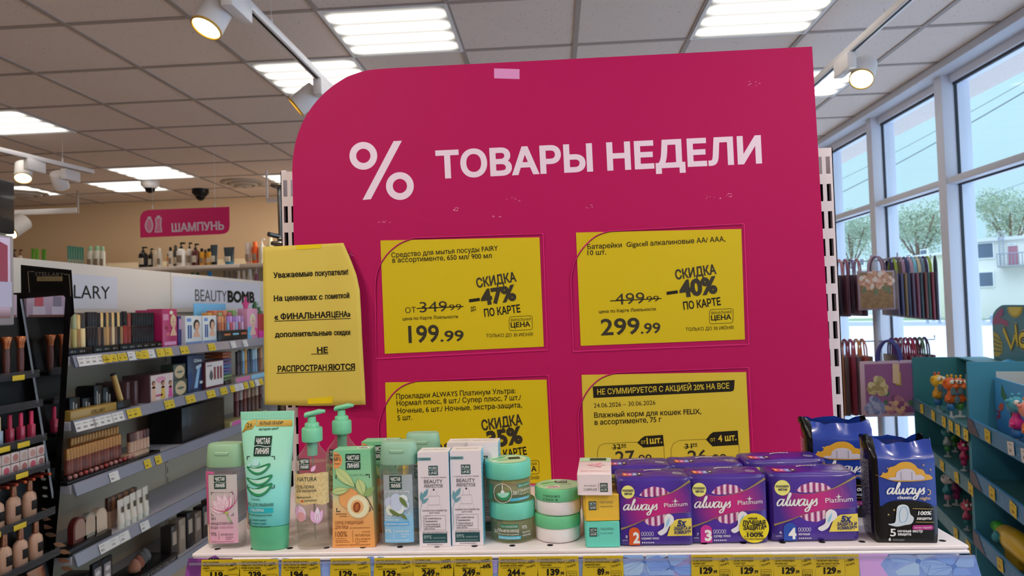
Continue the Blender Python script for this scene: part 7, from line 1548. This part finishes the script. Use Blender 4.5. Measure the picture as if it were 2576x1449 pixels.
for k, c0 in enumerate(E3): bag('brown edge-on gift bag left on the lower tier, %s from the pole' % ORD[k], (rx0 - .08 - .03 * k, RYK + .0, zt2 + .0125), PI / 2 + rnd.uniform(-.1, .1), .2, .30, c0, None, ('c07a6a', 'd08a5a', 'b05a70', '8a3a4a')[k % 4], .085, .02)
for k in range(8): bag('dark edge-on gift bag right on the lower tier, %s from the pole' % ORD[k], (rx0 + .07 + .024 * k, RYK + .0, zt2 + .0125), PI / 2 + rnd.uniform(-.1, .1), .2, .27, ('3a1a30', '5a1a2a', '6a1a30', '4a1424', '6a2030', '3a1420', '2a2a24', '5a1a2a')[k], None, ('4a2a6a', '6a1a30', '8a2a44', '7a1a34', 'a02a44', '5a1a2a', '5a6a4a', '3a1a2a')[k], .085, .017)
# ================================================================== toy display of two cardboard units, set at an angle
TH = math.radians(14.5); DV = Vector((math.sin(TH), math.cos(TH), 0)); NV = Vector((-math.cos(TH), math.sin(TH), 0)); PT = Vector((1.500, 2.7, 0))
def D3(t, dp, z): return PT + DV * t - NV * dp + Vector((0, 0, z))
def dpx(px, py, dp=0.):
    w = hit(px, py, PT - NV * dp, NV); return (w - PT).dot(DV), w.z
def dbox(mb, t0, t1, d0, d1, z0, z1, m):
    V = [D3(t, d, z) for z in (z0, z1) for d in (d0, d1) for t in (t0, t1)]
    return mb.add(V, [(0, 2, 3, 1), (4, 5, 7, 6), (0, 1, 5, 4), (2, 6, 7, 3), (0, 4, 6, 2), (1, 3, 7, 5)], m)
SD = lambda dp: (lambda u, v, h: D3(u, dp - h, v))
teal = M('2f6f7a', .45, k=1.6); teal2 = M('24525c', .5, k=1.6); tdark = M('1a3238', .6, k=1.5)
def unit(label, t0, t1, zt, levels, far):
    u = thing('toy_display', label, 'display stand', (0, 0, 0), 0, 'cardboard toy displays'); dp = .30
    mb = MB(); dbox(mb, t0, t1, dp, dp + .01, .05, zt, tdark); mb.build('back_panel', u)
    for t in (t0, t1): mb = MB(); dbox(mb, t - .006, t + .006, 0, dp, .05, zt, teal if far else M('3a7f9a', .45, k=1.6)); mb.build('side_panel', u)
    for z in levels:
        mb = MB(); dbox(mb, t0 + .007, t1 - .007, .004, dp - .002, z - .045, z - .037, M('3a6a70', .5)); s_ = mb.build('shelf', u)
        mb = MB(); dbox(mb, t0 + .002, t1 - .002, -.006, .003, z - .055, z, M('2f6676', .4) if far else M('2a6a98', .4)); r_ = mb.build('front_rail', s_)
        mb = MB(SD(-.0065), .0006); rr = random.Random(int(z * 100))
        for q in range(9):
            x = rr.uniform(t0 + .05, t1 - .05); mb.line(ell_pts(x, z - .028, .011, .011, 12), .002, M('6fa0b8', .4), 1, closed=True)
        if not far: mb.poly([(t1 - .002, z - .054), (t1 - .14, z - .054), (t1 - .06, z - .002), (t1 - .002, z - .002)], M('3a2440', .4), 2)
        mb.build('printed_pattern', r_)
    mb = MB(); dbox(mb, t0, t1, 0, dp, .0, .049, teal2); mb.build('base', u)
    return u
ZF, ZN = (1.068, .875, .645), (1.108, .92, .70, .48)
uf = unit('teal cardboard toy display, far unit beside the bag rack', .045, .93, 1.262, ZF, 1); un = unit('blue cardboard toy display, near unit at the right edge', -.95, .028, 1.31, ZN, 0)
mb = MB(SD(.295), .0008)
for x, z, c_ in ((.86, 1.12, '3f6a34'), (.8, 1.1, '4a7a3a'), (.9, 1.06, '8a8a2a'), (.75, 1.16, '35603a'), (.62, 1.12, '2f5a4a'), (.35, 1.15, '3a6a3a')):
    for a in range(5): mb.poly(leaf_pts(x, z - .06, x + .07 * math.sin(a * .6 - 1.2), z + .05 * math.cos(a * .6 - 1.2), .012), M(c_, .5), 1 + a % 2)
mb.build('printed_leaves', uf)
# header card of the near unit
hd_ = thing('header_card', 'rounded teal header card with yellow letters WOW above the near toy display', 'sign', (0, 0, 0))
Sh = SD(.3105); hp = lambda px, py: dpx(px, py, .3105)
P = [(hp(2500, 905)[0], .9)] + [hp(*q) for q in smoothpath([(2498, 860), (2497, 800), (2503, 782), (2518, 769), (2530, 767)], 4)] + [hp(2700, 768), (hp(2700, 985)[0], .9)]
mb = MB(Sh, .001); mb.prism(P, M('35707c', .4, k=1.6), -.008, 0); mb.build('card', hd_)
mb = MB(Sh, .0008); mb.poly([hp(*q) for q in smoothpath([(2497, 815), (2506, 790), (2522, 774), (2524, 790), (2518, 800), (2535, 808), (2536, 822), (2520, 815)], 3, True)], M('8a2a5c', .4), 1); mb.build('printed_tail', hd_)
mb = MB(Sh, .0008); mb.poly([hp(*q) for q in ell_pts(2554, 772, 20, 27, 20, 0, 180)], M('a8981c', .4), 1); mb.poly([hp(*q) for q in ell_pts(2554, 772, 15, 21, 20, 0, 180)], M('c4b43a', .4), 2); mb.build('printed_lemon', hd_)
mb = MB(Sh, .0008); mb.poly([hp(*q) for q in ((2498, 832), (2512, 842), (2522, 862), (2522, 888), (2512, 898), (2500, 895))], M('a0901c', .4), 1)
for k in range(4): mb.line([hp(2500, 846 + 12 * k), hp(2520, 858 + 9 * k)], .006, M('4a5a2a', .4), 2)
mb.build('printed_leaf', hd_)
mb = MB(Sh, .0008)
strokes = ([(2527, 830), (2546, 876), (2555, 845), (2562, 872), (2557, 822)], ell_pts(2576, 856, 9, 15, 16) + [(2585, 856)], [(2592, 835), (2606, 876), (2614, 845), (2622, 872), (2620, 825)])
for w_px, m_, h in ((22, M('b9b4a4', .4), 2), (18, BLK, 3), (12, M('c9b41c', .4, k=1.6), 4)):
    for s in strokes: Q = [hp(*q) for q in s]; mb.line(Q, w_px * .00168, m_, h)
    for s in strokes:
        for q in s[::2] if len(s) < 8 else (): c_ = hp(*q); mb.ell(c_[0], c_[1], w_px * .00084, w_px * .00084, m_, h, n=10)
mb.build('lettering', hd_)
# sea-print carton on the near unit's top shelf
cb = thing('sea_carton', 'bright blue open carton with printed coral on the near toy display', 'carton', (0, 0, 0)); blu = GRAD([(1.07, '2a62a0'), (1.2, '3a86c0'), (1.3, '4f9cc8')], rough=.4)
za_, zb_ = ZN[0] - .036, 1.258
mb = MB()
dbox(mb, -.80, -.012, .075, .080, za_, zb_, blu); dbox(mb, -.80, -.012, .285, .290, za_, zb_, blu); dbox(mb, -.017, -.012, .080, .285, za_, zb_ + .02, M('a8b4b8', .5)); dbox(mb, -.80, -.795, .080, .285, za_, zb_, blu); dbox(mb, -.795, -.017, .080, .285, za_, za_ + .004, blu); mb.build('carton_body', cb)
Sc = SD(.075)
for nm, pts, c_ in (('printed_coral', ((2520, 1012), (2512, 1022), (2516, 1035), (2524, 1030), (2526, 1018)), 'b04a2a'), ('printed_coral', ((2505, 1055), (2512, 1040), (2503, 1030), (2516, 1034), (2518, 1052)), '7a2a50'), ('printed_seaweed', ((2520, 965), (2534, 1000), (2530, 1015), (2518, 995)), '2f6a4a'), ('printed_stone', ((2542, 1040), (2546, 1020), (2554, 1030), (2556, 1054), (2546, 1056)), '4a3028')):
    mb = MB(Sc, .0007); mb.poly([dpx(x, y, .075) for x, y in pts], M(c_, .5), 1); mb.build(nm, cb)
# toys: little animals with fan wings on a stick
def toy(name, label, px, py, H, cols, dp=.06, lv=None, far=True, kind='animal', grp='animal fan toys', yaw=0.):
    """px,py = photo pixel of the toy's foot; H its height in metres"""
    t0, z0 = dpx(px, py, dp)
    if lv is not None: z0 = (ZF if far else ZN)[lv] - .036
    o = D3(t0, dp, z0 + .0005); t = thing(name, label, 'toy', o, -TH * .3 + yaw, grp); c0, c1, c2, c3 = [M(q, .35, coat=.3) for q in cols]; h = H
    mb = MB(); mb.tube([(0, 0, 0), (0, 0, h * .2)], h * .03, M('b0b4b8', .3), 8); mb.lathe([(h * .12, 0), (h * .12, h * .02), (h * .04, h * .04)], M('9aa4a8', .4), 14); mb.build('stick', t)
    mb = MB(); mb.lathe([(h * .07, h * .18), (h * .09, h * .2), (h * .09, h * .32), (h * .06, h * .34)], c2, 14); mb.build('handle', t)
    mb = MB(); mb.lathe([(h * .05, h * .34), (h * .13, h * .38), (h * .12, h * .5), (h * .07, h * .58), (h * .06, h * .66)], c0, 16)
    for s in (-1, 1): mb.ball((s * h * .12, -h * .05, h * .44), h * .05, c0, 8, 6, (1.2, 1, .8))
    mb.build('toy_body', t)
    mb = MB(); mb.ball((0, 0, h * .8), h * .16, c1, 16, 10, (1.05, .95, 1.0)); mb.ball((0, -h * .13, h * .75), h * .085, c1, 12, 8, (1.2, 1, .8)); hd = mb.build('head', t)
    mb = MB()
    for s in (-1, 1): mb.ball((s * h * .17, 0, h * .88), h * .045, c1, 8, 6, (1.3, .6, .9)); mb.tube([(s * h * .06, 0, h * .93), (s * h * .07, 0, h * 1.0)], h * .02, c3, 6); mb.ball((s * h * .07, 0, h * 1.0), h * .03, c3, 8, 6)
    mb.build('ears_and_horns', hd)
    for s in (-1, 1):
        mb = MB(); mb.ball((s * h * .08, -h * .125, h * .86), h * .055, M('c4c4c0', .3), 10, 8); mb.ball((s * h * .075, -h * .17, h * .86), h * .022, M('101014', .3, k=1), 8, 6); mb.build('eye', hd)
    if kind == 'fan':
        mb = MB()
        for a in range(3): q = a * 2 * PI / 3 + .5; mb.ball((h * .14 * math.cos(q), -h * .17, h * .58 + h * .14 * math.sin(q)), h * .1, CLEAR('a8c8d0', .45, .2), 10, 6, (1, .12, 1))
        mb.tube([(0, -h * .2, h * .58), (0, -h * .06, h * .58)], h * .025, c2, 8); mb.build('fan_blades', t)
    return t
GIR = ('c08a1a', 'c9a01e', '2f6aa0', 'c0501a')
toy('fan_toy', 'yellow giraffe fan toy at the left of the far display\'s top shelf', 2360, 1010, .175, GIR, .05, 0, True, 'fan', yaw=.5)
toy('fan_toy', 'orange giraffe fan toy beside the yellow one on the far display', 2392, 1012, .18, ('c0561a', 'c85a1e', '2f6aa0', 'c9a01e'), .06, 0, True, 'fan', yaw=.5)
toy('fan_toy', 'orange and green fan toy, third from the left on the far display\'s top shelf', 2414, 1012, .175, ('b8501a', 'c8601e', '3a7a3a', 'c9a01e'), .10, 0, True, 'animal', yaw=.4)
t0, z0 = dpx(2420, 1000, .03)
t = thing('candy_dome_toy', 'small clear dome candy toy with pink-lidded tube on the far top shelf', 'toy', D3(.10, .05, ZF[0] - .0355)); mb = MB(); mb.lathe([(.022, 0), (.022, .045), (.026, .05)], M('2f4a9a', .35, coat=.3), 16); mb.build('base', t); mb = MB(); mb.lathe([(.026, .05), (.026, .062), (.02, .08), (.002, .09)], CLEAR('d8d8e0', .2, .05), 16); mb.build('dome', t)
mb = MB(); mb.lathe([(.013, 0), (.013, .055)], M('8a2440', .3), 14, c=(.045, -.03, 0)); mb.build('tube', t); mb = MB(); mb.lathe([(.015, .055), (.015, .08)], M('c02a5a', .3), 14, c=(.045, -.03, 0)); mb.build('pink_lid', t)
toy('fan_toy', 'teal bird fan toy on the far display\'s second shelf', 2385, 1150, .135, ('8a9a98', '2a7a80', '3a8a4a', '2a6a70'), .07, 1, True, 'animal', yaw=.5)
toy('fan_toy', 'green fan toy half hidden behind the teal bird', 2405, 1150, .13, ('4a8a2a', '3a8a34', '3a7a3a', '3a8a34'), .13, 1, True, yaw=.4)
toy('fan_toy', 'hot pink fan toy on the far display\'s second shelf', 2425, 1155, .125, ('a82a5a', 'b02a60', 'a02a60', 'b8305a'), .06, 1, True, yaw=.3)
toy('fan_toy', 'white and blue striped fan toy on the far display\'s lowest shelf', 2386, 1290, .15, ('2a7a8a', 'b8b4b8', 'b07a90', '2a7a9a'), .07, 2, True, yaw=.5)
toy('fan_toy', 'magenta fan toy in the middle of the far display\'s lowest shelf', 2408, 1295, .155, ('8a2a64', '7a2450', '8a2a64', '7a2450'), .11, 2, True, yaw=.4)
toy('fan_toy', 'salmon pink fan toy at the right of the far display\'s lowest shelf', 2432, 1300, .12, ('b04a6a', 'c05a70', '2a7a80', 'c05a70'), .05, 2, True, yaw=.3)
toy('fan_toy', 'orange fan toy lying low at the back of the far display\'s lowest shelf', 2402, 1290, .07, ('c0781a', 'c0701a', '8a4a1a', 'c0701a'), .16, 2, True)
toy('spring_toy', 'sky blue bird toy with big white eyes in front of the blue carton', 2558, 1064, .165, ('c02a78', '3a8a9a', '2f6aa8', '3a8a9a'), .03, 0, False, yaw=.2)
toy('spring_toy', 'salmon pink bird toy at the right edge beside the sky blue one', 2590, 1075, .165, ('c8601e', 'c87a6a', '2f6aa8', 'c8701e'), .03, 0, False, yaw=.2)
# ducks in a row behind the near unit
for k, px in enumerate((2452, 2483, 2514, 2545)):
    t = thing('toy_duck', 'yellow and orange toy duck, %s from the left behind the blue carton' % ORD[k], 'toy', D3(-.03 - .085 * k, .24, za_ + .0045), 0, 'toy ducks'); cz = 1.285 - za_
    mb = MB(); mb.lathe([(.02, 0), (.022, .05), (.016, cz - .03)], M('c8801c', .35), 12); mb.build('toy_body', t); mb = MB(); mb.ball((0, 0, cz), .02, M('c9a01e', .35, coat=.3), 12, 8); mb.build('head', t); mb = MB(); mb.ball((-.012, -.016, cz - .004), .009, M('c8601a', .35), 8, 6, (1.2, 1, .6)); mb.build('beak', t)
for k, (px, c0) in enumerate(((.40, '2f8ac0'), (.28, '3a9ad0'), (.13, '3f9a4a'))):
    t = thing('toy_hat', '%s toy lid on top of the far display, %s from the left' % (('deep blue', 'sky blue', 'green')[k], ORD[k]), 'toy', D3(px, .245, 1.2635), 0, 'toy lids')
    mb = MB(); mb.lathe([(.045, 0), (.045, .004), (.028, .008), (.022, .02), (.004, .026)], M(c0, .35, coat=.3), 18); mb.build('brim', t)
mb = MB(); dbox(mb, .053, .922, .19, .298, 1.256, 1.2625, teal); mb.build('top_ledge', uf)
t = thing('yellow_toy', 'long yellow toy lying in the blue carton with two orange knobs', 'toy', D3(-.35, .18, za_ + .0045)); mb = MB(); mb.lathe([(.01, -.24), (.035, -.2), (.045, 0), (.035, .2), (.008, .24)], M('c9b01c', .35, coat=.3), 16, axis='y', c=(0, 0, .10)); mb.build('toy_body', t)
mb = MB(); mb.box((-.03, -.1, 0), (.03, .1, .07), M('c4a81c', .4)); mb.build('base', t)
for y in (.14, .07): mb = MB(); mb.ball((-.01, y, .15), .022, M('c0501c', .35, coat=.3), 12, 8); mb.build('knob', t)
t = thing('octopus_toy', 'blue and orange striped octopus toy hanging in the near display', 'toy', D3(-.48, .085, ZN[1] + .0)); mb = MB(); mb.ball((0, 0, .125), .035, M('3a6a90', .4), 14, 10, (.9, .9, 1.1)); mb.build('head', t)
for k in range(5):
    a = k * 1.25; mb = MB(); mb.tube(smoothpath([(.0, 0, .10), (.03 * math.cos(a), .03 * math.sin(a), .06), (.022 * math.cos(a), .022 * math.sin(a), .03), (.034 * math.cos(a), .034 * math.sin(a), .005)], 4), .009, M(('c0561c', 'c86a2a', 'b8b4b0')[k % 3], .4), 8); mb.build('tentacle', t)
mb = MB(); mb.tube([(0, 0, .155), (0, 0, ZN[0] - ZN[1] - .055)], .002, wr_, 5); mb.build('hang_loop', t); mb = MB(); mb.ball((-.022, -.02, .13), .013, M('c4c4c0', .3), 8, 6); mb.build('eye', t)
t = thing('water_blaster', 'yellow water toy with bright green nozzle on the near display\'s low shelf', 'toy', D3(-.165, .055, ZN[2] + .03)); R_ = Matrix.Rotation(-TH, 3, 'Z')
def oriented(mb_): mb_.v = [tuple(R_ @ Vector(p)) for p in mb_.v]; return mb_
mb = MB(); mb.lathe([(.010, .065), (.02, .07), (.021, .14), (.012, .152)], M('3a9a1e', .35, coat=.3), 16, axis='y'); oriented(mb).build('nozzle', t)
mb = MB(); mb.lathe([(.012, .075), (.032, .05), (.042, -.05), (.036, -.2), (.012, -.26)], M('c4a01c', .35, coat=.3), 18, axis='y'); oriented(mb).build('toy_body', t)
mb = MB(); mb.ball((-.04, .0, .0), .017, M('2a7a8a', .35), 12, 8); mb.tube([(-.035, .03, .008), (-.045, 0, 0)], .008, M('2a7a8a', .35), 8); oriented(mb).build('trigger', t)
mb = MB(); mb.box((-.02, -.12, -.066), (.02, .0, -.03), M('b8941c', .4)); oriented(mb).build('grip', t)
t = thing('ball_toy', 'orange ball toy with green cap at the right edge of the low shelf', 'toy', D3(-.52, .075, ZN[2] - .0355)); mb = MB(); mb.ball((0, 0, .04), .04, M('c8501a', .35, coat=.3), 16, 10); mb.ball((.005, .07, .03), .03, M('c8501a', .35, coat=.3), 12, 8, (1, 1.6, .7)); mb.build('toy_body', t); mb = MB(); mb.ball((0, -.005, .085), .02, M('3a8a3a', .35), 12, 8, (1, 1, .7)); mb.ball((.02, -.03, .07), .03, M('c9b01c', .35), 12, 8); mb.build('cap', t)
for k, (tt, c0) in enumerate(((-.1, 'a8a024'), (-.19, '3a8a3a'), (-.27, '2a7aa0'), (-.35, '2f9a9a'))):
    t = thing('sand_toy', '%s sand toy, %s from the left on the lowest near shelf' % (('yellow heart-shaped', 'green', 'blue', 'turquoise')[k], ORD[k]), 'toy', D3(tt, .06, ZN[3] - .0355), 0, 'sand toys'); mb = MB(); mb.lathe([(.03, 0), (.044, .05), (.046, .06), (.04, .062)], M(c0, .4), 16); mb.build('cup', t); mb = MB(); mb.tube(smoothpath([(-.04, 0, .06), (-.02, 0, .1), (.02, 0, .1), (.04, 0, .06)], 4), .005, M(c0, .4), 6); mb.build('handle', t)
for k, (z, tt) in enumerate(((1.03, -.12), (.83, -.10))):
    mb = MB(); mb.tube([D3(tt, .3, z), D3(tt, .06, z), D3(tt, .05, z + .012)], .0025, M('8a9096', .3, metal=.6), 6); tag(mb.build('wire_hook'), 'empty metal hook in the near display, %s one' % ('upper', 'lower')[k], 'hook', 'empty hooks')
# yellow and white tags on the display rails
def dtag(px, py, far, lv, col, lab):
    t_, z_ = dpx(px, py, -.008); z = (ZF if far else ZN)[lv]; S = SD(-.009)
    mb = MB(S, .001); rr = random.Random(int(px)); a = rr.uniform(-.15, .15); P = [(t_ + u * math.cos(a) - v * math.sin(a), z - .027 + u * math.sin(a) + v * math.cos(a)) for u, v in rrect_pts(-.028, -.022, .028, .019, .009, 3, (1, 0, 0, 0))]
    mb.prism(P, col, 0, .0006); o = mb.build('shelf_tag'); mb = MB(S, .001); mb.text('%d' % rr.randint(199, 899), (t_ + .009, z - .03), (t_ - .009, z - .031), .009, BLK, 2, .02); mb.line([(t_ + .012, z - .016), (t_ - .012, z - .017)], .002, M('6a5a20', .5), 2); mb.build('printed_price', o)
    tag(o, lab, 'price tag', 'tags on the toy displays')
for far, lv, col, pxs in ((1, 0, YT, (2318, 2346, 2372, 2389, 2406, 2426)), (1, 1, YT, (2362, 2397, 2431)), (1, 2, YT, (2388, 2418)), (0, 0, YT, (2480,)), (0, 0, WT, (2537, 2571)), (0, 1, YT, (2484, 2535, 2574)), (0, 2, YT, (2495, 2551))):
    for k, px in enumerate(pxs): dtag(px, 1000, far, lv, col, '%s tag on the %s rail of the %s toy display, %s from the left' % ('yellow' if col is YT else 'white', ('top', 'second', 'third')[lv], 'far teal' if far else 'near blue', ORD[k]))
# ================================================================== outside the windows
ZG = -.25
mb = MB(); mb.box((XW + .2, -60, ZG - .2), (200, 220, ZG), NOISY('bcbcbc', 'c6c6c6', .15, .9, k=1.05)); o = struct('ground_outside', mb)
def far(px, py, dist): d = ray(px, py); return CAM + d * dist
def farz(px, z, dist): p = far(px, 740, dist); p.z = z; return p
mb = MB(); a, b, c_, d_ = farz(2040, 0, 52), farz(2700, 0, 40), farz(2700, 0, 47), farz(2040, 0, 62)
mb.add([(p.x, p.y, ZG + .01) for p in (a, b, c_, d_)], [(0, 1, 2, 3)], M('6a6e74', .8)); struct('road_outside', mb)
mb = MB(); a, b, c_, d_ = farz(2040, 0, 64), farz(2700, 0, 50), farz(2700, 0, 57), farz(2040, 0, 73)
mb.add([(p.x, p.y, ZG + .012) for p in (a, b, c_, d_)], [(0, 1, 2, 3)], M('5a6a48', .9)); tag(mb.build('grass_verge'), 'green grass verge beyond the road', 'grass', kind='stuff')
def building(label, pl, dl, pr, dr, zt, wall, feats, roofm):
    A, B = farz(pl, ZG, dl), farz(pr, ZG, dr); u = (B - A); L = u.length; u.normalize(); n = Vector((u.y, -u.x, 0))
    if n.dot(CAM - A) < 0: n = -n
    b = thing('building', label, 'building', (0, 0, 0)); S = lambda s, z, h: A + u * s + n * h + Vector((0, 0, z - ZG))
    mb = MB(); V = [S(s, z, h) for z in (ZG, zt) for h in (0, -5) for s in (0, L)]; mb.add(V, [(0, 2, 3, 1), (4, 5, 7, 6), (0, 1, 5, 4), (2, 6, 7, 3), (0, 4, 6, 2), (1, 3, 7, 5)], wall); mb.build('walls', b)
    mb = MB(); V = [S(s, z, h) for z in (zt, zt + .25) for h in (.25, -5.2) for s in (-.2, L + .2)]; mb.add(V, [(0, 2, 3, 1), (4, 5, 7, 6), (0, 1, 5, 4), (2, 6, 7, 3), (0, 4, 6, 2), (1, 3, 7, 5)], roofm); mb.build('roof', b)
    P3 = lambda px, py: (lambda w: ((w - A).dot(u), w.z))(hit(px, py, A, n))
    for kind, x0, y0, x1, y1 in feats:
        (s0, z1), (s1, z0) = P3(x0, y0), P3(x1, y1)
        if kind == 'window':
            mb = MB(S, .02); mb.prism([(s0, z0), (s1, z0), (s1, z1), (s0, z1)], M('b8b8b4', .5), 0, .08); w = mb.build('window', b); mb = MB(S, .02); k = 3 if s1 - s0 > 1.6 else 1; ww = (s1 - s0) / k
            for q in range(k): mb.rect(s0 + ww * q + .1, z0 + .1, s0 + ww * (q + 1) - .1, z1 - .1, M('5a6676', .1, k=1), 5)
            mb.build('pane', w)
        elif kind == 'door': mb = MB(S, .02); mb.prism([(s0, z0), (s1, z0), (s1, z1), (s0, z1)], M('8a5a64', .5), 0, .06); mb.build('door', b)
        elif kind == 'balcony':
            mb = MB(S, .02); mb.prism([(s0, z0), (s1, z0), (s1, z0 + .15), (s0, z0 + .15)], M('7a7a78', .6), 0, 1.2); bl = mb.build('balcony', b); mb = MB()
            for q in range(9): s = s0 + (s1 - s0) * q / 8; mb.tube([S(s, z0 + .1, 1.15), S(s, z1, 1.15)], .03, M('6a7078', .5), 5)
            mb.tube([S(s0, z1, 1.15), S(s1, z1, 1.15)], .04, M('6a7078', .5), 5); mb.build('railing', bl)
        elif kind == 'ladder':
            mb = MB()
            for s in (s0, s1): mb.tube([S(s, z0, .3), S(s, z1, .3)], .035, M('7a8088', .5), 5)
            for q in range(14): z = z0 + (z1 - z0) * q / 13; mb.tube([S(s0, z, .3), S(s1, z, .3)], .025, M('7a8088', .5), 5)
            mb.build('ladder', b)
    return b
building('pale two-storey building with a red balcony door outside the nearest window', 2425, 58, 2760, 52, 5.9, M('b6b2a8', .9), (('window', 2451, 612, 2503, 650), ('window', 2451, 684, 2503, 722), ('window', 2535, 612, 2555, 618), ('door', 2536, 620, 2562, 665), ('balcony', 2516, 640, 2590, 670), ('ladder', 2513, 583, 2529, 668), ('window', 2600, 612, 2650, 650), ('window', 2600, 684, 2650, 722)), M('a8a8a8', .7))
building('long low yellowish building beyond the middle window', 2205, 74, 2385, 62, 5.3, M('b8b4a0', .9), (('window', 2280, 640, 2296, 660), ('window', 2316, 628, 2336, 652), ('window', 2316, 690, 2336, 712), ('window', 2240, 650, 2252, 668)), M('b4b4b4', .7))
building('pale grey building far behind the bag rack', 2085, 95, 2196, 84, 5.2, M('aaaaa0', .9), (('window', 2140, 652, 2152, 668), ('window', 2164, 650, 2176, 668)), M('b0b0b0', .7))
def tree(label, px, pyc, dist, rad, seed, n=1500):
    c = far(px, pyc, dist); t = thing('tree', label, 'tree', (c.x, c.y, ZG), 0, 'trees outside'); rnd = random.Random(seed); h = c.z - ZG
    mb = MB(); mb.tube([(0, 0, 0), (.1, 0, h * .5), (0, .1, h)], [rad * .09, rad * .07, rad * .03], M('5a4a3c', .9), 8)
    for k in range(6): a = k * 1.05; mb.tube([(0, 0, h * .6), (rad * .5 * math.cos(a), rad * .5 * math.sin(a), h + rad * .2 * (k % 3 - .5))], rad * .025, M('5a4a3c', .9), 6)
    mb.build('trunk', t)
    blobs = [(rnd.uniform(-.62, .62) * rad, rnd.uniform(-.55, .55) * rad, rnd.uniform(-.45, .6) * rad, rnd.uniform(.3, .5) * rad) for _ in range(16)] + [(0, 0, 0, rad * .65)]
    V, F0, F1 = [], [], []
    for k in range(n):
        bx, by, bz, br = blobs[k % len(blobs)]; d = Vector((rnd.gauss(0, 1), rnd.gauss(0, 1), rnd.gauss(0, 1))).normalized() * br * rnd.uniform(.75, 1.05)
        p = Vector((bx, by, bz + h)) + d; a = Vector((rnd.gauss(0, 1), rnd.gauss(0, 1), rnd.gauss(0, .6))).normalized(); b = a.cross(d.normalized()); b = b.normalized() if b.length > .01 else Vector((0, 0, 1)); s = rad * rnd.uniform(.022, .04); o = len(V)
        V += [p - a * s, p + b * s * .6, p + a * s, p - b * s * .6]; (F0 if k % 3 else F1).append((o, o + 1, o + 2, o + 3))
    mb = MB(); mb.add(V, F0, M('7a8a72', .9, k=1.4)); mb.add(V, F1, M('8f9c84', .9, k=1.4)); mb.build('foliage', t)  # leaf greens paled so the colour itself carries the distance haze
tree('round tree behind the pale two-storey building', 2540, 548, 75, 3.6, 1, 5500); tree('leafy tree above the low yellowish building, seen through the middle window', 2305, 575, 95, 5.0, 2, 5500); tree('broad haze-paled tree seen through the farthest window', 2140, 600, 105, 4.6, 3, 4500)
ck = thing('chain_fence', 'low post and chain fence along the pavement outside', 'fence', (0, 0, 0))
prev = None
for k, px in enumerate((2330, 2360, 2398, 2445, 2492, 2545, 2600)):
    d = 50 - k * .9; p = farz(px, ZG, d); mb = MB(); mb.lathe([(.10, 0), (.08, .45), (.12, .5), (.02, .62)], M('8a929c', .6), 10, c=(p.x, p.y, ZG)); mb.build('post', ck)
    if prev: mb = MB(); mb.tube([Vector((prev.x, prev.y, ZG + .48)).lerp(Vector((p.x, p.y, ZG + .48)), q / 8) - Vector((0, 0, .28 * (1 - (q / 4 - 1) ** 2))) for q in range(9)], .03, M('7a828c', .6), 5); mb.build('chain', ck)
    prev = p
for lab, (x0, y0), (x1, y1), r in (('thin upper overhead cable outside the windows', (2060, 477), (2640, 170), .010), ('thick lower overhead cable outside the windows', (2060, 512), (2640, 194), .018), ('faint low overhead cable in the nearest window', (2390, 512), (2640, 434), .008)):
    A, B = far(x0, y0, 34), far(x1, y1, 20); mb = MB(); mb.tube([A.lerp(B, q / 10) - Vector((0, 0, .12 * (1 - (q / 5 - 1) ** 2))) for q in range(11)], r, M('4a5664', .6, k=1.2), 6); tag(mb.build('overhead_cable'), lab, 'cable', 'overhead cables')
